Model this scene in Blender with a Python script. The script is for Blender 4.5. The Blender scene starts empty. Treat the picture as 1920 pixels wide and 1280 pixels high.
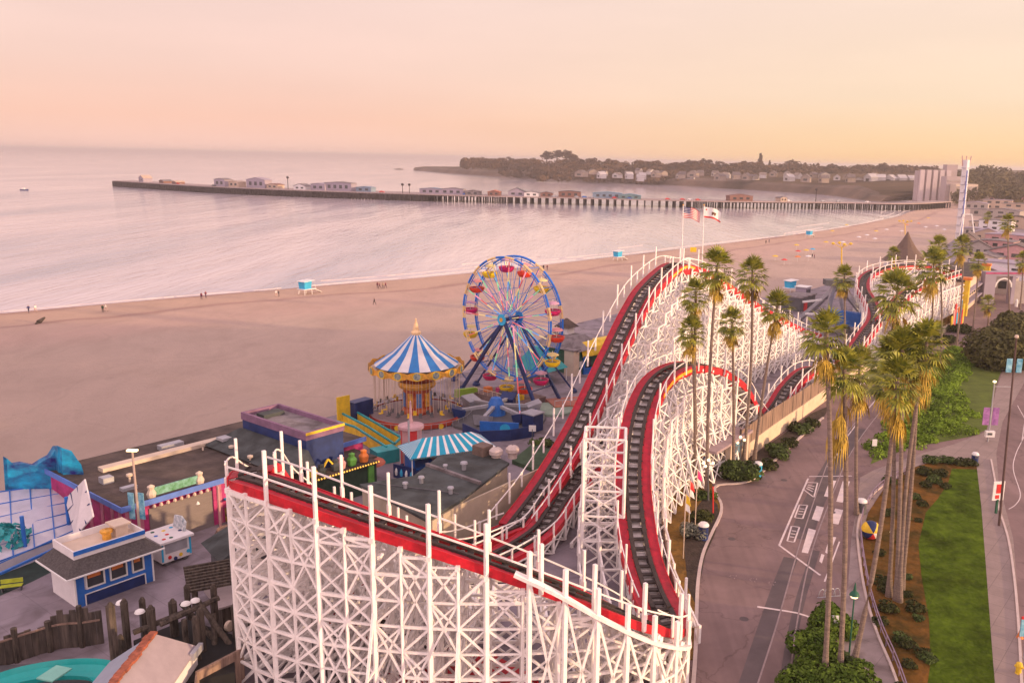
import bpy, math, random
from math import sin, cos, pi, radians as R_, atan2, hypot
from mathutils import Vector as V, Matrix
sc = bpy.context.scene
COL = sc.collection
rnd = random.Random(7)

# ------------------------------------------------------------------ camera
FPX, CX, CY, CAMH = 1650.0, 1100.0, 640.0, 36.0
ROLL = R_(1.2)
PITCH = math.atan(340 * cos(ROLL) / FPX)
Fw = V((0, cos(PITCH), -sin(PITCH)))
_R0 = V((1, 0, 0)); _U0 = V((0, sin(PITCH), cos(PITCH)))
Rt = _R0 * cos(ROLL) + _U0 * sin(ROLL)
Up = _U0 * cos(ROLL) - _R0 * sin(ROLL)
cam_d = bpy.data.cameras.new('camera'); cam = bpy.data.objects.new('camera', cam_d); COL.objects.link(cam)
m = Matrix((Rt, Up, -Fw)).transposed().to_4x4(); m.translation = V((0, 0, CAMH)); cam.matrix_world = m
cam_d.sensor_width = 36; cam_d.lens = FPX / 1920 * 36; cam_d.shift_x = (960 - CX) / 1920
cam_d.clip_start = 1; cam_d.clip_end = 60000
sc.camera = cam
# ------------------------------------------------------------------ light
SUN_AZ, SUN_EL = R_(106), R_(7)       # azimuth clockwise from +Y (view direction): low sun at the right
w = bpy.data.worlds.new('World'); sc.world = w; w.use_nodes = True
nt = w.node_tree; nt.nodes.clear()
def N(t, nt=nt, **k):
    n = nt.nodes.new(t)
    for a, b in k.items(): setattr(n, a, b)
    return n
def ramp(n, stops):
    e = n.color_ramp.elements
    while len(e) < len(stops): e.new(0.5)
    for i, (p, c) in enumerate(stops): e[i].position = p; e[i].color = (*c, 1)
def lin(c): return tuple(((x / 255) / 12.92 if x / 255 <= .04045 else ((x / 255 + .055) / 1.055) ** 2.4) for x in c)
tc = N('ShaderNodeTexCoord'); sx = N('ShaderNodeSeparateXYZ'); nt.links.new(tc.outputs['Generated'], sx.inputs[0])
ra = N('ShaderNodeValToRGB'); rb = N('ShaderNodeValToRGB')
ramp(ra, [(0, lin((253, 207, 192))), (.035, lin((253, 203, 183))), (.09, lin((250, 211, 197))), (.17, lin((247, 215, 206))), (.45, (.98, .70, .74)), (1, (1.0, .77, .88))])
ramp(rb, [(0, lin((255, 204, 140))), (.02, lin((255, 214, 164))), (.07, lin((253, 224, 194))), (.17, lin((253, 226, 208))), (.45, (1.02, .76, .74)), (1, (1.0, .77, .88))])
nt.links.new(sx.outputs[2], ra.inputs[0]); nt.links.new(sx.outputs[2], rb.inputs[0])
mr = N('ShaderNodeMapRange', interpolation_type='SMOOTHSTEP'); mr.inputs[1].default_value = -.38; mr.inputs[2].default_value = .42
nt.links.new(sx.outputs[0], mr.inputs[0])
mx = N('ShaderNodeMixRGB'); nt.links.new(mr.outputs[0], mx.inputs[0]); nt.links.new(ra.outputs[0], mx.inputs[1]); nt.links.new(rb.outputs[0], mx.inputs[2])
# thin veil of high cloud
cn = N('ShaderNodeTexNoise'); cm = N('ShaderNodeMapping'); cm.inputs['Scale'].default_value = (1.6, 1.6, 9); cn.inputs['Scale'].default_value = 2.2; cn.inputs['Detail'].default_value = 3
nt.links.new(tc.outputs['Generated'], cm.inputs[0]); nt.links.new(cm.outputs[0], cn.inputs[0])
cr = N('ShaderNodeMapRange'); cr.inputs[1].default_value = .4; cr.inputs[2].default_value = .75; cr.inputs[3].default_value = .975; cr.inputs[4].default_value = 1.03
nt.links.new(cn.outputs[0], cr.inputs[0])
cv = N('ShaderNodeVectorMath', operation='SCALE'); nt.links.new(mx.outputs[0], cv.inputs[0]); nt.links.new(cr.outputs[0], cv.inputs['Scale'])
# anti-twilight pink, boosted behind the camera to fill the faces turned there
bk = N('ShaderNodeMapRange', interpolation_type='SMOOTHSTEP'); bk.inputs[1].default_value = .15; bk.inputs[2].default_value = -.75; nt.links.new(sx.outputs[1], bk.inputs[0])
mb_ = N('ShaderNodeMixRGB'); nt.links.new(bk.outputs[0], mb_.inputs[0]); nt.links.new(cv.outputs[0], mb_.inputs[1]); mb_.inputs[2].default_value = (1.62, 1.20, 1.20, 1)
bg = N('ShaderNodeBackground'); nt.links.new(mb_.outputs[0], bg.inputs[0]); bg.inputs[1].default_value = 1.01
sk = N('ShaderNodeTexSky', sky_type='NISHITA', sun_disc=False, sun_elevation=SUN_EL, sun_rotation=SUN_AZ)
bg2 = N('ShaderNodeBackground'); nt.links.new(sk.outputs[0], bg2.inputs[0]); bg2.inputs[1].default_value = .006
ad = N('ShaderNodeAddShader'); nt.links.new(bg.outputs[0], ad.inputs[0]); nt.links.new(bg2.outputs[0], ad.inputs[1])
ow = N('ShaderNodeOutputWorld'); nt.links.new(ad.outputs[0], ow.inputs[0])
sd = bpy.data.lights.new('sun', 'SUN'); sd.energy = 5.0; sd.angle = R_(1.2); sd.color = (1, .66, .36)
so = bpy.data.objects.new('sun', sd); COL.objects.link(so)
so.rotation_euler = (V((sin(SUN_AZ) * cos(SUN_EL), cos(SUN_AZ) * cos(SUN_EL), sin(SUN_EL)))).to_track_quat('Z', 'Y').to_euler()
sc.view_settings.view_transform = 'Standard'; sc.view_settings.look = 'None'; sc.view_settings.exposure = 0; sc.view_settings.gamma = 1
sc.cycles.max_bounces = 6; sc.cycles.diffuse_bounces = 3; sc.cycles.glossy_bounces = 2; sc.cycles.volume_bounces = 0; sc.cycles.transparent_max_bounces = 6

# ------------------------------------------------------------------ surveying helpers: a photo pixel and a height (or depth) give a world point
def ray(u, v): return Fw * FPX + Rt * (u - CX) - Up * (v - CY)
def G(u, v, z=0.0):
    d = ray(u, v); t = (z - CAMH) / d.z; return V((d.x * t, d.y * t, z))
def PD(u, v, Y):
    d = ray(u, v); t = Y / d.y; return V((d.x * t, Y, CAMH + d.z * t))
def PV(u, v, A, B):
    d = ray(u, v); nx, ny = -(B[1] - A[1]), B[0] - A[0]
    t = (A[0] * nx + A[1] * ny) / (d.x * nx + d.y * ny); return V((d.x * t, d.y * t, CAMH + d.z * t))
AX = R_(37)                                     # bearing of the boardwalk, the fence and the street
AL = V((sin(AX), cos(AX), 0)); AC = V((cos(AX), -sin(AX), 0))   # along it / across it towards the street

# ------------------------------------------------------------------ materials
AXR = R_(37)
MATS = {}
JOINTS = {}
def mat(name, col, rough=.7, var=.12, scale=2.0, metal=0, emit=0, bump=0, col2=None, spec=.4, detail=4, stretch=None, coord='Object', joints=None, cracks=0, stain=0):
    if name in MATS: return MATS[name]
    m = bpy.data.materials.new(name); m.use_nodes = True; t = m.node_tree; b = t.nodes['Principled BSDF']
    L = t.links.new
    b.inputs['Roughness'].default_value = rough; b.inputs['Metallic'].default_value = metal; b.inputs['Specular IOR Level'].default_value = spec
    tc = N('ShaderNodeTexCoord', t); src = tc.outputs[coord]
    if stretch: mp = N('ShaderNodeMapping', t); mp.inputs['Scale'].default_value = stretch; L(src, mp.inputs[0]); src = mp.outputs[0]
    n = N('ShaderNodeTexNoise', t); n.inputs['Scale'].default_value = scale; n.inputs['Detail'].default_value = detail; n.inputs['Roughness'].default_value = .65
    L(src, n.inputs[0]); SRC = tc.outputs['Object']
    r = N('ShaderNodeValToRGB', t)
    a = tuple(max(0, c * (1 - var)) for c in col); c2 = col2 or tuple(min(1, c * (1 + var)) for c in col)
    ramp(r, [(.32, a), (.68, c2)]); L(n.outputs[0], r.inputs[0]); L(r.outputs[0], b.inputs['Base Color'])
    last = r.outputs[0]
    def mul(fac):
        nonlocal last
        mm = N('ShaderNodeMixRGB', t, blend_type='MULTIPLY'); mm.inputs[0].default_value = 1; L(last, mm.inputs[1]); L(fac, mm.inputs[2]); last = mm.outputs[0]; L(last, b.inputs['Base Color'])
    if joints:
        mp2 = N('ShaderNodeMapping', t); mp2.inputs['Rotation'].default_value = (0, 0, joints[3] if len(joints) > 3 else AXR); L(SRC, mp2.inputs[0]); bk = N('ShaderNodeTexBrick', t); L(mp2.outputs[0], bk.inputs[0]); bk.offset = 0
        bk.inputs['Color1'].default_value = (1, 1, 1, 1); bk.inputs['Color2'].default_value = (.93, .93, .93, 1); bk.inputs['Mortar'].default_value = (joints[2],) * 3 + (1,); bk.inputs['Scale'].default_value = 1; bk.inputs['Brick Width'].default_value = joints[0]; bk.inputs['Row Height'].default_value = joints[0]; bk.inputs['Mortar Size'].default_value = joints[1]; mul(bk.outputs[0])
    if cracks:
        nv = N('ShaderNodeTexNoise', t); nv.inputs['Scale'].default_value = .5; nv.inputs['Detail'].default_value = 4; L(SRC, nv.inputs[0]); va = N('ShaderNodeVectorMath', t, operation='MULTIPLY_ADD'); L(nv.outputs['Color'], va.inputs[0]); va.inputs[1].default_value = (3, 3, 3); L(SRC, va.inputs[2])
        vo = N('ShaderNodeTexVoronoi', t, feature='DISTANCE_TO_EDGE'); vo.inputs['Scale'].default_value = .13; L(va.outputs[0], vo.inputs[0]); rr_ = N('ShaderNodeValToRGB', t); ramp(rr_, [(0, (cracks,) * 3), (.012, (1, 1, 1))]); L(vo.outputs[0], rr_.inputs[0]); mul(rr_.outputs[0])
        mp3 = N('ShaderNodeMapping', t); mp3.inputs['Rotation'].default_value = (0, 0, AXR); mp3.inputs['Scale'].default_value = (1.2, .05, 1); L(SRC, mp3.inputs[0]); ns = N('ShaderNodeTexNoise', t); ns.inputs['Scale'].default_value = 1; ns.inputs['Detail'].default_value = 3; L(mp3.outputs[0], ns.inputs[0]); r4 = N('ShaderNodeValToRGB', t); ramp(r4, [(.36, (.92, .92, .92)), (.58, (1.03, 1.03, 1.03))]); L(ns.outputs[0], r4.inputs[0]); mul(r4.outputs[0])
    if stain:
        n5 = N('ShaderNodeTexNoise', t); n5.inputs['Scale'].default_value = stain; n5.inputs['Detail'].default_value = 7; n5.inputs['Distortion'].default_value = .8; L(SRC, n5.inputs[0]); r5 = N('ShaderNodeValToRGB', t); ramp(r5, [(.36, (.62, .60, .58)), (.52, (1, 1, 1)), (.75, (1.15, 1.13, 1.1))]); L(n5.outputs[0], r5.inputs[0]); mul(r5.outputs[0])
    if emit: L(r.outputs[0], b.inputs['Emission Color']); b.inputs['Emission Strength'].default_value = emit
    if bump:
        bp = N('ShaderNodeBump', t); bp.inputs['Strength'].default_value = bump; bp.inputs['Distance'].default_value = .3
        n2 = N('ShaderNodeTexNoise', t); n2.inputs['Scale'].default_value = scale * 3; n2.inputs['Detail'].default_value = 6; L(src, n2.inputs[0])
        L(n2.outputs[0], bp.inputs['Height']); L(bp.outputs[0], b.inputs['Normal'])
    MATS[name] = m; return m
M_white = mat('white_timber_paint', (.87, .82, .80), .6, .09, 1.3, bump=.15, stain=0)
M_red = mat('red_timber_paint', (.50, .008, .022), .55, .35, 1.1)
M_red2 = mat('shaded_red_planks', (.36, .006, .026), .6, .3, 1.5)  # shade of the walkway tops put into a darker copy of the red
M_glow = mat('orange_glow_strip', (1.0, .30, .02), .5, .25, 1, emit=.75)  # emissive orange: the glow of the crest fascia, put in as thin boards
M_tie = mat('dark_creosoted_timber', (.045, .032, .03), .8, .4, 3)
M_rail = mat('worn_steel', (.22, .2, .19), .4, .3, 2, metal=.8)
M_post = mat('white_metal', (.78, .76, .75), .5, .06, 2)
M_blue = mat('blue_paint', (.02, .14, .50), .4, .2, .8)
M_navy = mat('navy_paint', (.012, .03, .13), .45, .3, .8)
M_cyan = mat('cyan_paint', (.03, .40, .68), .5, .15, .8)
M_teal = mat('teal_paint', (.02, .30, .32), .5, .2, .8)
M_yel = mat('yellow_paint', (.75, .50, .03), .5, .2, 1)
M_org = mat('orange_paint', (.7, .2, .04), .5, .2, 1)
M_redp = mat('bright_red_paint', (.6, .03, .03), .5, .2, 1)
M_mag = mat('magenta_paint', (.42, .03, .16), .6, .35, .7)
M_gold = mat('gold_paint', (.72, .36, .05), .4, .35, 2, metal=.2)
M_green = mat('green_paint', (.09, .28, .05), .6, .25, 1)
M_dgrn = mat('dark_green_paint', (.015, .10, .06), .6, .3, 1)
M_roof = mat('brown_grey_roofing', (.085, .062, .054), .9, .35, .5, bump=.2, joints=(1.1, .03, .8), stain=.35)
M_roof2 = mat('slate_green_roofing', (.062, .072, .074), .85, .35, .4, bump=.2, joints=(1.3, .03, .8), stain=.35)
M_roof3 = mat('grey_roofing', (.22, .19, .2), .85, .25, .5, stain=.6)
M_shing = mat('dark_shingles', (.08, .07, .07), .9, .4, 6, bump=.3)
M_pave = mat('boardwalk_concrete', (.25, .212, .245), .85, .15, .25, bump=.1, joints=(3.2, .04, .8), stain=.3, detail=8)
M_asph = mat('asphalt', (.222, .155, .150), .9, .22, .13, bump=.15, spec=.15, detail=9, cracks=.72)
M_asph2 = mat('asphalt_patch', (.115, .09, .093), .9, .15, .4)
M_side = mat('sidewalk_concrete', (.29, .222, .205), .9, .12, .5, joints=(1.8, .03, .72), detail=8)
M_kerb = mat('kerb_concrete', (.56, .46, .43), .85, .1, 1)
M_paint = mat('road_marking_white', (.68, .58, .57), .8, .12, 1.5)
M_steel = mat('tram_rail_steel', (.32, .24, .24), .45, .2, 1, metal=.5)
M_lawn = mat('lawn_grass', (.048, .085, .007), .95, .3, .5, bump=.8, detail=12, spec=.05, col2=(.10, .16, .014), stain=.16)
M_mulch = mat('bark_mulch', (.045, .05, .012), .95, .4, .3, bump=.9, col2=(.21, .095, .022), spec=.1, detail=10)
M_dirt = mat('planting_soil', (.05, .035, .028), .95, .4, 1.5, bump=.6)
M_leaf = mat('shrub_leaves', (.035, .06, .012), .9, .5, .8, col2=(.10, .15, .03))
M_leafd = mat('dark_shrub_leaves', (.03, .04, .015), .9, .5, 1.2, col2=(.09, .10, .03), spec=.15)
M_leafg = mat('bright_leaves', (.04, .09, .01), .9, .5, .6, col2=(.15, .23, .03), spec=.15)
M_ivy = mat('ivy_leaves', (.10, .19, .018), .9, .5, .5, col2=(.26, .40, .04), spec=.15)
M_frond = mat('palm_fronds', (.045, .115, .014), .5, .45, 1.4, col2=(.46, .44, .05))
M_dry = mat('dry_palm_fronds', (.26, .19, .03), .8, .45, 1.3, col2=(.72, .48, .06))
M_trunk = mat('palm_trunk', (.24, .18, .15), .95, .3, 1.5, bump=.6, stretch=(1, 1, 5))
M_wood = mat('weathered_wood', (.05, .045, .04), .9, .5, .8, col2=(.13, .10, .085), stretch=(3, 3, .4))
M_log = mat('dark_logs', (.03, .025, .022), .9, .5, 1.2, col2=(.13, .1, .08), stretch=(3, 3, .5))
M_fencew = mat('wood_fence_boards', (.22, .14, .11), .9, .3, 1, col2=(.34, .23, .18), stretch=(3, 3, .4))
M_stucco = mat('cream_stucco', (.62, .5, .40), .85, .08, .8)
M_stucg = mat('grey_stucco', (.38, .33, .31), .9, .12, .8)
M_wwall = mat('white_wall', (.74, .70, .71), .75, .06, 1)
M_pink = mat('pink_wall', (.55, .30, .30), .75, .12, 1)
M_glass = mat('dark_glass', (.03, .035, .04), .12, .3, 1, spec=.8)
M_grey = mat('dark_grey_metal', (.10, .10, .11), .55, .2, 1)
M_lgrey = mat('grey_metal', (.40, .40, .44), .45, .15, 1, metal=.3)
M_skin = mat('skin', (.45, .27, .19), .6, .05, 5)
M_lamp = mat('lit_lamp', (1.0, .76, .42), .5, .02, 1, emit=2.6)
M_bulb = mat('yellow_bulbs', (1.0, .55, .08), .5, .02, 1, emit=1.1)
M_pile = mat('tarred_piles', (.03, .022, .021), .9, .4, .2)
M_deck = mat('pier_deck', (.36, .28, .27), .9, .12, .1)
M_cliff = mat('cliff_rock', (.10, .065, .045), .95, .4, .02, bump=.6, col2=(.2, .13, .09))
M_fol = mat('far_foliage', (.055, .035, .02), .95, .5, .03, col2=(.17, .10, .05), spec=.05)

# ------------------------------------------------------------------ mesh collector
class MB:
    def __init__(s): s.v = []; s.f = []; s.m = []
    def add(s, vs, fs, mi=0):
        o = len(s.v); s.v += [tuple(p) for p in vs]; s.f += [tuple(i + o for i in f) for f in fs]; s.m += [mi] * len(fs)
    def hexa(s, b, t, mi=0):
        n = len(b); s.add(list(b) + list(t), [tuple(reversed(range(n))), tuple(range(n, 2 * n))] + [(i, (i + 1) % n, n + (i + 1) % n, n + i) for i in range(n)], mi)
    def box(s, c, d, a=0.0, mi=0):
        c = V(c); x = V((cos(a), -sin(a), 0)) * d[0] / 2; y = V((sin(a), cos(a), 0)) * d[1] / 2; z = V((0, 0, d[2] / 2))
        q = [-x - y, x - y, x + y, -x + y]; s.hexa([c + k - z for k in q], [c + k + z for k in q], mi)
    def beam(s, p, q, w=.2, h=None, mi=0, up=V((0, 0, 1))):
        p = V(p); q = V(q); h = h or w; d = q - p
        if d.length < 1e-4: return
        d.normalize(); sd = d.cross(up)
        if sd.length < .05: sd = d.cross(V((.8, .6, 0)))
        sd.normalize(); u = sd.cross(d); sd = sd * w / 2; u = u * h / 2
        k = [-sd - u, sd - u, sd + u, -sd + u]; s.hexa([p + i for i in k], [q + i for i in k], mi)
    def tube(s, pts, r, n=8, mi=0, cap=True):
        pts = [V(p) for p in pts]; rs = r if isinstance(r, (list, tuple)) else [r] * len(pts); vs = []
        for i, p in enumerate(pts):
            d = (pts[min(i + 1, len(pts) - 1)] - pts[max(i - 1, 0)]).normalized(); a = d.cross(V((0, 0, 1)))
            if a.length < .1: a = d.cross(V((1, .2, 0)))
            a.normalize(); b = d.cross(a)
            vs += [p + (a * cos(2 * pi * k / n) + b * sin(2 * pi * k / n)) * rs[i] for k in range(n)]
        fs = [(i * n + k, i * n + (k + 1) % n, (i + 1) * n + (k + 1) % n, (i + 1) * n + k) for i in range(len(pts) - 1) for k in range(n)]
        if cap: fs += [tuple(range(n)), tuple(reversed(range(len(vs) - n, len(vs))))]
        s.add(vs, fs, mi)
    def lathe(s, c, prof, n=24, mi=0):
        c = V(c); vs = [c + V((r * cos(2 * pi * k / n), r * sin(2 * pi * k / n), z)) for r, z in prof for k in range(n)]
        s.add(vs, [(i * n + k, i * n + (k + 1) % n, (i + 1) * n + (k + 1) % n, (i + 1) * n + k) for i in range(len(prof) - 1) for k in range(n)], mi)
    def prism(s, poly, z0, z1, mi=0, top=None):
        poly = [V(p) for p in poly]
        if sum((poly[i].x * poly[(i + 1) % len(poly)].y - poly[(i + 1) % len(poly)].x * poly[i].y) for i in range(len(poly))) < 0: poly.reverse()
        s.hexa([V((p.x, p.y, z0)) for p in poly], [V((p.x, p.y, z1)) for p in poly], mi)
        if top is not None: s.m[-len(poly) - 1] = top
    def sheet(s, poly, z, mi=0):
        poly = [V((p[0], p[1], z)) for p in poly]
        if sum((poly[i].x * poly[(i + 1) % len(poly)].y - poly[(i + 1) % len(poly)].x * poly[i].y) for i in range(len(poly))) < 0: poly.reverse()
        s.add(poly, [tuple(range(len(poly)))], mi)
    def build(s, name, mats, parent=None, smooth=False, loc=None):
        me = bpy.data.meshes.new(name); vs = s.v
        base = V((0, 0, 0))
        if parent is not None: base = V(parent.get('_b', (0, 0, 0)))
        elif loc is not None: base = V(loc)
        if base.length: vs = [(x - base.x, y - base.y, z - base.z) for x, y, z in vs]
        me.from_pydata(vs, [], s.f)
        for mm in (mats if isinstance(mats, (list, tuple)) else [mats]): me.materials.append(mm)
        me.polygons.foreach_set('material_index', s.m)
        if smooth: me.polygons.foreach_set('use_smooth', [True] * len(s.f))
        me.update(); o = bpy.data.objects.new(name, me); COL.objects.link(o)
        if parent is not None:
            o.parent = parent; o['_b'] = tuple(base)
            o.location = (0, 0, 0)
        elif loc is not None: o.location = base
        return o
ALL_B = []
def thing(name, label, cat, loc=(0, 0, 0), group=None, kind=None, rz=0):
    o = bpy.data.objects.new(name, None); COL.objects.link(o); o.location = loc; o.rotation_euler.z = rz; o.empty_display_size = .5
    o['_b'] = tuple(loc); tag(o, label, cat, group, kind); return o
def tag(o, label=None, cat=None, group=None, kind=None):
    if label: o['label'] = label
    if cat: o['category'] = cat
    if group: o['group'] = group
    if kind: o['kind'] = kind
    return o
def struct(mb, name, mats): return tag(mb.build(name, mats), kind='structure')
def dup(o, loc, rz=0, label=None, s=1):
    r = o.copy(); COL.objects.link(r); r.location = loc; r.rotation_euler.z = rz; r.scale = (s, s, s)
    if label: r['label'] = label
    for ch in list(o.children):
        c = ch.copy(); COL.objects.link(c); c.parent = r
        for g in list(ch.children): d = g.copy(); COL.objects.link(d); d.parent = c
    return r
def cr(pts, step):
    """Catmull-Rom spline resampled at a step"""
    P = [V(p) for p in pts]; P = [P[0] * 2 - P[1]] + P + [P[-1] * 2 - P[-2]]; out = []
    for i in range(1, len(P) - 2):
        for k in range(24):
            t = k / 24; a, b, c, d = P[i - 1], P[i], P[i + 1], P[i + 2]
            out.append(.5 * (2 * b + (c - a) * t + (2 * a - 5 * b + 4 * c - d) * t * t + (3 * b - a - 3 * c + d) * t ** 3))
    out.append(P[-2]); res = [out[0]]; acc = 0
    for a, b in zip(out, out[1:]):
        d = (b - a).length
        while acc + d >= step:
            f = (step - acc) / d; a = a.lerp(b, f); d = (b - a).length; acc = 0; res.append(a.copy())
        acc += d
    return res

# ------------------------------------------------------------------ ground, sea, far shore
shore_px = [(0, 585), (120, 575), (250, 561), (400, 551), (560, 537), (700, 526), (830, 515), (1000, 497), (1200, 474), (1300, 462), (1400, 450), (1480, 440), (1550, 430), (1620, 418), (1680, 405), (1708, 395)]
near_shore = [G(u, v, -.35) for u, v in shore_px]
d0 = near_shore[0] - near_shore[1]
shore = [near_shore[0] + d0.normalized() * k for k in (900, 400, 150)] + near_shore
shore += [V((330, 850, 0)), V((345, 980, 0))]
far_px = [(1640, 378), (1560, 367), (1480, 361), (1400, 356), (1300, 350), (1200, 345), (1120, 341), (1000, 336), (920, 331), (850, 326), (775, 319.5)]
shore += [G(u, v, -.35) for u, v in far_px]
S = cr(shore, 22); S = [V((p.x, p.y, 0)) for p in S]
nrm = []
for i in range(len(S)):
    d = S[min(i + 4, len(S) - 1)] - S[max(i - 4, 0)]; nrm.append(V((d.y, -d.x, 0)).normalized())
i_far = min(range(len(S)), key=lambda i: (S[i] - V((345, 980, 0))).length)
ts = [-10, 0, 2.5, 6, 11, 18, 26, 36, 55, 80, 130, 220, 400, 900, 2500, 9000]
zs = [-2.2, -.45, -.33, -.2, -.08, -.02, 0, 0, 0, 0, 0, 0, 0, 0, 0, 0]
vs = []; wet = []
for i, (p, n) in enumerate(zip(S, nrm)):
    for t, z in zip(ts, zs):
        vs.append(p + n * t + V((0, 0, z))); wet.append(t)
K = len(ts); fs = [(i * K + k, (i + 1) * K + k, (i + 1) * K + k + 1, i * K + k + 1) for i in range(len(S) - 1) for k in range(K - 1)]
fs = [tuple(reversed(f)) for f in fs]
me = bpy.data.meshes.new('ground'); me.from_pydata(vs, [], fs)
at = me.attributes.new('shore', 'FLOAT', 'POINT'); at.data.foreach_set('value', wet)
gr = bpy.data.objects.new('ground', me); COL.objects.link(gr); tag(gr, kind='structure')
ms = bpy.data.materials.new('beach_sand'); ms.use_nodes = True; t = ms.node_tree; L = t.links.new; b = t.nodes['Principled BSDF']; b.inputs['Roughness'].default_value = .9; b.inputs['Specular IOR Level'].default_value = .2
a = N('ShaderNodeAttribute', t, attribute_name='shore'); tc = N('ShaderNodeTexCoord', t)
n1 = N('ShaderNodeTexNoise', t); n1.inputs['Scale'].default_value = .03; n1.inputs['Detail'].default_value = 5; L(tc.outputs['Object'], n1.inputs[0])
mm = N('ShaderNodeMath', t, operation='MULTIPLY_ADD'); L(n1.outputs[0], mm.inputs[0]); mm.inputs[1].default_value = 16; L(a.outputs['Fac'], mm.inputs[2])
dv = N('ShaderNodeMath', t, operation='DIVIDE'); L(mm.outputs[0], dv.inputs[0]); dv.inputs[1].default_value = 60
r1 = N('ShaderNodeValToRGB', t); ramp(r1, [(0, (.20, .125, .115)), (.10, (.28, .17, .15)), (.14, (.34, .20, .175)), (.22, (.55, .385, .30)), (.46, (.55, .39, .31)), (.50, (.42, .275, .24)), (.54, (.54, .385, .32)), (.8, (.54, .385, .33)), (1, (.50, .38, .325))])
L(dv.outputs[0], r1.inputs[0])
mp = N('ShaderNodeMapping', t); mp.inputs['Rotation'].default_value = (0, 0, R_(39)); mp.inputs['Scale'].default_value = (1, .55, 1); L(tc.outputs['Object'], mp.inputs[0])
n2 = N('ShaderNodeTexNoise', t); n2.inputs['Scale'].default_value = .09; n2.inputs['Detail'].default_value = 12; n2.inputs['Roughness'].default_value = .74; n2.inputs['Distortion'].default_value = .4; L(mp.outputs[0], n2.inputs[0])
nd = N('ShaderNodeTexNoise', t); nd.inputs['Scale'].default_value = .035; nd.inputs['Detail'].default_value = 2; L(tc.outputs['Object'], nd.inputs[0]); vd = N('ShaderNodeVectorMath', t, operation='MULTIPLY_ADD'); L(nd.outputs['Color'], vd.inputs[0]); vd.inputs[1].default_value = (45, 45, 0); L(tc.outputs['Object'], vd.inputs[2])
wv = N('ShaderNodeTexVoronoi', t, feature='DISTANCE_TO_EDGE'); wv.inputs['Scale'].default_value = .035; L(vd.outputs[0], wv.inputs[0])
r2 = N('ShaderNodeValToRGB', t); ramp(r2, [(.33, (.88, .87, .86)), (.5, (1, 1, 1)), (.68, (1.10, 1.09, 1.08))]); L(n2.outputs[0], r2.inputs[0])
m1 = N('ShaderNodeMixRGB', t, blend_type='MULTIPLY'); m1.inputs[0].default_value = 1; L(r1.outputs[0], m1.inputs[1]); L(r2.outputs[0], m1.inputs[2])
r3 = N('ShaderNodeValToRGB', t); ramp(r3, [(.0, (.965, .965, .965)), (.012, (.98, .98, .98)), (.02, (1.03, 1.03, 1.03)), (.035, (1, 1, 1))]); L(wv.outputs[0], r3.inputs[0])
m2 = N('ShaderNodeMixRGB', t, blend_type='MULTIPLY'); m2.inputs[0].default_value = 1; L(m1.outputs[0], m2.inputs[1]); L(r3.outputs[0], m2.inputs[2])
L(m2.outputs[0], b.inputs['Base Color'])
n3 = N('ShaderNodeTexNoise', t); n3.inputs['Scale'].default_value = 1.1; n3.inputs['Detail'].default_value = 10; n3.inputs['Roughness'].default_value = .8; L(tc.outputs['Object'], n3.inputs[0])
bp = N('ShaderNodeBump', t); bp.inputs['Strength'].default_value = 1; bp.inputs['Distance'].default_value = .5; L(n3.outputs[0], bp.inputs['Height']); L(bp.outputs[0], b.inputs['Normal'])
me.materials.append(ms)

# sea: one sheet to the horizon
mw = bpy.data.materials.new('sea_water'); mw.use_nodes = True; t = mw.node_tree; L = t.links.new; b = t.nodes['Principled BSDF']
b.inputs['Roughness'].default_value = .12; b.inputs['IOR'].default_value = 1.5; b.inputs['Specular IOR Level'].default_value = .9
tc = N('ShaderNodeTexCoord', t); mp = N('ShaderNodeMapping', t); mp.inputs['Rotation'].default_value = (0, 0, R_(42)); mp.inputs['Scale'].default_value = (1, .16, 1); L(tc.outputs['Object'], mp.inputs[0])
na = N('ShaderNodeTexNoise', t); na.inputs['Scale'].default_value = .06; na.inputs['Detail'].default_value = 7; na.inputs['Roughness'].default_value = .6; L(mp.outputs[0], na.inputs[0])
nb = N('ShaderNodeTexNoise', t); nb.inputs['Scale'].default_value = .5; nb.inputs['Detail'].default_value = 4; L(mp.outputs[0], nb.inputs[0])
ma = N('ShaderNodeMath', t, operation='MULTIPLY_ADD'); L(na.outputs[0], ma.inputs[0]); ma.inputs[1].default_value = 4; L(nb.outputs[0], ma.inputs[2])
bp = N('ShaderNodeBump', t); bp.inputs['Strength'].default_value = .35; bp.inputs['Distance'].default_value = .8; L(ma.outputs[0], bp.inputs['Height']); L(bp.outputs[0], b.inputs['Normal'])
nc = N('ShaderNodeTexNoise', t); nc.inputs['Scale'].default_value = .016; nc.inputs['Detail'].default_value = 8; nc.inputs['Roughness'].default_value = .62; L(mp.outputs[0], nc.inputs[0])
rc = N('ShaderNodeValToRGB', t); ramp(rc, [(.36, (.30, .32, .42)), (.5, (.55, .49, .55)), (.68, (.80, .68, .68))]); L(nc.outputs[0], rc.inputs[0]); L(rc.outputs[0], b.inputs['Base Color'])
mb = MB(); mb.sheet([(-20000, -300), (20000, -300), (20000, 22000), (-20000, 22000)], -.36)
struct(mb, 'sea', mw)
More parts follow.
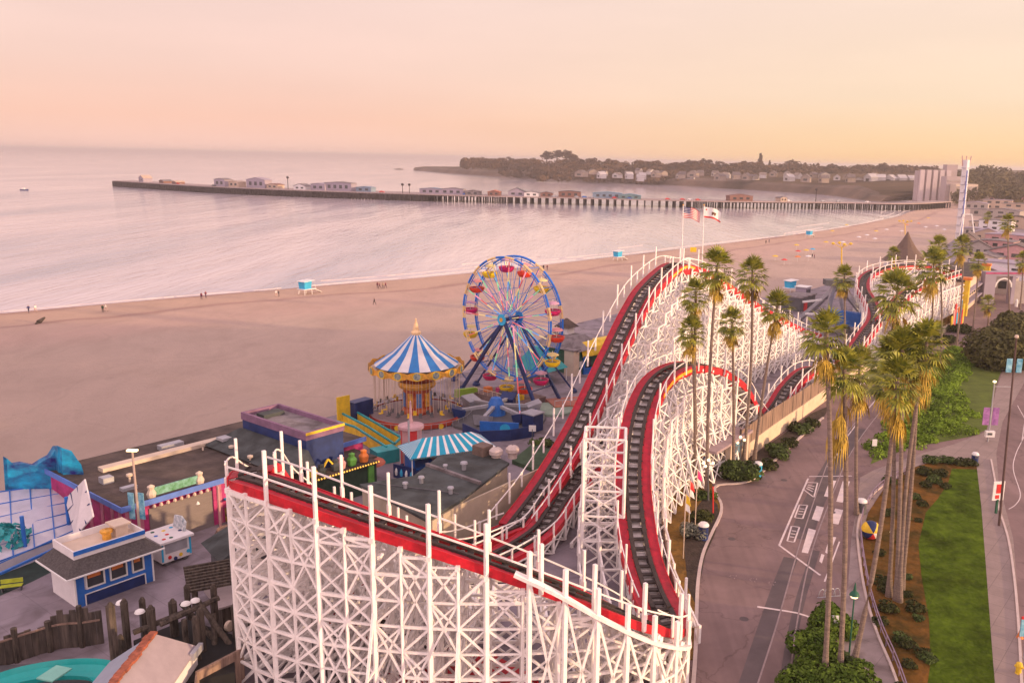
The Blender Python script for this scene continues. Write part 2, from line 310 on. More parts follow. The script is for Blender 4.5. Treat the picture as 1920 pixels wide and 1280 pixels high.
# surf: low broken rolls of white water along the beach
mf = mat('surf_foam', (.66, .56, .55), .6, .08, .3)
mb = MB()
for off, wd, seed, gap in ((-1.0, .7, 1, .1), (-7, .8, 2, .62), (-18, .9, 5, .75)):
    rr = random.Random(seed); P = cr(S[18:i_far + 2], 5); seg = []; NF = [V(((P[min(i + 3, len(P) - 1)] - P[max(i - 3, 0)]).y, -(P[min(i + 3, len(P) - 1)] - P[max(i - 3, 0)]).x, 0)).normalized() for i in range(len(P))]
    for i, (p, n) in enumerate(zip(P, NF)):
        wdd = wd * (.35 + .9 * abs(sin(i * .37 + seed)) * rr.random()); on = (sin(i * .13 + seed * 1.7) * .3 + sin(i * .31 + seed) * .2 + .5) > gap
        seg.append((p + n * (off + 1.3 * sin(i * .07 + seed) + .7 * sin(i * .23) + rr.uniform(-.25, .25)), n, wdd if on else 0))
    for (p, n, w1), (q, n2, w2) in zip(seg, seg[1:]):
        if w1 + w2 < .1: continue
        z = -.3
        mb.add([p + V((0, 0, z - .05)), q + V((0, 0, z - .05)), q + n2 * w2 / 2 + V((0, 0, z + .1)), p + n * w1 / 2 + V((0, 0, z + .1)), q + n2 * w2 + V((0, 0, z - .05)), p + n * w1 + V((0, 0, z - .05))], [(3, 2, 1, 0), (5, 4, 2, 3)])
tag(mb.build('surf', mf), kind='stuff', label='thin broken lines of white surf along the beach edge', cat='surf')

# headland: land rising behind the far shore
mb = MB(); rr = random.Random(3)
P = S[i_far:]; NN = nrm[i_far:]
tt = [-6, 3, 10, 22, 45, 90, 160, 300, 600, 1400, 4000]
def hz(f, t, i):
    lim = min(1, (len(P) - 1 - i) / 14)
    h = {-6: -2, 3: 1.2, 10: 8, 22: 11, 45: 12.5, 90: 15, 160: 19, 300: 22, 600: 24, 1400: 27, 4000: 30}[t]
    return h if t < 0 else h * (.35 + .65 * lim) * (1 + .12 * sin(i * .5 + t) + .1 * rr.random()) * (min(1, .15 + i / 9) if t > 3 else 1)
for i, (p, n) in enumerate(zip(P, NN)):
    tip = max(.02, min(1, (len(P) - 1 - i) / 9))
    for t in tt: mb.v.append(tuple(p + n * (t * (tip if t > 0 else 1) + (rr.random() - .5) * (4 if 3 < t < 40 else 0)) + V((0, 0, hz(0, t, i)))))
K = len(tt)
for i in range(len(P) - 1):
    for k in range(K - 1): mb.f.append((i * K + k, i * K + k + 1, (i + 1) * K + k + 1, (i + 1) * K + k)); mb.m.append(0 if k < 3 else 1)
M_far_g = mat('headland_scrub', (.07, .045, .028), .95, .4, .01, bump=.5, col2=(.15, .10, .055), spec=.05)
struct(mb, 'headland', [M_cliff, M_far_g])
mb = MB(); c = G(748, 318, -.3); mb.lathe(c, [(16, -.5), (11, 1.6), (5, 2.6), (.1, 3)], 9)
struct(mb, 'rock', M_cliff)

# ---- foliage makers
def leaf_blob(mb, c, r, n, size, rr, flat=1.0, mi=0):
    for _ in range(n):
        while True:
            d = V((rr.uniform(-1, 1), rr.uniform(-1, 1), rr.uniform(-1, 1)))
            if .2 < d.length < 1: break
        d = d.normalized() * (d.length ** .4)
        p = V(c) + V((d.x * r[0], d.y * r[1], d.z * r[2] * flat)); s = size * rr.uniform(.6, 1.4)
        nn = (d + V((rr.uniform(-.8, .8), rr.uniform(-.8, .8), rr.uniform(-.5, .9)))).normalized(); a = nn.orthogonal().normalized(); bb = nn.cross(a); th = rr.uniform(0, 6.3)
        a, bb = a * cos(th) + bb * sin(th), bb * cos(th) - a * sin(th)
        mb.add([p - a * s, p - bb * s * .6, p + a * s, p + bb * s * .6 + nn * s * .3], [(0, 1, 2, 3)], mi)
tree_me = []
for k in range(6):
    rr = random.Random(40 + k); cm = MB()
    if k == 5:        # tall narrow conifer
        for j in range(9): z = 5 + j * 1.7; leaf_blob(cm, (rr.uniform(-.4, .4), rr.uniform(-.4, .4), z), (3.3 - j * .33, 3.3 - j * .33, 1.1), 40, .8, rr)
    else:
        for j in range(9 + k):
            a = rr.uniform(0, 6.3); q = rr.uniform(0, 4.4 if k != 3 else 6.5); z = rr.uniform(5, 12) - q * (.5 if k != 3 else .15)
            leaf_blob(cm, (q * cos(a), q * sin(a), z), (rr.uniform(1.8, 3), rr.uniform(1.8, 3), rr.uniform(1.2, 2)), 42, .85, rr)
    tm = MB(); tm.tube([(0, 0, -1), (.2, .1, 3), (0, .3, 9)], [.6, .45, .2], 6)
    for j in range(4): a = j * 1.6 + k; tm.tube([(.1, .1, 3.5 + j * .5), (2.4 * cos(a), 2.4 * sin(a), 7.5 + j * .4)], [.28, .1], 5)
    tree_me.append((cm, tm))
M_bark = mat('bark', (.09, .065, .05), .95, .3, 1)
tree_obj = []
def tree(loc, k, s, label, group='trees along the headland', sx=1):
    if len(tree_obj) <= k or tree_obj[k] is None:
        while len(tree_obj) <= k: tree_obj.append(None)
        o = thing('tree', label, 'tree', (0, 0, 0), group); tree_me[k][0].build('crown', M_fol, o); tree_me[k][1].build('trunk', M_bark, o); tree_obj[k] = o
    else: o = dup(tree_obj[k], loc, 0, label)
    o.location = loc; o.rotation_euler.z = rnd.uniform(0, 6.3); o.scale = (s * sx, s * sx, s); o['group'] = group; return o
kinds = ['low bushy dark tree', 'broad rounded tree', 'tall leafy tree', 'wide flat topped cypress', 'ragged tree with gaps', 'narrow pointed conifer']
def Yfar(u): return G(u, 0 + [v for (a, v) in [(780, 319.5), (860, 327), (1000, 336), (1200, 345), (1400, 356), (1560, 367), (1640, 378), (2000, 372)] if a >= u][0], 0).y
# silhouette: (u of crown, v of top, kind, depth behind the shore)
sil = [(885, 299, 3, 60), (903, 296, 3, 70), (922, 300, 0, 60), (940, 295, 1, 80), (958, 293, 1, 90), (975, 296, 0, 80), (990, 293, 4, 90), (1005, 295, 1, 100), (1025, 281, 2, 110), (1045, 277, 4, 120), (1062, 279, 2, 110), (1078, 284, 4, 110),
       (1095, 298, 1, 90), (1110, 293, 2, 100), (1125, 299, 0, 90), (1140, 296, 1, 90), (1158, 299, 1, 100), (1175, 301, 4, 100), (1200, 300, 2, 110), (1218, 303, 1, 100), (1232, 306, 0, 90), (1255, 305, 1, 110), (1275, 308, 0, 100), (1298, 297, 2, 130), (1324, 295, 2, 140), (1345, 308, 1, 110), (1368, 309, 0, 110),
       (1396, 297, 4, 130), (1408, 302, 1, 120), (1426, 289, 5, 140), (1443, 302, 5, 130), (1462, 311, 0, 110), (1485, 302, 3, 140), (1495, 308, 1, 120), (1520, 312, 1, 110), (1540, 310, 1, 110), (1565, 313, 4, 120), (1590, 314, 0, 120), (1612, 315, 1, 120), (1635, 312, 1, 130), (1659, 303, 2, 150), (1675, 314, 1, 130), (1700, 316, 0, 130), (1719, 311, 5, 140)]
Yl = lambda u: {0: 0}.get(u, 1330 + 0 * u)
places = ['near the bare point', 'beside the bare point', 'left of the tall grove', 'in the tall grove', 'right of the tall grove', 'behind the white houses', 'above the bay cliff', 'left of the tall silos', 'beside the tall silos']
for i, (u, v, k, dp) in enumerate(sil):
    base = G(u, 330 + (u - 900) * .035, 0); Y = base.y * 1.0 + dp * .6
    top = PD(u, v, Y); h0 = 16 if 0 else 14; g = 16.0
    H_ = {0: 12.5, 1: 13, 2: 13.5, 3: 12, 4: 13.5, 5: 19}[k]; s = max(.7, (top.z - g) / H_)
    loc = PD(u, v, Y); loc.z = g
    if s > 1.9: s = 1.9
    loc.z = top.z - H_ * s
    nb = 'near the bare left point' if u < 930 else 'left of the tallest grove' if u < 1015 else 'in the tallest grove of the headland' if u < 1085 else 'just right of the tallest grove' if u < 1180 else 'above the white roofed houses' if u < 1290 else 'above the middle of the bay cliff' if u < 1440 else 'above the green cliff' if u < 1600 else 'left of the concrete tower block'
    tree(loc, k, s, kinds[k] + ' on the headland ridge ' + nb, group='trees on the headland ridge ' + nb + ', ' + kinds[k], sx=1.25)
# woodland mass filling the slope between them
mb = MB(); rr = random.Random(9)
for i in range(1100):
    u = rr.uniform(868, 1760); f = rr.random(); vv = 300 + (u - 900) * .018 + f * (33 if u > 1000 else 27 if u > 940 else 12)
    p = PD(u, vv, 1330 + (1 - f) * 150 + (1760 - u) * (.12 if u > 1000 else .25)); leaf_blob(mb, p, (rr.uniform(5, 9), 7, rr.uniform(3, 5.5)), 55, 2.1, rr)
tag(mb.build('woodland', M_fol), 'hazy brown green woodland covering the headland slope across the bay', 'woodland', kind='stuff')
mb = MB()
for i in range(420):
    u = rr.uniform(1795, 2060); f = rr.random(); vv = 322 + f * 45 + 5 * sin(u * .05); p = PD(u, vv, 1150 - f * 320); leaf_blob(mb, p, (8, 8, 5.5), 30, 2.0, rr)
tag(mb.build('hillside_trees', mat('sunlit_far_foliage', (.07, .06, .02), .9, .5, .05, col2=(.16, .12, .04))), 'golden backlit trees covering the hill behind the drop tower', 'trees', kind='stuff')
mb = MB()
pts = [(520, 1500, 0), (700, 1300, 0), (620, 1100, 0), (560, 950, 0), (600, 800, 0), (900, 700, 0), (1600, 900, 0), (1500, 2200, 0), (700, 2000, 0)]
mb.v = [(x, y, 0) for x, y, _ in pts] + [(x * .82 + 800 * .18, y * .82 + 1300 * .18, 24) for x, y, _ in pts]; n = len(pts)
mb.f = [tuple(range(n, 2 * n))] + [(i, (i + 1) % n, n + (i + 1) % n, n + i) for i in range(n)]; mb.m = [0] * (n + 1)
struct(mb, 'hill', M_far_g)

# houses across the bay
def gable(mb, c, w, d, h, rh, a, mw=0, mr=1, ov=.4):
    c = V(c); x = V((cos(a), -sin(a), 0)); y = V((sin(a), cos(a), 0))
    mb.box(c + V((0, 0, h / 2)), (w, d, h), a, mw)
    e = [c + x * sx * w / 2 + y * sy * d / 2 + V((0, 0, h)) for sx, sy in ((-1, -1), (1, -1), (1, 1), (-1, 1))]
    r0 = c - y * d / 2 + V((0, 0, h + rh)); r1 = c + y * d / 2 + V((0, 0, h + rh))
    mb.add([e[0], e[1], r0], [(0, 1, 2)], mw); mb.add([e[2], e[3], r1], [(0, 1, 2)], mw)
    o = V((0, 0, .02)); t = V((0, 0, .3))
    for sx, (p, q) in ((-1, (e[0], e[3])), (1, (e[1], e[2]))):
        dn = (x * sx * w / 2 - V((0, 0, rh))).normalized() * ov
        A, B, Cc, D = p + dn - y * ov, q + dn + y * ov, r1 + y * ov, r0 - y * ov
        mb.hexa([A + o, B + o, Cc + o, D + o], [A + o + t, B + o + t, Cc + o + t, D + o + t], mr)
def house(name, label, cat, c, w, d, h, rh, a, mw, mr, group=None, wins=(2, 3)):
    t = thing(name, label, cat, c, group); W = MB(); gable(W, c, w, d, h, rh, a); 
    wm = MB(); wm.m = []
    R2 = MB(); Wl = MB()
    for i, f in enumerate(W.f):
        tgt = R2 if W.m[i] == 1 else Wl
        tgt.add([W.v[k] for k in f], [tuple(range(len(f)))], 0)
    Wl.build('wall', mw, t); R2.build('roof', mr, t)
    x = V((cos(a), -sin(a), 0)); y = V((sin(a), cos(a), 0)); c = V(c)
    for r in range(wins[0]):
        for k in range(wins[1]):
            q = MB(); zz = h * (r + .55) / wins[0]; q.box(c + x * ((k + .5) / wins[1] - .5) * w * .85 - y * (d / 2 + .03) + V((0, 0, zz)), (w / wins[1] * .42, .1, h / wins[0] * .45), a); q.build('window', M_glass, t)
    return t
M_farw = mat('far_white_wall', (.50, .46, .46), .8, .1, .1); M_farc = mat('far_tan_wall', (.30, .23, .19), .8, .2, .1); M_farr = mat('far_roof', (.15, .12, .12), .85, .3, .1)
hs = [(1090, 324, 26, M_stucco), (1128, 327, 24, M_wwall), (1180, 328, 12, M_wwall), (1205, 329, 16, M_wwall), (1200, 332, 30, M_wwall), (1230, 325, 14, M_stucco), (1280, 327, 16, M_stucg), (1300, 325, 20, M_stucg), (1350, 330, 20, M_stucco), (1380, 328, 26, M_stucco), (1400, 330, 16, M_stucg), (1480, 332, 18, M_wwall), (1512, 333, 16, M_stucco), (1545, 334, 14, M_stucg),
      (1595, 333, 15, M_stucco), (1633, 332, 22, M_wwall), (1652, 333, 18, M_wwall), (1670, 334, 20, M_wwall), (1690, 334, 18, M_wwall), (1708, 335, 16, M_wwall)]
hn = ['low cream', 'long white', 'small white', 'gabled white', 'wide white', 'small tan', 'grey', 'wide grey', 'tan', 'long tan', 'small grey', 'white two storey', 'tan two storey', 'grey two storey', 'tan beach', 'steep gabled white', 'second steep gabled white', 'third steep gabled white', 'fourth steep gabled white', 'last steep gabled white']
hp = ['under the tallest grove', 'right of the tallest grove', 'with a bright roof above the bay cliff', 'beside the bright roofed house', 'in front of the bright roofed house', 'in the trees past the white roofs', 'half hidden by ridge trees', 'below two tall ridge trees', 'above the bay cliff past the flags', 'below the ragged tree', 'left of the narrow conifer', 'right of the narrow conifer', 'below the flat topped cypress', 'past the flat topped cypress', 'left of the row of gabled villas', 'in the villa row, leftmost', 'in the villa row, next to the leftmost', 'in the middle of the villa row', 'in the villa row, second from the silos', 'in the villa row, nearest the silos']
for (u, v, wd, mw_), a_, b_ in zip(hs, hn, hp):
    Y = 1370 - (u - 1090) * .33 if u < 1500 else 1150; p = PD(u, v, Y); hh = 6 if u < 1590 else 8; p.z -= hh
    house('house', a_ + ' house ' + b_, 'house', p, wd * .75, 10, hh, 4, R_(rnd.uniform(25, 110)), M_farw if mw_ is M_wwall else M_farc, M_farr if mw_ is not M_wwall else M_farw, 'houses across the bay', (1, 1))
for i in range(26):
    u = 1110 + i * 23 + rnd.uniform(-6, 6); Y = 1390 - (u - 1090) * .36; v = 319 + (u - 1090) * .022 + rnd.uniform(-3, 7); p = PD(u, v, Y); p.z -= 5; ci = i % 3
    near = 'behind the white roofed houses' if u < 1290 else 'among the trees above the middle bay' if u < 1480 else 'among the trees left of the gabled villas'
    house('hill_house', ['tan', 'grey', 'off white'][ci] + ' small house half hidden ' + near, 'house', p, rnd.uniform(8, 15), 9, 5, 3, R_(rnd.uniform(0, 170)), [M_farc, M_stucg, M_farw][ci], M_farr if ci != 2 else M_farc, 'half hidden houses ' + near + ', ' + ['tan', 'grey', 'off white'][ci], (1, 1))
# concrete tower block of vertical bays and the hotel next to it
t = thing('tower_block', 'grey concrete tower block of vertical bays beyond the pier end', 'building', PD(1760, 366, 930))
Y = 930; xL = PD(1723, 320, Y); xR = PD(1792, 320, Y); zb = 0; M_conc = mat('tower_concrete', (.42, .34, .34), .9, .08, .1)
wdt = (xR.x - xL.x); mb = MB(); mb.box((xL.x + wdt / 2, Y + 6, xL.z / 2), (wdt, 10, xL.z)); mb.build('wall', M_conc, t)
for k in range(5):
    q = MB(); q.box((xL.x + wdt * (k + .5) / 5.6, Y - .5, xL.z / 2 + .5), (wdt / 8.5, 4, xL.z + 1)); q.build('bay', mat('tower_bay', (.55, .46, .46), .9, .06, .1), t)
q = MB(); p = PD(1786, 309, Y); q.box((p.x, Y + 5, p.z / 2), (11, 11, p.z)); q.build('stair_tower', M_conc, t)
t = thing('hotel', 'pale stepped hotel with balconies between the tower block and the drop tower', 'building', PD(1800, 370, 1050))
for k, (u, v, wd, dd) in enumerate([(1786, 331, 17, 905), (1808, 345, 22, 890), (1832, 353, 20, 880)]):
    p = PD(u, v, dd); q = MB(); q.box((p.x, dd, p.z / 2), (wd, 14, p.z)); q.build('wall', M_conc if k == 0 else M_stucco, t)
    for r in range(5):
        zz = p.z * (r + .6) / 5.4; q = MB(); q.box((p.x, dd - 7.4, zz), (wd * .9, .8, 1.1)); q.build('balcony', M_stucg, t)

# ------------------------------------------------------------------ the pier
pier = thing('pier', 'long timber pier crossing the bay on dark piles', 'pier', G(900, 380, 0))
DZ = 5.6
pl = [G(212, 349, 0), G(430, 363, 0), G(800, 377, 0), G(1080, 384, 0), G(1340, 390, 0), G(1560, 392, 0), G(1700, 394, 0), G(1790, 389, 0)]
pw = [22, 26, 40, 26, 26, 16, 16, 18]
ps = cr(pl, 6.2); mbd = MB(); mbp = []
def wat(i):
    f = i / (len(ps) - 1); x = ps[i].x; xs = [p.x for p in pl]
    for a in range(len(xs) - 1):
        if x <= xs[a + 1] or a == len(xs) - 2: k = max(0, min(1, (x - xs[a]) / (xs[a + 1] - xs[a]))); return pw[a] + (pw[a + 1] - pw[a]) * k
for i in range(len(ps) - 1):
    d = (ps[i + 1] - ps[i]).normalized(); n = V((-d.y, d.x, 0)); w1, w2 = wat(i), wat(i + 1)
    a, b_, c, e = ps[i], ps[i + 1], ps[i + 1] + n * w2, ps[i] + n * w1
    mbd.hexa([V((q.x, q.y, DZ - .8)) for q in (a, b_, c, e)], [V((q.x, q.y, DZ)) for q in (a, b_, c, e)])
mbd.build('deck', M_deck, pier)
x2 = pl[2].x; bays = []; last = None
for i in range(len(ps) - 1):
    x = ps[i].x; dens = 2 if x < x2 else 1
    if i % dens: continue
    d = (ps[i + 1] - ps[i]).normalized(); n = V((-d.y, d.x, 0)); q = MB()
    for k in range(4):
        for o in ((0, 3.4, 6.8, 9.6) if x < x2 else (0,)):
            p = ps[i] + n * (k * wat(i) / 3.2 + .3) + d * o; q.tube([(p.x, p.y, -1.5), (p.x, p.y, DZ - .7)], 1.0 if x < x2 else .62, 5)
    a, b_ = ps[i] + n * .3, ps[i] + n * wat(i) * .95
    q.beam((a.x, a.y, DZ - 1.2), (b_.x, b_.y, DZ - 1.2), .5, .8); bays.append(q)
bays.sort(key=lambda q: 0)
for q in bays[:100]: q.build('pile_row', M_pile, pier)
if len(bays) > 100:
    q = MB()
    for z in bays[100:]: q.add(z.v, z.f)
    tag(q.build('pile_row', M_pile, pier), kind='stuff')
q = MB()
for i in range(0, len(ps) - 1):
    if ps[i].x < x2:
        a, b_ = ps[i], ps[i + 1]; q.beam((a.x, a.y, 2.4), (b_.x, b_.y, 2.4), .4, 4.0)
q.build('fender', M_pile, pier)
def on_pier(u, back): 
    p = G(u, 378, 0); i = min(range(len(ps) - 1), key=lambda k: abs((ps[k].x / ps[k].y) - ray(u, 370).x / ray(u, 370).y)); d = (ps[i + 1] - ps[i]).normalized(); n = V((-d.y, d.x, 0)); return ps[i] + n * back + V((0, 0, DZ)), atan2(-d.y, d.x)
M_sh1 = mat('shed_lilac', (.34, .29, .36), .8, .1, .2); M_sh2 = mat('shed_cream', (.5, .38, .30), .8, .1, .2); M_sh3 = mat('shed_blue', (.20, .27, .36), .8, .1, .2); M_sh4 = mat('shed_rust', (.22, .11, .09), .8, .2, .2)
pb = [(258, 8, 9, 4, 2.5, M_sh1, M_sh2, 'small gabled hut alone near the sea end of the pier'), (295, 9, 8, 2, 1.2, M_sh4, M_roof3, 'low rust brown shed beside the gabled hut'), (320, 8, 7, 2, 1, M_sh4, M_sh2, 'second low brown shed from the sea end of the pier'),
      (405, 10, 14, 6, 1.2, M_sh1, M_roof3, 'lilac grey building with raised roof, left of the long lilac hall'), (428, 10, 12, 4.5, 1, M_sh2, M_sh2, 'low cream building left of the long lilac hall'), (468, 12, 21, 7, 2, M_sh1, M_sh1, 'long lilac hall with a sunlit end wall on the pier'), (505, 12, 12, 3.2, 1, M_sh2, M_sh4, 'low sunlit cream building right of the long lilac hall'),
      (560, 10, 12, 3, 2, M_wwall, M_roof3, 'white building by the lamp mast mid pier'), (590, 10, 14, 5, 1, M_sh1, M_sh1, 'grey building left of the biggest restaurant on the pier'), (625, 12, 26, 6.5, 1, M_sh1, M_roof3, 'biggest grey restaurant on the pier, with flat stepped roof'), (668, 12, 14, 3.5, .8, M_sh3, M_sh3, 'blue flat building at the right end of the restaurant'),
      (805, 12, 20, 4, .8, M_sh1, M_sh3, 'grey blue long shed where the open piles begin'), (840, 12, 20, 4.2, 1.2, M_sh1, M_roof3, 'grey shed with hipped roof over the open piles'), (880, 10, 12, 3, 1, M_roof3, M_roof3, 'low grey shed left of the orange awning'), (922, 8, 10, 3, 1.4, M_sh4, mat('faded_orange', (.42, .14, .08), .8, .2, .5), 'faded orange awning stall on the pier'), (963, 12, 14, 3.6, 3, M_sh1, M_grey, 'dark gabled building right of the orange awning stall'),
      (1000, 10, 12, 3, 1, M_wwall, M_roof3, 'white low stall on the middle of the pier'), (1030, 10, 10, 3, 1, M_sh4, M_roof3, 'brown low stall on the middle of the pier'), (1072, 12, 18, 4.4, .8, M_sh4, M_grey, 'dark red and grey shed on the pier above the boat landing'), (1140, 10, 24, 4, 1, M_sh3, mat('faded_blue', (.18, .30, .38), .8, .2, .5), 'long pale blue shed on the pier above the boat landing'), (1185, 8, 18, 2.6, 1.4, mat('faded_teal', (.14, .24, .26), .8, .2, .5), MATS['faded_blue'], 'teal roofed shed above the boat landing'), (1400, 9, 20, 4, 1.4, M_sh4, M_sh4, 'brown long building alone on the right half of the pier'), (1475, 7, 6, 3, 1, M_sh2, M_roof3, 'tiny tan hut right of the lone brown building on the pier')]
for u, bk, wd, h, rh, mw_, mr_, lab in pb:
    p, a = on_pier(u, bk); house('pier_building', lab, 'building', p, wd, 9, h, rh, a, mw_, mr_, 'buildings on the pier', (1, max(2, int(wd / 6))))
for k, (u, h) in enumerate([(535, 9), (1540, 9), (745, 6), (760, 6)]):
    p, a = on_pier(u, 6); t = thing('lamp_mast', ['tall dark mast on the pier between the hall and the restaurant', 'tall mast on the right half of the pier', 'left one of two short masts left of the open piles', 'right one of two short masts left of the open piles'][k], 'mast', p); q = MB(); q.tube([p, p + V((0, 0, h))], .3, 6); q.build('pole', M_pile, t); q = MB(); q.lathe(p + V((0, 0, h)), [(.2, 0), (1.2, .6), (1.0, 1.8), (.1, 2.2)], 8); q.build('lamp_head', M_pile, t)
# parked cars on the pier deck
rr = random.Random(5); car0 = None; ccol = [M_lgrey, M_redp, M_grey, M_wwall, M_blue]
def mk_car(loc, a, mt, label, group):
    t = thing('parked_car', label, 'car', loc, group, rz=-a); q = MB()
    q.prism([(-.85, -2.2, 0), (.85, -2.2, 0), (.9, 0, 0), (.85, 2.2, 0), (-.85, 2.2, 0)], .3, .85); q.hexa([V((-.8, -1.6, .85)), V((.8, -1.6, .85)), V((.8, 1.2, .85)), V((-.8, 1.2, .85))], [V((-.62, -1.2, 1.4)), V((.62, -1.2, 1.4)), V((.62, .6, 1.4)), V((-.62, .6, 1.4))])
    o = q.build('body', mt); o.parent = t
    for sx in (-1, 1):
        for sy in (-1.35, 1.35): q = MB(); q.tube([(sx * .7, sy, .33), (sx * .92, sy, .33)], .33, 10); o = q.build('wheel', M_grey); o.parent = t
    q = MB(); q.box((0, -1.42, 1.13), (1.35, .12, .36)); q.box((0, .93, 1.12), (1.35, .12, .36)); o = q.build('window', M_glass); o.parent = t
    return t
cn_ = ['silver', 'red', 'black', 'white', 'blue']
for k in range(22):
    u = rr.uniform(690, 1330) if k < 14 else rr.uniform(300, 400) if k < 17 else rr.uniform(1420, 1640); p, a = on_pier(u, 3.5 + rr.random() * 3); ci = rr.randrange(5)
    mk_car(p, a + pi / 2, ccol[ci], cn_[ci] + ' car parked on the pier deck ' + ('in the middle stretch' if k < 14 else 'near its sea end' if k < 17 else 'on the shore side stretch'), 'cars on the pier deck, ' + cn_[ci] + (' middle' if k < 14 else ' sea end' if k < 17 else ' shore side'))

# ------------------------------------------------------------------ people
def fig_mesh(pose):
    me = bpy.data.meshes.new('person'); s = {'stand': 0, 'walk': .22, 'walk2': -.2}[pose]
    vs = [(0, 0, .95), (0, 0, 1.2), (0, 0, 1.42), (0, .01, 1.52), (0, .02, 1.63), (0, 0, 1.74), (.12, 0, .9), (.13, s, .5), (.13, s * 1.2 - .06, .06), (.13, s * 1.2 + .14, .03), (-.12, 0, .9), (-.13, -s, .5), (-.13, -s * 1.6 - .06, .08), (-.13, -s * 1.6 + .12, .03),
          (.2, 0, 1.4), (.25, -s * .6, 1.12), (.25, -s * .6 + .12, .86), (-.2, 0, 1.4), (-.25, s * .6, 1.12), (-.25, s * .6 + .12, .86)]
    es = [(0, 1), (1, 2), (2, 3), (3, 4), (4, 5), (0, 6), (6, 7), (7, 8), (8, 9), (0, 10), (10, 11), (11, 12), (12, 13), (2, 14), (14, 15), (15, 16), (2, 17), (17, 18), (18, 19)]
    me.from_pydata(vs, es, []); o = bpy.data.objects.new('person', me); COL.objects.link(o)
    md = o.modifiers.new('skin', 'SKIN'); rs = [.15, .14, .15, .06, .1, .08, .1, .075, .05, .045, .1, .075, .05, .045, .07, .05, .04, .07, .05, .04]
    if not me.skin_vertices: bpy.context.view_layer.update()
    for i, r in enumerate(rs): me.skin_vertices[0].data[i].radius = (r, r)
    me.skin_vertices[0].data[0].use_root = True
    o.modifiers.new('sub', 'SUBSURF').levels = 1; o.modifiers['sub'].render_levels = 1
    return o
def cloth(name, top, leg):
    m = bpy.data.materials.new(name); m.use_nodes = True; t = m.node_tree; b = t.nodes['Principled BSDF']; b.inputs['Roughness'].default_value = .8
    tc = N('ShaderNodeTexCoord', t); s = N('ShaderNodeSeparateXYZ', t); t.links.new(tc.outputs['Object'], s.inputs[0]); mm = N('ShaderNodeMath', t, operation='DIVIDE'); mm.inputs[1].default_value = 2; t.links.new(s.outputs[2], mm.inputs[0])
    r = N('ShaderNodeValToRGB', t); r.color_ramp.interpolation = 'CONSTANT'; ramp(r, [(0, (.03, .03, .03)), (.06, leg), (.48, top), (.745, (.45, .27, .19)), (.84, (.05, .03, .02))]); t.links.new(mm.outputs[0], r.inputs[0]); t.links.new(r.outputs[0], b.inputs['Base Color']); return m
C_ = {'navy': cloth('navy_clothes', (.02, .02, .12), (.03, .03, .06)), 'white': cloth('white_top', (.7, .68, .66), (.5, .35, .3)), 'green': cloth('dark_green_top', (.02, .06, .03), (.03, .03, .03)), 'maroon': cloth('maroon_top', (.16, .02, .05), (.05, .02, .05)), 'black': cloth('black_clothes', (.015, .015, .02), (.02, .02, .02)), 'tan': cloth('tan_top', (.4, .28, .2), (.1, .08, .1))}
base_fig = {}
def person(u, v, col, pose, rz, label, group=None):
    o = fig_mesh(pose); o.data.materials.append(C_[col]); o.location = G(u, v, 0); o.location.z = -.02; o.rotation_euler.z = rz
    return tag(o, label, 'person', group)
ppl = [(54, 586, 'navy', 'walk', 1, 'person in navy clothes walking by the water at far left'), (67, 585, 'white', 'walk2', 1, 'person in white top right of the navy dressed walker at far left'),
       (193, 585, 'green', 'stand', 0, 'person in dark green standing on the sand left of the white shirted one'), (199, 583, 'white', 'walk', 2, 'person in white top beside the dark green dressed one on the sand'),
       (378, 561, 'maroon', 'stand', 0, 'person in maroon at the water edge, left of a close pair'), (386, 558, 'maroon', 'walk', 1, 'person in maroon nearer the water in the pair at the water edge'), (518, 556, 'white', 'stand', .5, 'person in white top left of the cyan lifeguard hut'), (523, 556, 'black', 'stand', 2, 'person in black between the white dressed one and the cyan lifeguard hut'),
       (708, 540, 'maroon', 'stand', 0, 'leftmost of four people standing at the water edge'), (712, 541, 'maroon', 'walk', 2, 'second from left of four people standing at the water edge'), (718, 541, 'tan', 'stand', 0, 'third from left of four people at the water edge, in tan'), (723, 540, 'maroon', 'walk2', 1, 'rightmost of four people standing at the water edge'),
       (702, 571, 'black', 'walk', 2, 'lone person in black walking mid beach'), (1019, 506, 'black', 'stand', 0, 'left person in black of a pair beyond the ferris wheel'), (1026, 506, 'maroon', 'walk', 1, 'right person in maroon of a pair beyond the ferris wheel'), (1523, 483, 'black', 'walk', 1, 'left person of a dark pair behind the far flags'), (1527, 484, 'maroon', 'stand', 1, 'right person of a dark pair behind the far flags'),
       (1436, 457, 'black', 'stand', 0, 'small dark person near the water beyond the palms'), (1442, 455, 'navy', 'walk', 1, 'small navy dressed person near the water beyond the palms')]
for a in ppl: person(*a)
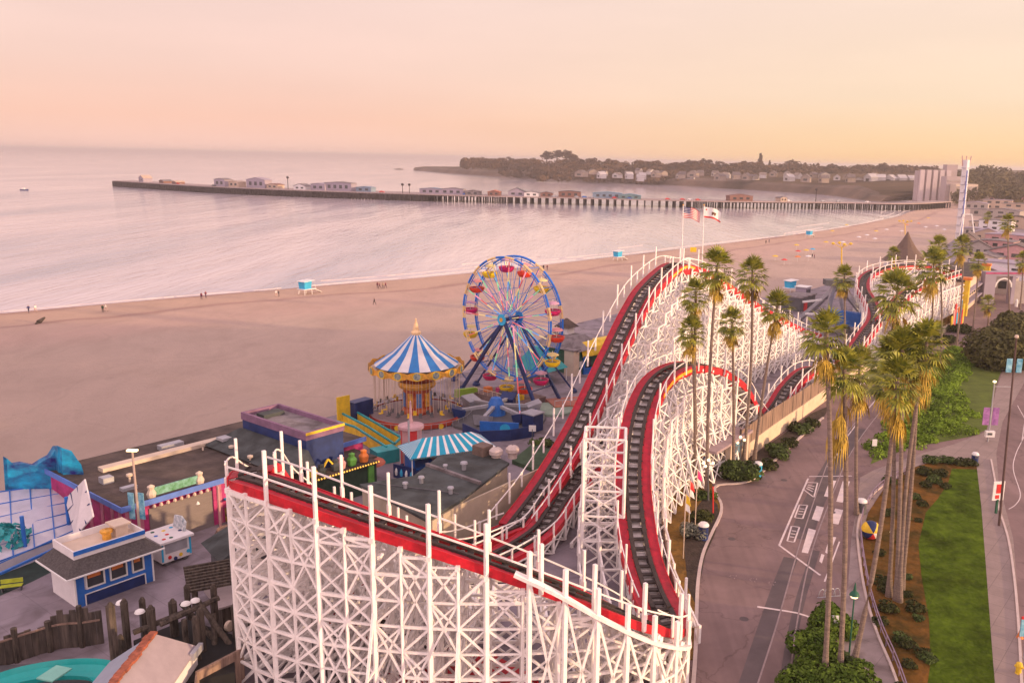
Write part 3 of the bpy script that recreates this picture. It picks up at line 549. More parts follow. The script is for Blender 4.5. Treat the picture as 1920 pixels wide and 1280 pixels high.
# lifeguard huts
def guard(u, v, rz, label):
    c = G(u, v, 0); t = thing('lifeguard_hut', label, 'lifeguard hut', c, rz=rz)
    def P(nm, mt, f): q = MB(); f(q); o = q.build(nm, mt); o.parent = t
    for sx in (-1.1, 1.1):
        for sy in (-1.1, 1.1): P('leg', M_post, lambda q: q.beam((sx * 1.1, sy * 1.1, -.1), (sx, sy, 1.3), .16))
    P('deck', M_post, lambda q: q.box((.4, 0, 1.35), (4.0, 2.9, .14)))
    P('cabin', M_cyan, lambda q: q.hexa([V((-1.1, -1.1, 1.42)), V((1, -1.1, 1.42)), V((1, 1.1, 1.42)), V((-1.1, 1.1, 1.42))], [V((-1.25, -1.25, 3.3)), V((1.15, -1.25, 3.5)), V((1.15, 1.25, 3.5)), V((-1.25, 1.25, 3.3))]))
    P('roof', M_post, lambda q: q.hexa([V((-1.5, -1.5, 3.3)), V((1.9, -1.5, 3.55)), V((1.9, 1.5, 3.55)), V((-1.5, 1.5, 3.3))], [V((-1.5, -1.5, 3.42)), V((1.9, -1.5, 3.67)), V((1.9, 1.5, 3.67)), V((-1.5, 1.5, 3.42))]))
    P('window', M_glass, lambda q: q.box((1.12, 0, 2.6), (.06, 1.5, .8)))
    P('railing', M_post, lambda q: [q.beam((1.2, y, 2.3), (2.3, y, 2.3), .07) or q.beam((2.3, y, 1.4), (2.3, y, 2.3), .07) for y in (-1.35, 1.35)] + [q.beam((2.3, -1.35, 2.3), (2.3, 1.35, 2.3), .07)])
    P('ramp', M_post, lambda q: q.hexa([V((2.3, -.5, 1.2)), V((2.3, .5, 1.2)), V((5, .5, 0)), V((5, -.5, 0))], [V((2.3, -.5, 1.35)), V((2.3, .5, 1.35)), V((5, .5, .12)), V((5, -.5, .12))]))
    return t
guard(573, 551, 1.0, 'cyan lifeguard hut on white stilts at the water edge, nearest of all')
guard(1158, 488, .8, 'cyan lifeguard hut on the beach right of the ferris wheel')
guard(1517, 445, .8, 'small cyan lifeguard hut beyond the palms near the shore')
guard(1481, 548, .6, 'cyan lifeguard hut standing beside the far swing ride')
# driftwood, umbrellas, small craft on the far beach
q = MB(); q.tube([G(72, 606) + V((0, 0, .2)), G(82, 603) + V((.3, 0, .9))], [.5, .2], 6); q.tube([G(72, 606), G(66, 608) + V((0, 0, .2))], [.4, .1], 6); tag(q.build('driftwood', M_log), 'dark driftwood stump on the sand at far left', 'driftwood')
ucol = [(M_org, 'orange'), (M_wwall, 'white'), (M_yel, 'yellow'), (M_redp, 'red'), (M_cyan, 'blue')]
spots = [(1493, 468, 2), (1511, 478, 2), (1523, 476, 4), (1495, 491, 0), (1496, 480, 3), (1515, 490, 1), (1580, 462, 1), (1610, 452, 1), (1625, 448, 1), (1642, 440, 2), (1662, 437, 1), (1700, 428, 0), (1722, 425, 0), (1735, 432, 1), (1756, 430, 1), (1640, 455, 1), (1587, 428, 2), (1560, 440, 2), (1453, 490, 2), (1740, 414, 2), (1690, 440, 1), (1770, 437, 1), (1470, 497, 3), (1548, 462, 2)]
cnt = {}
um0 = {}
for u, v, ci in spots:
    mt, cn = ucol[ci]; c = G(u, v)
    lab = cn + ' beach umbrella open on the far sand ' + ('left of the far swing ride tower' if u < 1530 else 'between the masts' if u < 1660 else 'below the pier near the drop tower')
    if ci in um0: o = dup(um0[ci], c, rnd.random(), lab); o['group'] = 'umbrellas: ' + lab; continue
    t = thing('beach_umbrella', lab, 'umbrella', c, 'umbrellas: ' + lab)
    q = MB(); q.tube([c, c + V((0, 0, 2.2))], .04, 5); q.build('pole', M_post, t); q = MB(); q.lathe(c + V((0, 0, 1.9)), [(1.25, 0), (1.1, .1), (.6, .35), (.05, .5)], 10); q.build('canopy', mt, t); um0[ci] = t

# ------------------------------------------------------------------ boardwalk paving
def sheet(name, pxs, z, mt, extra=()):
    q = MB(); q.sheet([G(u, v, z) if len(p_) == 2 else p_ for p_ in pxs for (u, v) in [p_[:2]]], z); return struct(q, name, mt)
def slab(name, pxs, z, mt, h=.14):
    q = MB(); q.prism([G(u, v, z) for u, v in pxs], z - h - .1, z); return struct(q, name, mt)
sheet('boardwalk', [(-300, 1045), (-20, 940), (160, 905), (450, 822), (640, 775), (820, 716), (1010, 640), (1085, 605), (1200, 578), (1330, 570), (1450, 556), (1530, 540), (1640, 505), (1760, 470), (1830, 420), (1960, 400), (2300, 420), (2300, 700), (1560, 880), (1250, 1000), (1230, 1400), (-300, 1500)], .012, M_pave)
def wall(mb, A, B, z0, z1, th=.2, mi=0):
    A = V((A[0], A[1], 0)); B = V((B[0], B[1], 0)); d = (B - A).normalized(); n = V((-d.y, d.x, 0)) * th / 2
    mb.hexa([A - n + V((0, 0, z0)), B - n + V((0, 0, z0)), B + n + V((0, 0, z0)), A + n + V((0, 0, z0))], [A - n + V((0, 0, z1)), B - n + V((0, 0, z1)), B + n + V((0, 0, z1)), A + n + V((0, 0, z1))], mi)
class O:                                       # a thing laid out in the boardwalk's own axes (x towards the street, y along it)
    def __init__(s, name, label, cat, o, a=AX, group=None): s.o = V((o[0], o[1], o[2] if len(o) > 2 else 0)); s.a = a; s.t = thing(name, label, cat, s.o, group); s.x = V((cos(a), -sin(a), 0)); s.y = V((sin(a), cos(a), 0))
    def p(s, x, y, z=0): return s.o + s.x * x + s.y * y + V((0, 0, z))
    def box(s, name, mt, x0, x1, y0, y1, z0, z1, parent=None): q = MB(); q.box(s.p((x0 + x1) / 2, (y0 + y1) / 2, (z0 + z1) / 2), (x1 - x0, y1 - y0, z1 - z0), s.a); return q.build(name, mt, parent or s.t)
    def boxes(s, name, mt, L, parent=None):
        if len(L) > 1 and name in ('roof_unit', 'tower', 'tower_cap', 'pillar', 'wall_panel', 'awning', 'balcony', 'corner_trim', 'back_wall', 'skylight'):
            for l in L: o = s.boxes(name, mt, [l], parent)
            return o
        q = MB()
        for x0, x1, y0, y1, z0, z1 in L: q.box(s.p((x0 + x1) / 2, (y0 + y1) / 2, (z0 + z1) / 2), (x1 - x0, y1 - y0, z1 - z0), s.a)
        return q.build(name, mt, parent or s.t)
    def hexa(s, name, mt, b, t, parent=None): q = MB(); q.hexa([s.p(*i) for i in b], [s.p(*i) for i in t]); return q.build(name, mt, parent or s.t)
# --- blue and white kiosk
k = O('kiosk', 'blue and white food kiosk with grey shingle eave and three windows', 'kiosk', (-40.4, 64.6))
LX, LY = 4.3, 6.2
k.box('wall', M_wwall, -LX, 0, 0, LY, 0, 3.35)
k.boxes('front_frame', M_blue, [(.0, .08, 0, .7, 0, 3), (.0, .08, LY - .7, LY, 0, 3), (.0, .08, .7, LY - .7, .95, 1.35), (.0, .08, 2.35, 2.65, 1.35, 3), (.0, .08, 4.15, 4.45, 1.35, 3), (.0, .08, .7, LY - .7, 2.9, 3)])
k.box('base_panel', M_navy, 0, .05, .7, LY - .7, 0, .95)
k.boxes('trim', M_post, [(.08, .14, .65, .73, 0, 1.0), (.08, .14, LY - .73, LY - .65, 0, 1.0), (.08, .14, .65, LY - .65, .92, 1.0), (-.05, .14, -.06, .06, 0, 3), (-.05, .14, LY - .06, LY + .06, 0, 3)])
for y0, y1 in ((.8, 2.3), (2.7, 4.1), (4.5, 5.5)):
    f = k.boxes('window', M_post, [(.04, .15, y0, y1, 1.35, 1.45), (.04, .15, y0, y1, 2.8, 2.9), (.04, .15, y0, y0 + .1, 1.45, 2.8), (.04, .15, y1 - .1, y1, 1.45, 2.8)])
    k.box('pane', M_glass, 0, .03, y0 + .1, y1 - .1, 1.45, 2.8, f); k.box('poster', M_org, .03, .06, y0 + .2, y1 - .3, 2.2, 2.75, f)
e = .85
b = [(-LX - .5, -e, 3.0), (e, -e, 3.0), (e, LY + .7, 3.0), (-LX - .5, LY + .7, 3.0)]; tp = [(-LX + .2, .4, 3.95), (-.5, .4, 3.95), (-.5, LY - .3, 3.95), (-LX + .2, LY - .3, 3.95)]
k.hexa('eave', M_shing, b, tp)
k.boxes('fascia', M_post, [(e - .05, e + .06, -e - .06, LY + .76, 2.9, 3.02), (-LX - .5, e - .05, -e - .06, -e + .05, 2.9, 3.02)])
k.boxes('parapet', M_wwall, [(-LX + .1, -.4, .3, .42, 3.9, 4.6), (-LX + .1, -.4, LY - .32, LY - .2, 3.9, 4.6), (-.52, -.4, .42, LY - .32, 3.9, 4.6), (-LX + .1, -LX + .2, .42, LY - .32, 3.9, 4.6)])
k.boxes('blue_band', M_blue, [(-.4, -.33, .3, LY - .2, 4.25, 4.6)])
k.box('flat_roof', M_stucco, -LX + .2, -.52, .42, LY - .32, 3.95, 4.05)
a_ = k.boxes('roof_vent', M_stucco, [(-3, -1.8, 4.3, 5.3, 4.05, 5.0), (-3.2, -1.6, 4.1, 5.5, 5.0, 5.15)])
q = MB(); q.lathe(k.p(-2.2, 3.7, 4.05), [(.35, 0), (.35, .5), (.5, .6), (.5, .8), (.1, .9)], 10); q.build('roof_fan', M_gold, k.t)
# --- spotted white trailer
k = O('food_trailer', 'small white food trailer with coloured spots and a sign board on top', 'trailer', (-37.0, 71.9))
k.boxes('body', M_wwall, [(-3.0, 0, 0, 2.7, .35, 2.2)]); k.box('roof', M_wwall, -3.2, .3, -.2, 2.9, 2.2, 2.4); k.box('side_window', M_lgrey, 0, .03, .35, 2.35, 1.15, 2.05)
k.boxes('corner_trim', M_cyan, [(.0, .05, 0, .16, .5, 2.2), (0, .05, 2.54, 2.7, .5, 2.2)])
for i, (x, y, z, mt) in enumerate([(.04, .7, .75, M_redp), (.04, 1.7, .7, M_yel), (.04, 2.4, .8, M_cyan), (.04, 1.2, .5, M_navy)]):
    q = MB(); q.tube([k.p(x - .03, y, z), k.p(x + .02, y, z)], .17, 10); q.build('spot', mt, k.t)
for i, (x, y, mt) in enumerate([(-2.6, .6, M_dgrn), (-2.2, 1.4, M_yel), (-1.2, 2.4, M_navy), (-1.2, 1.2, M_redp), (-.4, .5, M_redp), (-.3, 1.1, M_dgrn), (-2.4, 2.2, M_cyan), (-1.6, .4, M_blue)]):
    q = MB(); q.tube([k.p(x, y, 2.4), k.p(x, y, 2.43)], .17, 10); q.build('spot', mt, k.t)
for sy in (.5, 2.2):
    for sx in (-2.6, -.2): q = MB(); q.tube([k.p(sx - .1, sy, .3), k.p(sx + .1, sy, .3)], .3, 10); q.build('wheel', M_grey, k.t)
q = MB(); q.add([k.p(-2.6, 2.5, 2.45), k.p(-.6, 2.5, 2.45), k.p(-.5, 2.6, 3.3), k.p(-1.2, 2.6, 3.7), k.p(-2.4, 2.6, 3.5), k.p(-2.6, 2.6, 2.45), k.p(-.6, 2.62, 2.45), k.p(-.5, 2.72, 3.3), k.p(-1.2, 2.72, 3.7), k.p(-2.4, 2.72, 3.5)], [(0, 1, 2, 3, 4), (9, 8, 7, 6, 5), (0, 4, 9, 5), (1, 6, 7, 2), (2, 7, 8, 3), (3, 8, 9, 4)])
q.build('sign_board', mat('pale_patterned_sign', (.45, .6, .68), .6, .5, 3, col2=(.85, .85, .85)), k.t)
# --- long beach building with brown roof
k = O('arcade_building', 'long low building with brown roof, blue edge and magenta walls beside the beach', 'building', (-41.4, 74.4))
k.boxes('roof', M_roof, [(-16, .3, -.3, 27, 4.3, 4.5)]); k.boxes('fascia', mat('periwinkle_paint', (.10, .19, .55), .6, .15, 1), [(.3, .42, -.4, 27, 4.2, 4.72), (-16, .3, -.42, -.3, 4.2, 4.72)])
k.boxes('wall', M_mag, [(-16, 0, 0, 26.8, 0, 4.3)])
k.boxes('wall_panel', mat('pink_panel', (.5, .16, .24), .6, .3, .8), [(0, .06, y, y + .5, 0, 4.2) for y in (.1, 1.2, 8.9, 10.1, 11.2, 12.4)] + [(x, x + .6, -.06, 0, 0, 4.2) for x in (-1, -2.5, -4.5, -7, -9)])
k.box('shutter', mat('brown_grey_shutter', (.20, .165, .16), .7, .1, 1, stretch=(1, 1, 8)), 0, .1, 2.2, 8.4, 0, 3.7)
for i in range(9): q = MB(); q.lathe(k.p(.35, 2.6 + i * .65, 3.85), [(.02, .3), (.16, .15), (.16, 0), (.05, -.1)], 6); q.build('eave_lamp', M_stucco, k.t)
k.boxes('roof_duct', M_stucco, [(-11.5, -10.4, 3, 17.5, 4.5, 4.9)]); k.boxes('roof_unit', M_lgrey, [(-8, -7, 1.5, 2.5, 4.5, 5.1), (-4.5, -3.8, 1.8, 3.2, 4.5, 4.8), (-13.4, -12.4, 10, 12.5, 4.5, 5.0)]); 
for x, y in ((-6.4, 14.5), (-2.1, 14), (-6, -0.0 + 3.5), (-9.5, 13)): q = MB(); q.lathe(k.p(x, y, 4.5), [(.1, 0), (.1, .5), (.3, .6), (.3, .8), (.05, .9)], 8); q.build('roof_vent', M_stucco, k.t)
k.boxes('awning', M_cyan, [(0, 1.4, 9.6, 13.2, 2.35, 2.5)]); k.boxes('stall_goods', mat('stall_goods', (.18, .10, .05), .8, .7, 3, col2=(.55, .35, .08)), [(.06, 1.2, 9.6, 13.2, .1, 1.5)])
q = MB(); wall(q, k.p(-.2, 2.9), k.p(-.2, 7.2), 4.75, 5.5, .15); q.build('sign', mat('green_sign', (.12, .45, .16), .6, .5, 2, col2=(.25, .5, .45)), k.t)
for y in (2.7, 7.4): q = MB(); q.lathe(k.p(-.2, y, 4.6), [(.35, 0), (.45, .4), (.25, .8), (.35, 1.1), (.05, 1.3)], 8); q.build('sign_finial', M_stucco, k.t)
q = MB(); q.tube([k.p(.7, 8.7, 0), k.p(.7, 8.7, 4.2)], .12, 8); q.build('pillar', M_pink, k.t)
# --- penthouse box on the roof
k2 = O('rooftop_hall', 'boxy hall with grey recessed roof and navy walls rising behind the brown roof', 'building', (-28.6, 86.4))
k2.boxes('wall', M_navy, [(-11.6, 0, 0, 4.6, 0, 7.2)]); k2.boxes('parapet', mat('mauve_parapet', (.22, .12, .2), .8, .2, 1), [(-11.7, -11.4, -.1, 4.7, 7.2, 8), (-.3, .1, -.1, 4.7, 7.2, 8), (-11.4, -.3, -.1, .2, 7.2, 8), (-11.4, -.3, 4.4, 4.7, 7.2, 8)])
k2.boxes('lower_roof', M_roof, [(-13, .9, -3.5, 8.3, 3.35, 3.57)]); k2.boxes('lower_wall', M_mag, [(-12.6, .5, -3.1, 8.0, 0, 3.35)])
k2.box('flat_roof', M_roof3, -11.4, -.3, .2, 4.4, 7.2, 7.5); k2.boxes('yellow_edge', M_yel, [(.1, .18, -.1, 4.7, 7.75, 8.02)]); k2.boxes('hatch', M_roof2, [(-10.4, -9, 1, 3.6, 7.5, 7.9)])
k2.hexa('skirt_roof', M_roof2, [(-13.5, -3.6, 4.7), (1.5, -3.6, 4.7), (1.5, 0, 4.7), (-13.5, 0, 4.7)], [(-11.8, -.3, 6.2), (.3, -.3, 6.2), (.3, 0, 6.2), (-11.8, 0, 6.2)])
k2.boxes('skylight', M_lgrey, [(-12.5, -11.2, -2.7, -1.5, 5.3, 5.6)])
# --- decorated game facade with bulbs
A, B = G(575, 905, 3.2), G(704, 866, 3.2)
t = thing('game_booth', 'dark game booth with yellow bulb edge and green pillars beyond the coaster rail', 'booth', (A.x, A.y, 0)); q = MB(); wall(q, A, B, 0, 3.3, .3); q.build('wall', mat('black_green_wall', (.02, .045, .03), .8, .3, 1), t)
d = (B - A).normalized(); n = V((-d.y, d.x, 0)); q = MB(); q.hexa([A + n * 4, B + n * 4, B - n * .5, A - n * .5], [A + n * 4 + V((0, 0, .3)), B + n * 4 + V((0, 0, .3)), B - n * .5 + V((0, 0, .3)), A - n * .5 + V((0, 0, .3))]); q.build('roof', M_roof, t)
for i in range(26): p = A.lerp(B, i / 25) - n * .6 + V((0, 0, .2)); q = MB(); q.lathe(p, [(.01, -.1), (.11, 0), (.01, .12)], 5); q.build('bulb', M_bulb, t)
for f, w_ in ((.05, .5), (.86, .7)): p = A.lerp(B, f); q = MB(); wall(q, p - n * .3, p - n * .3 + d * w_, 0, 3.1, .2); q.build('pillar', M_green, t)
for i, (f, mt, sz) in enumerate([(.1, M_yel, 1.2), (.32, M_yel, 1.8), (.5, M_pink, 1.4), (.66, M_green, 1.5), (.84, M_org, 1.5), (.22, M_roof2, 1.2), (.42, M_roof2, 1.3)]):
    p = A.lerp(B, f) + n * .2 + V((0, 0, .3)); q = MB()
    if i == 1: q.beam(p - d * 1.2, p + V((0, 0, 1.5)), .16); q.beam(p + d * 1.2, p + V((0, 0, 1.5)), .16)
    else: q.lathe(p, [(.1, 0), (.45, .1), (.55, sz * .5), (.3, sz * .7), (.36, sz * .9), (.05, sz)], 8)
    q.build('roof_ornament', mt, t)
t2 = G(690, 905, 0); q = MB(); q.lathe(t2, [(.1, 0), (.1, 2.3), (2.0, 2.35), (1.9, 2.5), (.1, 2.9)], 20); tag(q.build('parasol', mat('rust_canvas', (.38, .10, .06), .8, .2, 1)), 'round rust red parasol in front of the dark game booth', 'parasol')
# --- dark slate-roofed building with beige wall
rp = [(674, 908), (776, 892), (823, 855), (910, 846), (955, 868), (867, 936), (800, 975)]
t = thing('ride_hall', 'low building with dark slate roof and beige wall behind the coaster valley', 'building', G(850, 930, 0)); P_ = [G(u, v, 4.2) for u, v in rp]
q = MB(); q.prism([p.lerp(sum(P_, V()) / 7, .03) for p in P_], 0, 4.0); q.build('wall', mat('beige_wall', (.42, .35, .27), .85, .12, .6), t); q = MB(); q.prism(P_, 4.0, 4.25); q.build('roof', M_roof2, t)
A, B = G(867, 936, 4.2), G(1010, 885, 3.4); q = MB(); wall(q, A, B, 0, 3.8, .2); wall(q, G(800, 975, 4.2), A, 0, 3.9, .2); q.build('curved_wall', MATS['beige_wall'], t)
for u, v in ((930, 862), (961, 858)): q = MB(); q.lathe(G(u, v, 3.9), [(.5, 0), (.5, .5), (.75, .7), (.75, 1.1), (.5, 1.35), (.1, 1.5)], 12); q.build('exhaust_fan', mat('pale_dome', (.55, .45, .42), .6, .1, 2), t)
for u_, v_, s_ in ((790, 905, .5), (835, 880, .4), (870, 880, .6), (760, 915, .45), (845, 925, .5)): q = MB(); q.lathe(G(u_, v_, 4.25), [(s_ * .4, 0), (s_ * .4, s_), (s_ * .7, s_ * 1.1), (s_ * .6, s_ * 1.4), (.02, s_ * 1.5)], 9); q.build('roof_vent', M_lgrey, t)
q = MB(); q.beam(G(800, 870, 4.4), G(900, 905, 4.4), .35, .3); q.build('roof_duct', M_roof3, t); q = MB(); q.beam(G(700, 905, 4.3), G(860, 925, 4.3), .1); q.build('roof_cable', M_grey, t)
q = MB(); q.box(G(905, 845, 4.6), (1.6, 1.6, 1.4), AX); q.build('roof_unit', mat('brown_box', (.16, .11, .09), .8, .2, 2), t)
q = MB(); q.prism([G(960, 862, .5), G(1000, 830, .5), G(1040, 845, .5), G(1010, 882, .5)], 0, .5); tag(q.build('turf_patch', mat('dull_turf', (.045, .085, .045), .9, .3, 1)), 'small dull green turf deck beside the pale roof domes', 'turf deck')
# --- striped awning
c = G(838, 835, 3); k = O('striped_awning', 'blue and white striped hipped awning over a counter', 'awning', (c.x, c.y, 0), a=R_(62))
def hip(x0, x1, y0, y1, z0, z1, ins):
    blu, whi = MB(), MB(); nst = 9
    def quad(fn):
        for i in range(nst * 2):
            a, b_ = (i // 2 + (.66 if i % 2 else 0)) / nst, (i // 2 + (1 if i % 2 else .66)) / nst; (blu if i % 2 == 0 and True else whi).add([k.p(*fn(a, 0)), k.p(*fn(b_, 0)), k.p(*fn(b_, 1)), k.p(*fn(a, 1))], [(0, 1, 2, 3)])
    def L2(a, b_, f): return tuple(x + (y - x) * f for x, y in zip(a, b_))
    c_ = [(x0, y0, z0), (x1, y0, z0), (x1, y1, z0), (x0, y1, z0)]; r_ = [((x0 + x1) / 2, y0 + ins, z1), ((x0 + x1) / 2, y1 - ins, z1)]
    for (a, b_, ra_, rb_) in ((c_[1], c_[2], r_[0], r_[1]), (c_[3], c_[0], r_[1], r_[0]), (c_[0], c_[1], r_[0], r_[0]), (c_[2], c_[3], r_[1], r_[1])):
        quad(lambda s_, t_, a=a, b_=b_, ra_=ra_, rb_=rb_: L2(L2(a, b_, s_), L2(ra_, rb_, s_), t_))
    blu.build('stripe_panel', mat('awning_blue', (.01, .33, .50), .6, .12, 1), k.t); whi.build('white_stripe_panel', mat('awning_white', (.78, .75, .74), .6, .08, 1), k.t)
hip(-2.6, 2.6, -5.2, 5.2, 2.9, 4.3, 2.2)
for x in (-2.4, 2.4):
    for y in (-4.9, 0, 4.9): q = MB(); q.tube([k.p(x, y, 0), k.p(x, y, 2.9)], .07, 6); q.build('pole', M_post, k.t)
q = MB()
for i in range(40): q.lathe(k.p(2.65, -5.2 + i * .267, 2.8), [(.01, -.1), (.09, 0), (.01, .1)], 5)
q.build('fringe', mat('coloured_fringe', (.6, .3, .1), .6, .8, 6, col2=(.1, .5, .6)), k.t)
k.boxes('counter', M_blue, [(-1.6, 1.4, -4.6, -1.5, 0, 1.2), (-1.6, 1.4, -4.6, -4.3, 1.2, 2.8)]); k.boxes('back_wall', M_pink, [(-2, -1.8, -4, 4.8, 0, 2.6)])
# --- red and white drum sign tower
c = G(772, 872, 0); t = thing('ticket_tower', 'red and white striped ticket tower beside the striped awning', 'tower', c); 
for i in range(8):
    q = MB(); a0, a1 = i * pi / 4, (i + 1) * pi / 4; q.add([c + V((1.25 * cos(a), 1.25 * sin(a), z)) for z in (0, 4.6) for a in (a0, a1)], [(0, 1, 3, 2)]); q.build('panel', (M_redp, M_pink)[i % 2], t)
q = MB(); q.lathe(c + V((0, 0, 4.6)), [(1.3, 0), (1.55, .1), (1.5, .4), (.3, .7), (.18, 1.2), (.12, 3.2), (.02, 3.4)], 16); q.build('roof', mat('tower_top', (.5, .3, .32), .6, .2, 1), t)
c = G(768, 884, 0); t = thing('banner_pole', 'slim grey pole standing before the ticket tower and striped awning', 'pole', c); q = MB(); q.tube([c, c + V((0, 0, 6.2))], .12, 8); q.build('pole', M_lgrey, t); q = MB(); q.lathe(c, [(.3, 0), (.3, .2), (.14, .3)], 8); q.build('base', M_lgrey, t)
# blue bench planter
k = O('photo_booth', 'dark blue open booth with pale figures on it near the striped awning', 'booth', G(740, 893, 0), a=R_(120)); k.boxes('wall', M_navy, [(0, .2, 0, 3.2, 0, 1.6), (-1.4, 0, 0, .2, 0, 1.2), (-1.4, 0, 3, 3.2, 0, 1.2)]); k.box('counter', M_blue, -1.2, 0, .2, 3, .7, .85)
for i in range(4): q = MB(); q.lathe(k.p(.25, .5 + i * .75, .3), [(.01, 0), (.14, .1), (.18, .5), (.1, .8), (.01, .95)], 7); q.build('figure', M_cyan if i % 2 else M_post, k.t)
# --- yellow / teal queue maze
t = thing('queue_fence', 'yellow panel queue maze with teal rails beside the swing ride', 'fence', G(700, 800, 0)); LZ = [[(632, 770), (690, 800), (740, 832), (752, 790 + 30), (700, 790), (668, 772)], [(632, 790), (665, 800), (725, 838)]]
for pth in LZ:
    Q = [G(u, v, 1.6) for u, v in pth]
    for A, B in zip(Q, Q[1:]): q = MB(); wall(q, A, B, .1, 1.5, .1); q.build('panel', M_yel, t); q = MB(); q.beam(V((A.x, A.y, 1.62)), V((B.x, B.y, 1.62)), .22); q.build('rail', M_teal, t)
A, B = G(631, 745, 4), G(655, 740, 4); q = MB(); wall(q, A, B, 0, 4, .2); q.build('gate_panel', M_yel, t); A, B = G(658, 754, 3), G(692, 745, 3); q = MB(); wall(q, A, B, 0, 3, 1.6); q.build('hut', M_navy, t); A, B = G(700, 850, 1.2), G(742, 842, 1.2); q = MB(); wall(q, A, B, 0, 1.6, 2.2); q.build('skirt', M_teal, t)
# --- dark spinning ride with blue box fence
k = O('spinning_ride', 'dark thrill ride with grey arms inside a navy fence between awning and ferris wheel', 'ride', G(930, 785, 0), a=R_(75))
q = MB()
for (u, v), (u2, v2) in zip([(868, 800), (900, 815), (958, 812), (1000, 805)], [(900, 815), (958, 812), (1000, 805), (1005, 770)]): wall(q, G(u, v, 1), G(u2, v2, 1), 0, 1.5, .15)
q.build('fence', M_navy, k.t); c0 = k.o
q = MB(); q.lathe(c0, [(7, 0), (7, .35), (6.5, .6), (.1, .7)], 24); q.build('platform', M_grey, k.t); q = MB(); q.lathe(c0 + V((0, 0, .7)), [(1.4, 0), (1.1, 1.6), (.7, 2.4), (.1, 2.6)], 14); q.build('hub', M_blue, k.t)
for i in range(6):
    a = i * pi / 3 + .3; d = V((cos(a), sin(a), 0)); q = MB(); q.beam(c0 + d + V((0, 0, 2)), c0 + d * 5 + V((0, 0, 1.6)), .5, .4); q.build('arm', M_lgrey, k.t); s_ = V((-d.y, d.x, 0)); q = MB(); q.hexa([c0 + d * 4.6 + s_ * 1 + V((0, 0, .8)), c0 + d * 4.6 - s_ + V((0, 0, .8)), c0 + d * 6 - s_ + V((0, 0, .8)), c0 + d * 6 + s_ + V((0, 0, .8))], [c0 + d * 4.4 + s_ * 1.1 + V((0, 0, 1.7)), c0 + d * 4.4 - s_ * 1.1 + V((0, 0, 1.7)), c0 + d * 6.4 - s_ * 1.1 + V((0, 0, 2.3)), c0 + d * 6.4 + s_ * 1.1 + V((0, 0, 2.3))]); q.build('car', M_navy if i % 2 else M_lgrey, k.t)
k = O('ride_entrance', 'blue ride fence panel with a pale round emblem facing the plaza', 'entrance', G(900, 816, 0), a=R_(95)); k.boxes('panel', M_blue, [(0, .2, 0, 5.2, 0, 2)]); q = MB(); q.tube([k.p(.2, 3.4, 1.1), k.p(.26, 3.4, 1.1)], .7, 14); q.build('emblem', M_cyan, k.t); k.boxes('ramp', M_lgrey, [(-3, 0, .6, 3, .2, .35)])
# sign totem and planter by drop
c = G(1015, 838, 0); mbx = MB(); leaf_blob(mbx, c + V((0, 0, .6)), (1.7, 1, .6), 260, .22, rnd); tag(mbx.build('plant', M_leaf), 'low green planter shrub between plaza and turf deck', 'plant')
c = G(998, 835, 0); t = thing('notice_post', 'small dark post with white notice in front of the spinning ride', 'sign', c); q = MB(); q.tube([c, c + V((0, 0, 2.2))], .07, 6); q.build('pole', M_grey, t); q = MB(); q.box(c + V((0, 0, 2.3)), (.9, .08, .8), 0); q.build('board', M_post, t)
k = O('ticket_kiosk', 'navy square kiosk right of the blue ride fence', 'kiosk', G(1000, 812, 0)); k.boxes('wall', M_navy, [(-2, 0, 0, 2, 0, 2.4)]); k.boxes('roof', M_lgrey, [(-2.2, .2, -.2, 2.2, 2.4, 2.55)])
# --- green hut cluster right of the ferris wheel
k = O('green_pavilion', 'green beach pavilion with grey hip roof and white cupola behind the ferris wheel', 'building', G(1080, 700, 0))
k.boxes('wall', M_dgrn, [(-8, 1, -1, 5.5, 0, 4.2)]); k.hexa('roof', M_roof3, [(-8.6, -1.6, 4.2), (1.6, -1.6, 4.2), (1.6, 6.1, 4.2), (-8.6, 6.1, 4.2)], [(-6.5, 1, 6.2), (-1, 1, 6.2), (-1, 3.6, 6.2), (-6.5, 3.6, 6.2)])
k.boxes('cupola', M_wwall, [(-5, -3, 1.2, 3.2, 6.2, 7.4)]); k.hexa('cupola_roof', M_roof, [(-5.6, .6, 7.4), (-2.4, .6, 7.4), (-2.4, 3.8, 7.4), (-5.6, 3.8, 7.4)], [(-4.1, 2.1, 8.9), (-3.9, 2.1, 8.9), (-3.9, 2.3, 8.9), (-4.1, 2.3, 8.9)])
k.boxes('door', M_glass, [(1, 1.05, 1.5, 3, .1, 2.2)]); k.boxes('window', M_post, [(1, 1.06, -.4, 1, 1.2, 2.3)])
k = O('cream_booth', 'narrow cream booth in front of the green pavilion', 'booth', G(1066, 705, 0)); k.boxes('wall', M_stucco, [(-1, 1, 0, 1.6, 0, 4.4)]); k.boxes('roof', M_roof3, [(-1.2, 1.2, -.2, 1.8, 4.4, 4.6)])
k = O('teal_tent', 'teal sloping tent roof behind the lower right of the ferris wheel', 'tent', G(1010, 715, 0)); k.hexa('canopy', M_teal, [(-4, -2, 2.2), (3, -2, 2.2), (3, 4, 2.2), (-4, 4, 2.2)], [(-2, .6, 5.6), (0, .6, 5.6), (0, 1.4, 5.6), (-2, 1.4, 5.6)])
for x in (-3.8, 2.8):
    for y in (-1.8, 3.8): q = MB(); q.tube([k.p(x, y, 0), k.p(x, y, 2.3)], .08, 6); q.build('pole', M_post, k.t)
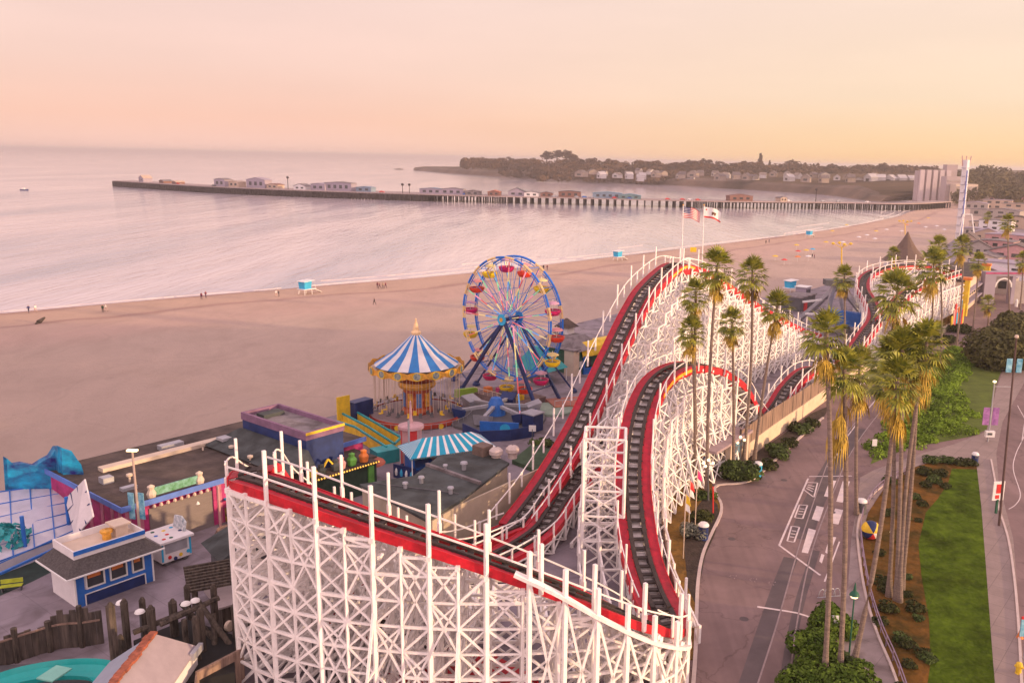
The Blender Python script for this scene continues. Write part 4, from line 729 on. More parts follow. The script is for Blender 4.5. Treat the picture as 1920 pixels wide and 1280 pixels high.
k = O('yellow_slide_frame', 'yellow arched roof on a blue frame beside the big drop', 'ride entrance', G(1100, 700, 0), a=R_(45)); k.boxes('frame', M_blue, [(0, .4, -1, 7, 0, 1.0), (-4, -3.6, -1, 7, 0, 1), (0, .3, -1, -.7, 1, 3.2), (0, .3, 6.7, 7, 1, 3.2), (-4, -3.7, -1, -.7, 1, 3.2), (-4, -3.7, 6.7, 7, 1, 3.2)])
q = MB(); pr = [(0, 3.0), (.4, 4.2), (1.4, 5.0), (2.7, 5.0), (3.7, 4.2), (4.1, 3.0)]
for (a, z), (b_, z2) in zip(pr, pr[1:]): q.hexa([k.p(.2 - a, -1.2, z), k.p(.2 - b_, -1.2, z2), k.p(.2 - b_, 7.2, z2), k.p(.2 - a, 7.2, z)], [k.p(.2 - a, -1.2, z + .3), k.p(.2 - b_, -1.2, z2 + .3), k.p(.2 - b_, 7.2, z2 + .3), k.p(.2 - a, 7.2, z + .3)])
q.build('arched_roof', M_yel, k.t); k.boxes('rail', M_yel, [(.2, .4, 7, 12, 2.8, 3.1)])
k = O('red_platform', 'rust red raised deck at the foot of the ferris wheel', 'deck', G(1060, 765, 0), a=R_(70)); k.boxes('deck', mat('rust_deck', (.36, .14, .10), .8, .25, .8), [(-3.4, 1, -2, 4, 0, .7)])
k.boxes('railing', M_lgrey, [(1, 1.06, -2, 4, 1.5, 1.6)] + [(1, 1.06, -2 + i * 1.2, -1.94 + i * 1.2, .7, 1.5) for i in range(6)])
c = G(1035, 770, 0); q = MB(); q.lathe(c, [(3.2, 0), (3.2, .35), (2.9, .5), (.1, .5)], 24); tag(q.build('round_planter', mat('pale_green_deck', (.25, .33, .27), .8, .15, 1)), 'pale green oval deck left of the rust red deck', 'deck')
# --- ski-ramp ride at far left
t = thing('wave_ride', 'white tiled bowl ride with blue grid lines and a blue wave backdrop', 'ride', G(60, 1000, 0)); q = MB(); TL, TR, BR, BL = G(-60, 930, 2.6), G(130, 905, 2.6), G(140, 1000, 1.2), G(-60, 1075, 1.2)
M_tile = mat('white_tile_deck', (.52, .50, .58), .4, .12, .5)
def bil(s, u_, z=0): return (TL.lerp(TR, s)).lerp(BL.lerp(BR, s), u_) + V((0, 0, z))
q.hexa([V((p.x, p.y, 0)) for p in (BL, BR, TR, TL)], [BL, BR, TR, TL]); q.build('deck', M_tile, t)
q = MB()
for i in range(6): q.beam(bil(i / 5, 0, .06), bil(i / 5, 1, .06), .1)
for i in range(6): q.beam(bil(0, i / 5, .06), bil(1, i / 5, .06), .1)
q.build('grid_line', M_blue, t)
w0, w1, w2, w3 = G(122, 935, 3.6), G(158, 898, 7.5), G(174, 968, 5.0), G(140, 1006, 3.0); w0b = G(132, 935, 2.4)
q = MB(); nn = (w1 - w0).cross(w2 - w0).normalized() * .12; q.hexa([w0, w1, w2, w3], [p + nn for p in (w0, w1, w2, w3)]); q.build('side_ramp', mat('white_ramp', (.7, .64, .66), .5, .08, 1), t); q = MB()
for f in (.33, .66): q.beam(w0.lerp(w3, f) + nn * 1.4, w1.lerp(w2, f) + nn * 1.4, .08); q.beam(w0.lerp(w1, f) + nn * 1.4, w3.lerp(w2, f) + nn * 1.4, .08)
for f in (.33, .66): q.beam(w0.lerp(w3, f) - nn * .4, w1.lerp(w2, f) - nn * .4, .09); q.beam(w0.lerp(w1, f) - nn * .4, w3.lerp(w2, f) - nn * .4, .09)
q.build('grid_line', M_navy, t)
rr = random.Random(4); q = MB(); prof = [(18, 6.0), (30, 5.3), (48, 5.4), (70, 5.1), (85, 5.6), (100, 6.0), (112, 6.9), (122, 7.4), (132, 7.1), (140, 7.0), (148, 6.2), (155, 5.6), (158, 4.8)]
bp_ = [G(u, 935 - (u - 18) * .04 + (10 if u > 120 else 0), 1.6) for u, h in prof]; n = V((AC.x, AC.y, 0)); vs_ = []
for p, (u, h) in zip(bp_, prof): vs_ += [p, V((p.x, p.y, (1.6 + h) / 2)) + AC * .15, V((p.x, p.y, h)) + AC * .5, V((p.x, p.y, h)) - AC * .4, p - AC * 1]
fs_ = [(i * 5 + k_, (i + 1) * 5 + k_, (i + 1) * 5 + (k_ + 1) % 5, i * 5 + (k_ + 1) % 5) for i in range(len(prof) - 1) for k_ in range(5)]; q.add(vs_, fs_)
q.build('wave_backdrop', mat('painted_wave', (.02, .015, .20), .5, .2, .42, col2=(.01, .42, .70), stretch=(1, 1, 1.6)), t)
for u, v in ((50, 1050), (132, 1010)): q = MB(); p = G(u, v, 0); q.tube([p, p + V((0, 0, 4.2))], .18, 8); q.build('post', M_blue, t)
q = MB(); q.beam(G(0, 1075, 1.2) + V((0, 0, .9)), G(138, 1012, 1.2) + V((0, 0, .9)), .08)
q.beam(G(0, 1075, 1.2), G(138, 1012, 1.2), .2); q.build('railing', M_blue, t)
q = MB(); leaf_blob(q, G(6, 1010, 1.8), (2.2, 2, 1.2), 300, .35, rr); q.build('wave_figure', M_teal, t)
sheet('mat_ground', [(-100, 1110), (60, 1050), (140, 1018), (160, 1040), (60, 1090), (-100, 1160)], .02, mat('dark_green_matting', (.02, .04, .035), .9, .3, 1))
k = O('bench', 'lime green bench at the far left edge of the plaza', 'bench', G(0, 1112, 0), a=R_(70)); k.boxes('seat', mat('lime_paint', (.40, .45, .03), .6, .2, 2), [(-.5, 0, 0, 1.6, .42, .5)]); k.boxes('backrest', MATS['lime_paint'], [(-.56, -.48, 0, 1.6, .6, .95)]); 
for y in (.1, 1.45): k.boxes('leg', M_grey, [(-.5, 0, y, y + .08, 0, .42)])
# light pole with banners
c = G(266, 1038, 0); t = thing('lamp_pole', 'lit lamp pole with two blue banners in front of the shutter', 'lamp pole', c); top = PD(248, 845, c.y); q = MB(); q.tube([c, top], [.14, .09], 8); q.build('pole', mat('beige_metal', (.5, .38, .32), .6, .1, 1), t)
q = MB(); q.box(top + V((0, 0, .05)), (.9, .35, .16)); q.build('lamp_head', M_lamp, t)
for s in (-1, 1): q = MB(); q.box(V((PD(256, 948, c.y).x + s * .45, c.y, PD(256, 948, c.y).z)), (.6, .08, 2.5), R_(15)); q.build('banner', mat('blue_banner', (.05, .38, .62), .7, .35, 2, col2=(.35, .65, .75)), t)
k = O('white_counter', 'white sloped hut between kiosk and shutter under the banners', 'hut', G(262, 1030, 0)); k.hexa('body', M_wwall, [(-2.6, 0, 0), (0, 0, 0), (0, 1.2, 0), (-2.6, 1.2, 0)], [(-2.6, 0, 2.6), (0, 0, 1.9), (0, 1.2, 1.9), (-2.6, 1.2, 2.6)]); k.boxes('lid', M_lgrey, [(-2.8, -2.4, -.1, 1.3, 2.6, 2.8)])
c = G(430, 1005, 0); q = MB(); q.lathe(c, [(1.0, 0), (1.3, .4), (1.1, .8), (.9, .7), (.1, .75)], 16); tag(q.build('barrel_planter', mat('straw_planter', (.2, .13, .1), .9, .3, 4)), 'round straw coloured planter at the foot of the coaster turn', 'planter')
# two curved goose-neck lamps
for u, v, lb in ((352, 975, 'left one of two white gooseneck lamps by the spotted trailer'), (366, 982, 'right one of two white gooseneck lamps by the spotted trailer')):
    c = G(u - 12, v + 12, 0); t = thing('gooseneck_lamp', lb, 'lamp', c); q = MB(); q.tube([c, c + V((0, 0, 3)), c + V((.2, 0, 3.5)), c + V((.6, 0, 3.7)), c + V((1, 0, 3.4)), c + V((1.05, 0, 3))], .05, 6); q.build('pole', M_lgrey, t); q = MB(); q.lathe(c + V((1.05, 0, 2.75)), [(.22, 0), (.12, .2), (.03, .3)], 8); q.build('lamp_head', M_post, t)
# pergola
k = O('pergola', 'dark wooden slatted pergola on log posts left of the coaster turn', 'pergola', G(398, 1170, 0), a=R_(62)); 
for x in (-3.6, 0):
    for y in (-1, 2.6): q = MB(); q.tube([k.p(x, y, 0), k.p(x, y, 3)], .17, 7); q.build('post', M_log, k.t)
k.boxes('beam', M_log, [(-4.1, .5, -1.2, -.95, 3, 3.25), (-4.1, .5, 2.5, 2.75, 3, 3.25)]); k.boxes('slat', M_log, [(-4 + i * .55, -3.82 + i * .55, -1.6, 3.1, 3.25, 3.42) for i in range(9)])
k = O('slate_hut', 'dark slate roofed hut behind the pergola against the coaster turn', 'hut', G(438, 1085, 0), a=R_(50)); k.boxes('wall', M_grey, [(-2.6, 1, -1, 3, 0, 2.6)]); k.hexa('roof', M_roof2, [(-3.2, -1.6, 2.6), (1.6, -1.6, 2.6), (1.6, 3.6, 2.6), (-3.2, 3.6, 2.6)], [(-3, .8, 3.7), (1.4, .8, 3.7), (1.4, 1.2, 3.7), (-3, 1.2, 3.7)])
k = O('flat_roof_hut', 'flat pinkish roofed shed below the pergola', 'shed', G(432, 1165, 0), a=R_(50)); k.boxes('wall', M_log, [(-1.5, 1.5, -1, 2, 0, 2.2)]); k.boxes('roof', mat('pinkish_sheet', (.4, .33, .33), .8, .1, 1), [(-1.8, 1.8, -1.3, 2.3, 2.2, 2.35)])
# log palisade: posts, boards, rail
t = thing('log_palisade', 'rough dark log palisade along the plaza at the bottom left', 'fence', G(120, 1230, 0)); rr = random.Random(12)
pp = [(-60, 1265), (0, 1245), (60, 1225), (110, 1210), (160, 1205), (200, 1198)]; Q = [G(u, v + 6, 0) for u, v in pp]; Q = cr(Q, .42)
bd, cnt = MB(), 0
for i, p in enumerate(Q):
    h = (2.1 if p.x < -38.5 else 2.9) + rr.uniform(-.25, .25)
    if i % 5 == 2: q = MB(); q.tube([p + AC * .1, p + AC * .1 + V((0, 0, h + .5))], rr.uniform(.17, .24), 7); q.build('log_post', M_log, t)
    bd.box(p + V((0, 0, h / 2)), (.12, .4, h), atan2(Q[min(i + 1, len(Q) - 1)].x - Q[max(0, i - 1)].x, Q[min(i + 1, len(Q) - 1)].y - Q[max(0, i - 1)].y))
bd.build('boards', M_wood, t); q = MB()
for a, b_ in zip(Q, Q[1:]): q.beam(a + AC * .16 + V((0, 0, 2)), b_ + AC * .16 + V((0, 0, 2)), .12)
q.build('rail', M_fencew, t)
lg = [(206, 1135, 6.6), (232, 1128, 5.2), (266, 1125, 4.6), (282, 1140, 5), (323, 1128, 4.6), (350, 1100, 4.2), (375, 1145, 5), (400, 1100, 5), (225, 1195, 3), (440, 1135, 4.4), (366, 1160, 5)]
for i, (u, v, z) in enumerate(lg):
    p = G(u, v, z); nm = ['tallest log post left of the white gable roof', 'log post under the first white mushroom lamp', 'log post under the second white mushroom lamp', 'thick log post right above the white gable roof', 'orange lit log post stub behind the gable roof', 'log post at the pergola corner', 'log post under the third white mushroom lamp', 'tall log post with orange sunlit side by the pergola', 'short log post at the corner of the white gable', 'dark log post against the coaster turn', 'leaning log post right of the gable roof'][i]
    q = MB(); q.tube([V((p.x, p.y, 0)), p], rr.uniform(.22, .3), 8); q.tube([p + V((0, 0, -.02)), p + V((.03, 0, .25))], [.24, .1], 8); tag(q.build('log_post', M_log, loc=(p.x, p.y, 0)), nm, 'post')
for i, (u, v, z) in enumerate([(227, 1130, 5.0), (262, 1147, 4.6), (348, 1132, 4.6), (366, 1126, 4.6)]):
    p = G(u, v, z); t = thing('mushroom_lamp', ['first', 'second', 'third', 'fourth'][i] + ' white mushroom lamp from the left over the log posts', 'lamp', V((p.x, p.y, 0))); q = MB(); q.tube([V((p.x, p.y, 0)), p], .06, 6); q.build('pole', M_grey, t); q = MB(); q.lathe(p, [(.36, 0), (.3, .12), (.12, .22), (.01, .25)], 12); q.build('shade', M_post, t)
t = thing('log_scaffold', 'dark leaning logs and black mesh behind the white gable roof', 'scaffold', G(380, 1200, 0))
for (u, v, z), (u2, v2, z2) in [((340, 1130, 4), (430, 1230, 1)), ((370, 1125, 4.6), (440, 1220, 1.5)), ((300, 1170, 4), (410, 1120, 4.4)), ((250, 1185, 3.6), (350, 1145, 4)), ((395, 1160, 3), (440, 1240, .4)), ((345, 1160, 4), (355, 1260, .2)), ((400, 1150, 3.6), (405, 1270, .2))]:
    q = MB(); q.tube([G(u, v, z), G(u2, v2, z2)], .2, 7); q.build('log', M_log, t)
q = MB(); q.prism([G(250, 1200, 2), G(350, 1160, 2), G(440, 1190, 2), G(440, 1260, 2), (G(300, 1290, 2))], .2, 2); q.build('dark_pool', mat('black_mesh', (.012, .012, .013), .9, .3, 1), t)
q = MB(); q.tube([G(436, 1172, 2.6) + V((-.35, 0, 0)), G(436, 1172, 2.6) + V((-.1, -.1, 0))], .38, 12); tag(q.build('porthole_lamp', M_stucco), 'round cream disc lamp on the dark wall near the coaster turn', 'lamp')
A, B = G(368, 1260, 2.6), G(455, 1215, 2.6); t = thing('plank_fence', 'brown plank fence running to the foot of the coaster turn', 'fence', G(400, 1270, 0)); q = MB(); wall(q, A, B, 0, 2.5, .12); q.build('boards', M_fencew, t); q = MB(); q.beam(V((A.x, A.y, 2.55)), V((B.x, B.y, 2.55)), .2); q.build('rail', M_fencew, t); A2 = G(360, 1330, 2.6); q = MB(); wall(q, A2, A, 0, 2.5, .12); q.build('boards', M_fencew, t)
# white gable roof with rusty ridge
a0 = G(288, 1190, 5.2); a1 = a0 + V((.6, -9, 0)); L0, R0_ = G(206, 1243, 3.2), G(372, 1214, 3.2); L1, R1_ = L0 + V((.6, -9, 0)), R0_ + V((.6, -9, 0))
t = thing('gable_house', 'building with pale gable roof and rust red ridge cap at the bottom left', 'building', V((a0.x, a0.y, 0)))
q = MB(); q.hexa([L0, a0, a1, L1], [p + V((0, 0, .12)) for p in (L0, a0, a1, L1)]); q.build('roof_slope', mat('cool_lit_roofing', (.30, .33, .40), .7, .08, 1), t); q = MB(); q.hexa([a0, R0_, R1_, a1], [p + V((0, 0, .12)) for p in (a0, R0_, R1_, a1)]); q.build('roof_slope', mat('warm_lit_roofing', (.33, .28, .32), .7, .08, 1), t)  # one pale roofing: cool and warm light put into the two slope colours
q = MB()
for i in range(18): p = a0.lerp(a1, i / 18) + V((0, 0, .14)); q.box(p + V((rr.uniform(-.05, .05), -.2, .05)), (.5 + rr.uniform(-.06, .1), .52, .16 + .03 * (i % 2)))
q.build('ridge_cap', mat('rusty_tiles', (.30, .09, .05), .85, .45, 3), t); q = MB(); q.prism([L0 * .98 + R0_ * .02, R0_ * .98 + L0 * .02, R1_ * .98 + L1 * .02, L1 * .98 + R1_ * .02], 0, 3.15); q.add([L0 * .98 + R0_ * .02, R0_ * .98 + L0 * .02, a0 + V((0, -.05, -.02))], [(0, 1, 2)]); q.build('wall', M_wwall, t)
q = MB(); q.box(R0_ + V((.15, -.6, .1)), (.3, 1.4, .5)); q.build('gutter_box', M_lgrey, t)
# teal flume
t = thing('water_flume', 'teal curved water flume at the bottom left corner', 'flume', G(100, 1260, 0)); cpts = cr([G(-60, 1300, 1.6), G(20, 1268, 1.6), (G(100, 1252, 1.6)), G(170, 1250, 1.6), G(204, 1262, 1.6), G(215, 1300, 1.6)], .5); q = MB(); n_ = 7
for p, o in zip(cpts, cpts[1:] + [cpts[-1] * 2 - cpts[-2]]):
    d = (o - p).normalized(); s = V((d.y, -d.x, 0)); q.v += [tuple(p + s * (1.05 * cos(pi * k_ / (n_ - 1))) + V((0, 0, -.75 * sin(pi * k_ / (n_ - 1))))) for k_ in range(n_)]
q.f = [(i * n_ + k_, (i + 1) * n_ + k_, (i + 1) * n_ + k_ + 1, i * n_ + k_ + 1) for i in range(len(cpts) - 1) for k_ in range(n_ - 1)]; q.m = [0] * len(q.f); q.build('trough', mat('teal_fibreglass', (.01, .38, .36), .3, .1, .6), t)
q = MB(); q.box(G(102, 1262, 1.7), (1.3, 1.6, .1), R_(15)); q.build('cover_panel', mat('pale_teal', (.2, .5, .42), .5, .1, 1), t)
q = MB(); q.prism([G(-80, 1330, .3), G(-60, 1250, .3), G(120, 1240, .3), G(210, 1260, .3), G(215, 1330, .3)], .02, .3); q.build('base', M_grey, t)

# ------------------------------------------------------------------ swing ride
c = G(783, 782, 0); sw = thing('swing_ride', 'chair swing carousel with blue and white striped cone canopy and gold rim', 'swing ride', c)
def cp(x, y, z): return c + V((x, y, z))
RR = 6.5; zc = 7.5; za = 12.0
for mt, par, nm in ((mat('canopy_blue', (.02, .17, .46), .6, .12, 1), 0, 'canopy'), (mat('canopy_white', (.60, .57, .60), .6, .06, 1), 1, 'canopy')):
    q = MB()
    for i in range(24):
        if i % 2 != par: continue
        a0, a1 = i * pi / 12, (i + 1) * pi / 12; pr = [(RR - .7, zc + .35), (RR * .5, zc + 2.0), (.5, za)]
        for (r0, z0), (r1, z1) in zip(pr, pr[1:]): q.add([cp(r0 * cos(a0), r0 * sin(a0), z0), cp(r0 * cos(a1), r0 * sin(a1), z0), cp(r1 * cos(a1), r1 * sin(a1), z1), cp(r1 * cos(a0), r1 * sin(a0), z1)], [(0, 1, 2, 3)])
    q.build(nm, mt, sw)
q = MB(); q.lathe(cp(0, 0, 0), [(.62, za - .1), (.7, za + .25), (.45, za + .5), (.3, za + 1.2), (.1, za + 1.9), (.16, za + 2.0), (.02, za + 2.2)], 14); q.build('finial', mat('cream_gold', (.8, .55, .3), .5, .2, 3), sw)
q = MB()
for i in range(16):
    a0 = i * pi / 8
    for k_ in range(6):
        a = a0 + k_ * pi / 48; a2 = a0 + (k_ + 1) * pi / 48; f = lambda x: .28 * sin(pi * x / 6); h0, h1 = zc - .38 - f(k_), zc - .38 - f(k_ + 1); t0, t1 = zc + .25 + f(k_), zc + .25 + f(k_ + 1)
        q.add([cp(RR * cos(a), RR * sin(a), h0), cp(RR * cos(a2), RR * sin(a2), h1), cp(RR * cos(a2), RR * sin(a2), t1), cp(RR * cos(a), RR * sin(a), t0)], [(0, 1, 2, 3)])
q.build('rim_board', M_gold, sw)
for i in range(16):
    a = (i + .5) * pi / 8; q = MB(); d = V((cos(a), sin(a), 0)); p = cp(RR * cos(a), RR * sin(a), zc - .05); q.tube([p, p + d * .08], .48, 12); o = q.build('rim_medallion', mat('medallion_picture', (.12, .22, .25), .6, .5, 4, col2=(.4, .42, .38)), sw)
    q = MB(); q.tube([p + d * .05, p + d * .07], .62, 14); q.build('rim_ring', M_yel, sw)
q = MB(); q.lathe(cp(0, 0, 0), [(RR - .1, zc - .2), (.5, zc + .5)], 32); q.build('ceiling', M_stucco, sw)
q = MB(); q.lathe(cp(0, 0, 0), [(2.1, .7), (2.2, 1.2), (1.9, 1.6), (1.9, 4.3), (2.3, 4.7), (2.4, 5.2), (1.5, 5.6), (1.4, 6.2), (1.8, 6.8), (1.7, 8)], 18); q.build('column', mat('red_gold_column', (.42, .015, .01), .5, .3, 1.4, col2=(.60, .16, .03)), sw)
q = MB(); q.lathe(cp(0, 0, 0), [(2.45, 4.5), (2.65, 4.9), (2.5, 5.4)], 18); q.build('gold_band', M_gold, sw)
for i in range(10): a = i * pi / 5; q = MB(); q.box(cp(1.95 * cos(a), 1.95 * sin(a), 2.9), (.7, .1, 2.0), -(a + pi / 2)); q.build('mirror_panel', (mat('panel_blue', (.1, .2, .45), .3, .3, 3), M_gold)[i % 2], sw)
q = MB(); q.lathe(cp(0, 0, 0), [(6.4, 0), (6.5, .8), (6.4, .85), (.1, .85)], 40); q.build('platform', mat('platform_boards', (.26, .2, .21), .8, .15, .8), sw)
q = MB(); q.lathe(cp(0, 0, 0), [(6.56, .15), (6.66, .6), (6.56, 1.0)], 40); q.build('platform_fascia', mat('fascia_red', (.4, .02, .03), .5, .4, 1.0, col2=(.55, .08, .03)), sw)
for i in range(14): a = i * 2 * pi / 14; q = MB(); p = cp(6.7 * cos(a), 6.7 * sin(a), .35); d = V((cos(a), sin(a), 0)); q.tube([p, p + d * .05], .4, 10); q.build('fascia_scroll', M_yel, sw)
k_ = 0
for ri, (r, n) in enumerate(((5.9, 24), (4.6, 16))):
    for i in range(n):
        a = (i + .3 * ri) * 2 * pi / n; d = V((cos(a), sin(a), 0)); s = V((-d.y, d.x, 0)); p = cp(r * cos(a), r * sin(a), 0); q = MB()
        for ss in (-.22, .22): q.beam(p + s * ss + V((0, 0, 2.1)), p + s * ss + V((0, 0, zc - .1)), .035)
        q.build('chain', M_stucco, sw); q = MB(); q.box(p + V((0, 0, 1.7)), (.5, .45, .08), -a); q.box(p + d * -.22 + V((0, 0, 1.95)), (.06, .45, .5), -a); q.build('seat', M_grey if (i % 3) else M_yel, sw)
# railing round it
q = MB()
for i in range(44):
    a = i * 2 * pi / 44; p = cp(7.6 * cos(a), 7.6 * sin(a), 0); a2 = a + 2 * pi / 44; p2 = cp(7.6 * cos(a2), 7.6 * sin(a2), 0); q.beam(p, p + V((0, 0, 1.1)), .05); q.beam(p + V((0, 0, 1.1)), p2 + V((0, 0, 1.1)), .05)
tag(q.build('guard_rail', M_lgrey, loc=c), 'grey ring railing round the swing carousel', 'railing')

# ------------------------------------------------------------------ ferris wheel
fw = G(958, 749, 0); fz = 12.6; FR = 9.2; c = V((fw.x, fw.y, 0)); fwt = thing('ferris_wheel', 'blue ferris wheel with rainbow spokes and red, yellow and magenta tubs', 'ferris wheel', c)
na = R_(36 + 4); nf = V((-sin(na), -cos(na), 0)); tf = V((cos(na), -sin(na), 0))   # axle direction towards the camera-left, and in-plane horizontal
HW = 1.25; ctr = c + V((0, 0, fz))
def wp(r, th, s): return ctr + tf * (r * sin(th)) + V((0, 0, r * cos(th))) + nf * s
NG = 15; M_rimb = mat('rim_blue', (.015, .17, .66), .4, .15, 1); M_rimy = mat('rim_pale_yellow', (.78, .55, .25), .4, .15, 1)
for s in (-HW, HW):
    for i in range(NG * 2):
        th0, th1 = i * pi / NG, (i + 1) * pi / NG; q = MB(); q.tube([wp(FR, th0 + (th1 - th0) * j / 3, s) for j in range(4)], .17, 6); q.tube([wp(FR - .42, th0 + (th1 - th0) * j / 3, s) for j in range(4)], .07, 5); q.build('rim', M_rimb if i % 2 else (M_rimy if s > 0 or i % 4 else M_rimb), fwt)
sp_m = [mat('spoke_pink', (.75, .30, .40), .4, .1, 1, emit=.4), mat('spoke_green', (.25, .62, .35), .4, .1, 1, emit=.4), mat('spoke_blue', (.12, .35, .75), .4, .1, 1, emit=.35), mat('spoke_yellow', (.75, .6, .25), .4, .1, 1, emit=.4), mat('spoke_red', (.65, .12, .12), .4, .1, 1, emit=.35)]
for i in range(NG):
    th = i * 2 * pi / NG + .1
    for s in (-HW, HW):
        a, b_ = wp(.7, th, s * .8), wp(FR, th, s); q = MB(); q.beam(a, b_, .09); sp = q.build('spoke', M_rimb, fwt)
        for j in range(5):
            q = MB(); f0, f1 = .08 + j * .17, .08 + (j + 1) * .17; q.beam(a.lerp(b_, f0) + nf * (.09 if s > 0 else -.09), a.lerp(b_, f1) + nf * (.09 if s > 0 else -.09), .14, .12); q.build('glow_strip', sp_m[(i + j) % 5], sp)
    for s in (-HW, HW): q = MB(); q.beam(wp(.7, th + pi / NG, s * .8), wp(FR, th + pi / NG, s), .05); q.build('thin_spoke', M_rimb, fwt)
    q = MB(); q.beam(wp(FR, th, -HW), wp(FR, th, HW), .09); q.beam(wp(FR * .5, th, -HW), wp(FR * .5, th, HW), .06); q.beam(wp(FR * .5, th, -HW), wp(FR, th + .2, -HW), .05); q.build('cross_brace', M_rimb, fwt)
# tubs
def tub_parts(p, mt, par):
    q = MB(); q.lathe(p + V((0, 0, -2.15)), [(.3, -.22), (.85, -.08), (1.12, .3), (1.2, .68), (1.08, .68), (.9, .2), (.1, .12)], 14); q.build('tub', mt, par)
    q = MB(); q.lathe(p + V((0, 0, -2.15)), [(.7, .5), (.1, .55)], 10); q.build('tub_seat', M_grey, par)
    q = MB(); q.tube([p + V((0, 0, -2.1)), p], .045, 5); q.build('tub_pole', M_post, par)
    q = MB(); q.lathe(p + V((0, 0, -.55)), [(.95, -.05), (.85, .1), (.4, .28), (.03, .36)], 14); q.build('tub_canopy', {id(M_tr): M_pinkc, id(M_tm): M_magc, id(M_ty): M_yelc}[id(mt)], par)
M_tr = mat('tub_red', (.70, .05, .02), .35, .12, 1); M_tm = mat('tub_magenta', (.55, .01, .13), .35, .12, 1); M_ty = mat('tub_yellow', (.82, .55, .01), .35, .12, 1); M_pinkc = mat('canopy_pink', (.70, .28, .28), .5, .1, 1); M_magc = mat('canopy_mauve', (.65, .35, .45), .5, .1, 1); M_yelc = mat('canopy_pale_yellow', (.75, .6, .25), .5, .1, 1)
for i in range(NG):
    th = (i + .5) * 2 * pi / NG + .1 - .42
    g = thing('gondola', None, None, wp(FR, th, 0)); g.name = 'gondola'; g.parent = fwt; g['_b'] = tuple(wp(FR, th, 0)); g.location = wp(FR, th, 0) - c
    tub_parts(wp(FR, th, 0), (M_tm, M_tr, M_ty)[i % 3], g)
# hub, axle, legs
q = MB(); q.tube([ctr - nf * 1.7, ctr + nf * 1.9], .3, 12); q.build('axle', M_navy, fwt)
for s in (1.95, -1.75): q = MB(); q.tube([ctr + nf * s, ctr + nf * (s + .12)], .85, 20); h = q.build('hub_disc', M_cyan, fwt); q = MB(); q.tube([ctr + nf * (s + .12), ctr + nf * (s + .2)], .32, 12); q.build('hub_cap', M_gold, h)
feet = [(G(866, 729, .2), 1), (G(852, 711, .2), 1), (G(1007, 770, .2), 1), (G(1052, 753, .2), -1), (G(1075, 733, .2), -1), (G(893, 720, .2), -1)]
for i, (ft, s) in enumerate(feet):
    q = MB(); a = ctr + nf * (1.5 * s) + V((0, 0, -.2)); q.beam(a, ft, .42 if i in (0, 2, 3) else .24); l = q.build('leg', M_navy, fwt); q = MB(); q.lathe(ft, [(.6, -.2), (.6, .15), (.3, .5)], 8); q.build('foot', M_navy, l)
q = MB(); a = ctr + nf * 1.5
for f in (.55, .86): q.beam(a.lerp(feet[0][0], f), a.lerp(feet[1][0], f), .18)
q.beam(a.lerp(feet[0][0], .62), ctr.lerp(feet[5][0], .62), .14); q.beam(a.lerp(feet[2][0], .8), (ctr - nf * 1.5).lerp(feet[3][0], .8), .14); q.build('leg_brace', M_navy, fwt)
k = O('loading_deck', 'cluttered brown loading deck beneath the ferris wheel', 'deck', (c.x, c.y), a=na); k.boxes('deck', mat('deck_clutter', (.2, .14, .13), .9, .3, 1.2), [(-5, 4.5, -3, 3, 0, .8)]); k.boxes('railing', M_stucco, [(-5, 4.5, -3, -2.95, 1.6, 1.7)] + [(-5 + i, -4.94 + i, -3, -2.95, .8, 1.6) for i in range(10)])
for i in range(5): k.boxes('crate', (M_org, M_mag, M_grey, M_roof, M_yel)[i], [(-4.4 + i * 1.7, -3.4 + i * 1.7, -1.6 + (i % 2), -.6 + (i % 2), .8, 1.5)])
c = G(977, 800, 0); t = thing('festoon_pole', 'slim colour banded pole in front of the ferris wheel legs', 'pole', c); p1 = PD(962, 610, c.y)
for j in range(6): q = MB(); q.tube([c.lerp(p1, j / 6), c.lerp(p1, (j + 1) / 6)], .1, 6); q.build('pole_segment', sp_m[(j * 2) % 5], t)
q = MB(); q.box(G(874, 735, .9), (.5, 3.6, 1.2), R_(60)); tag(q.build('green_hoarding', mat('lime_hoarding', (.25, .42, .04), .6, .1, 1)), 'lime green board at the left foot of the ferris wheel', 'board')

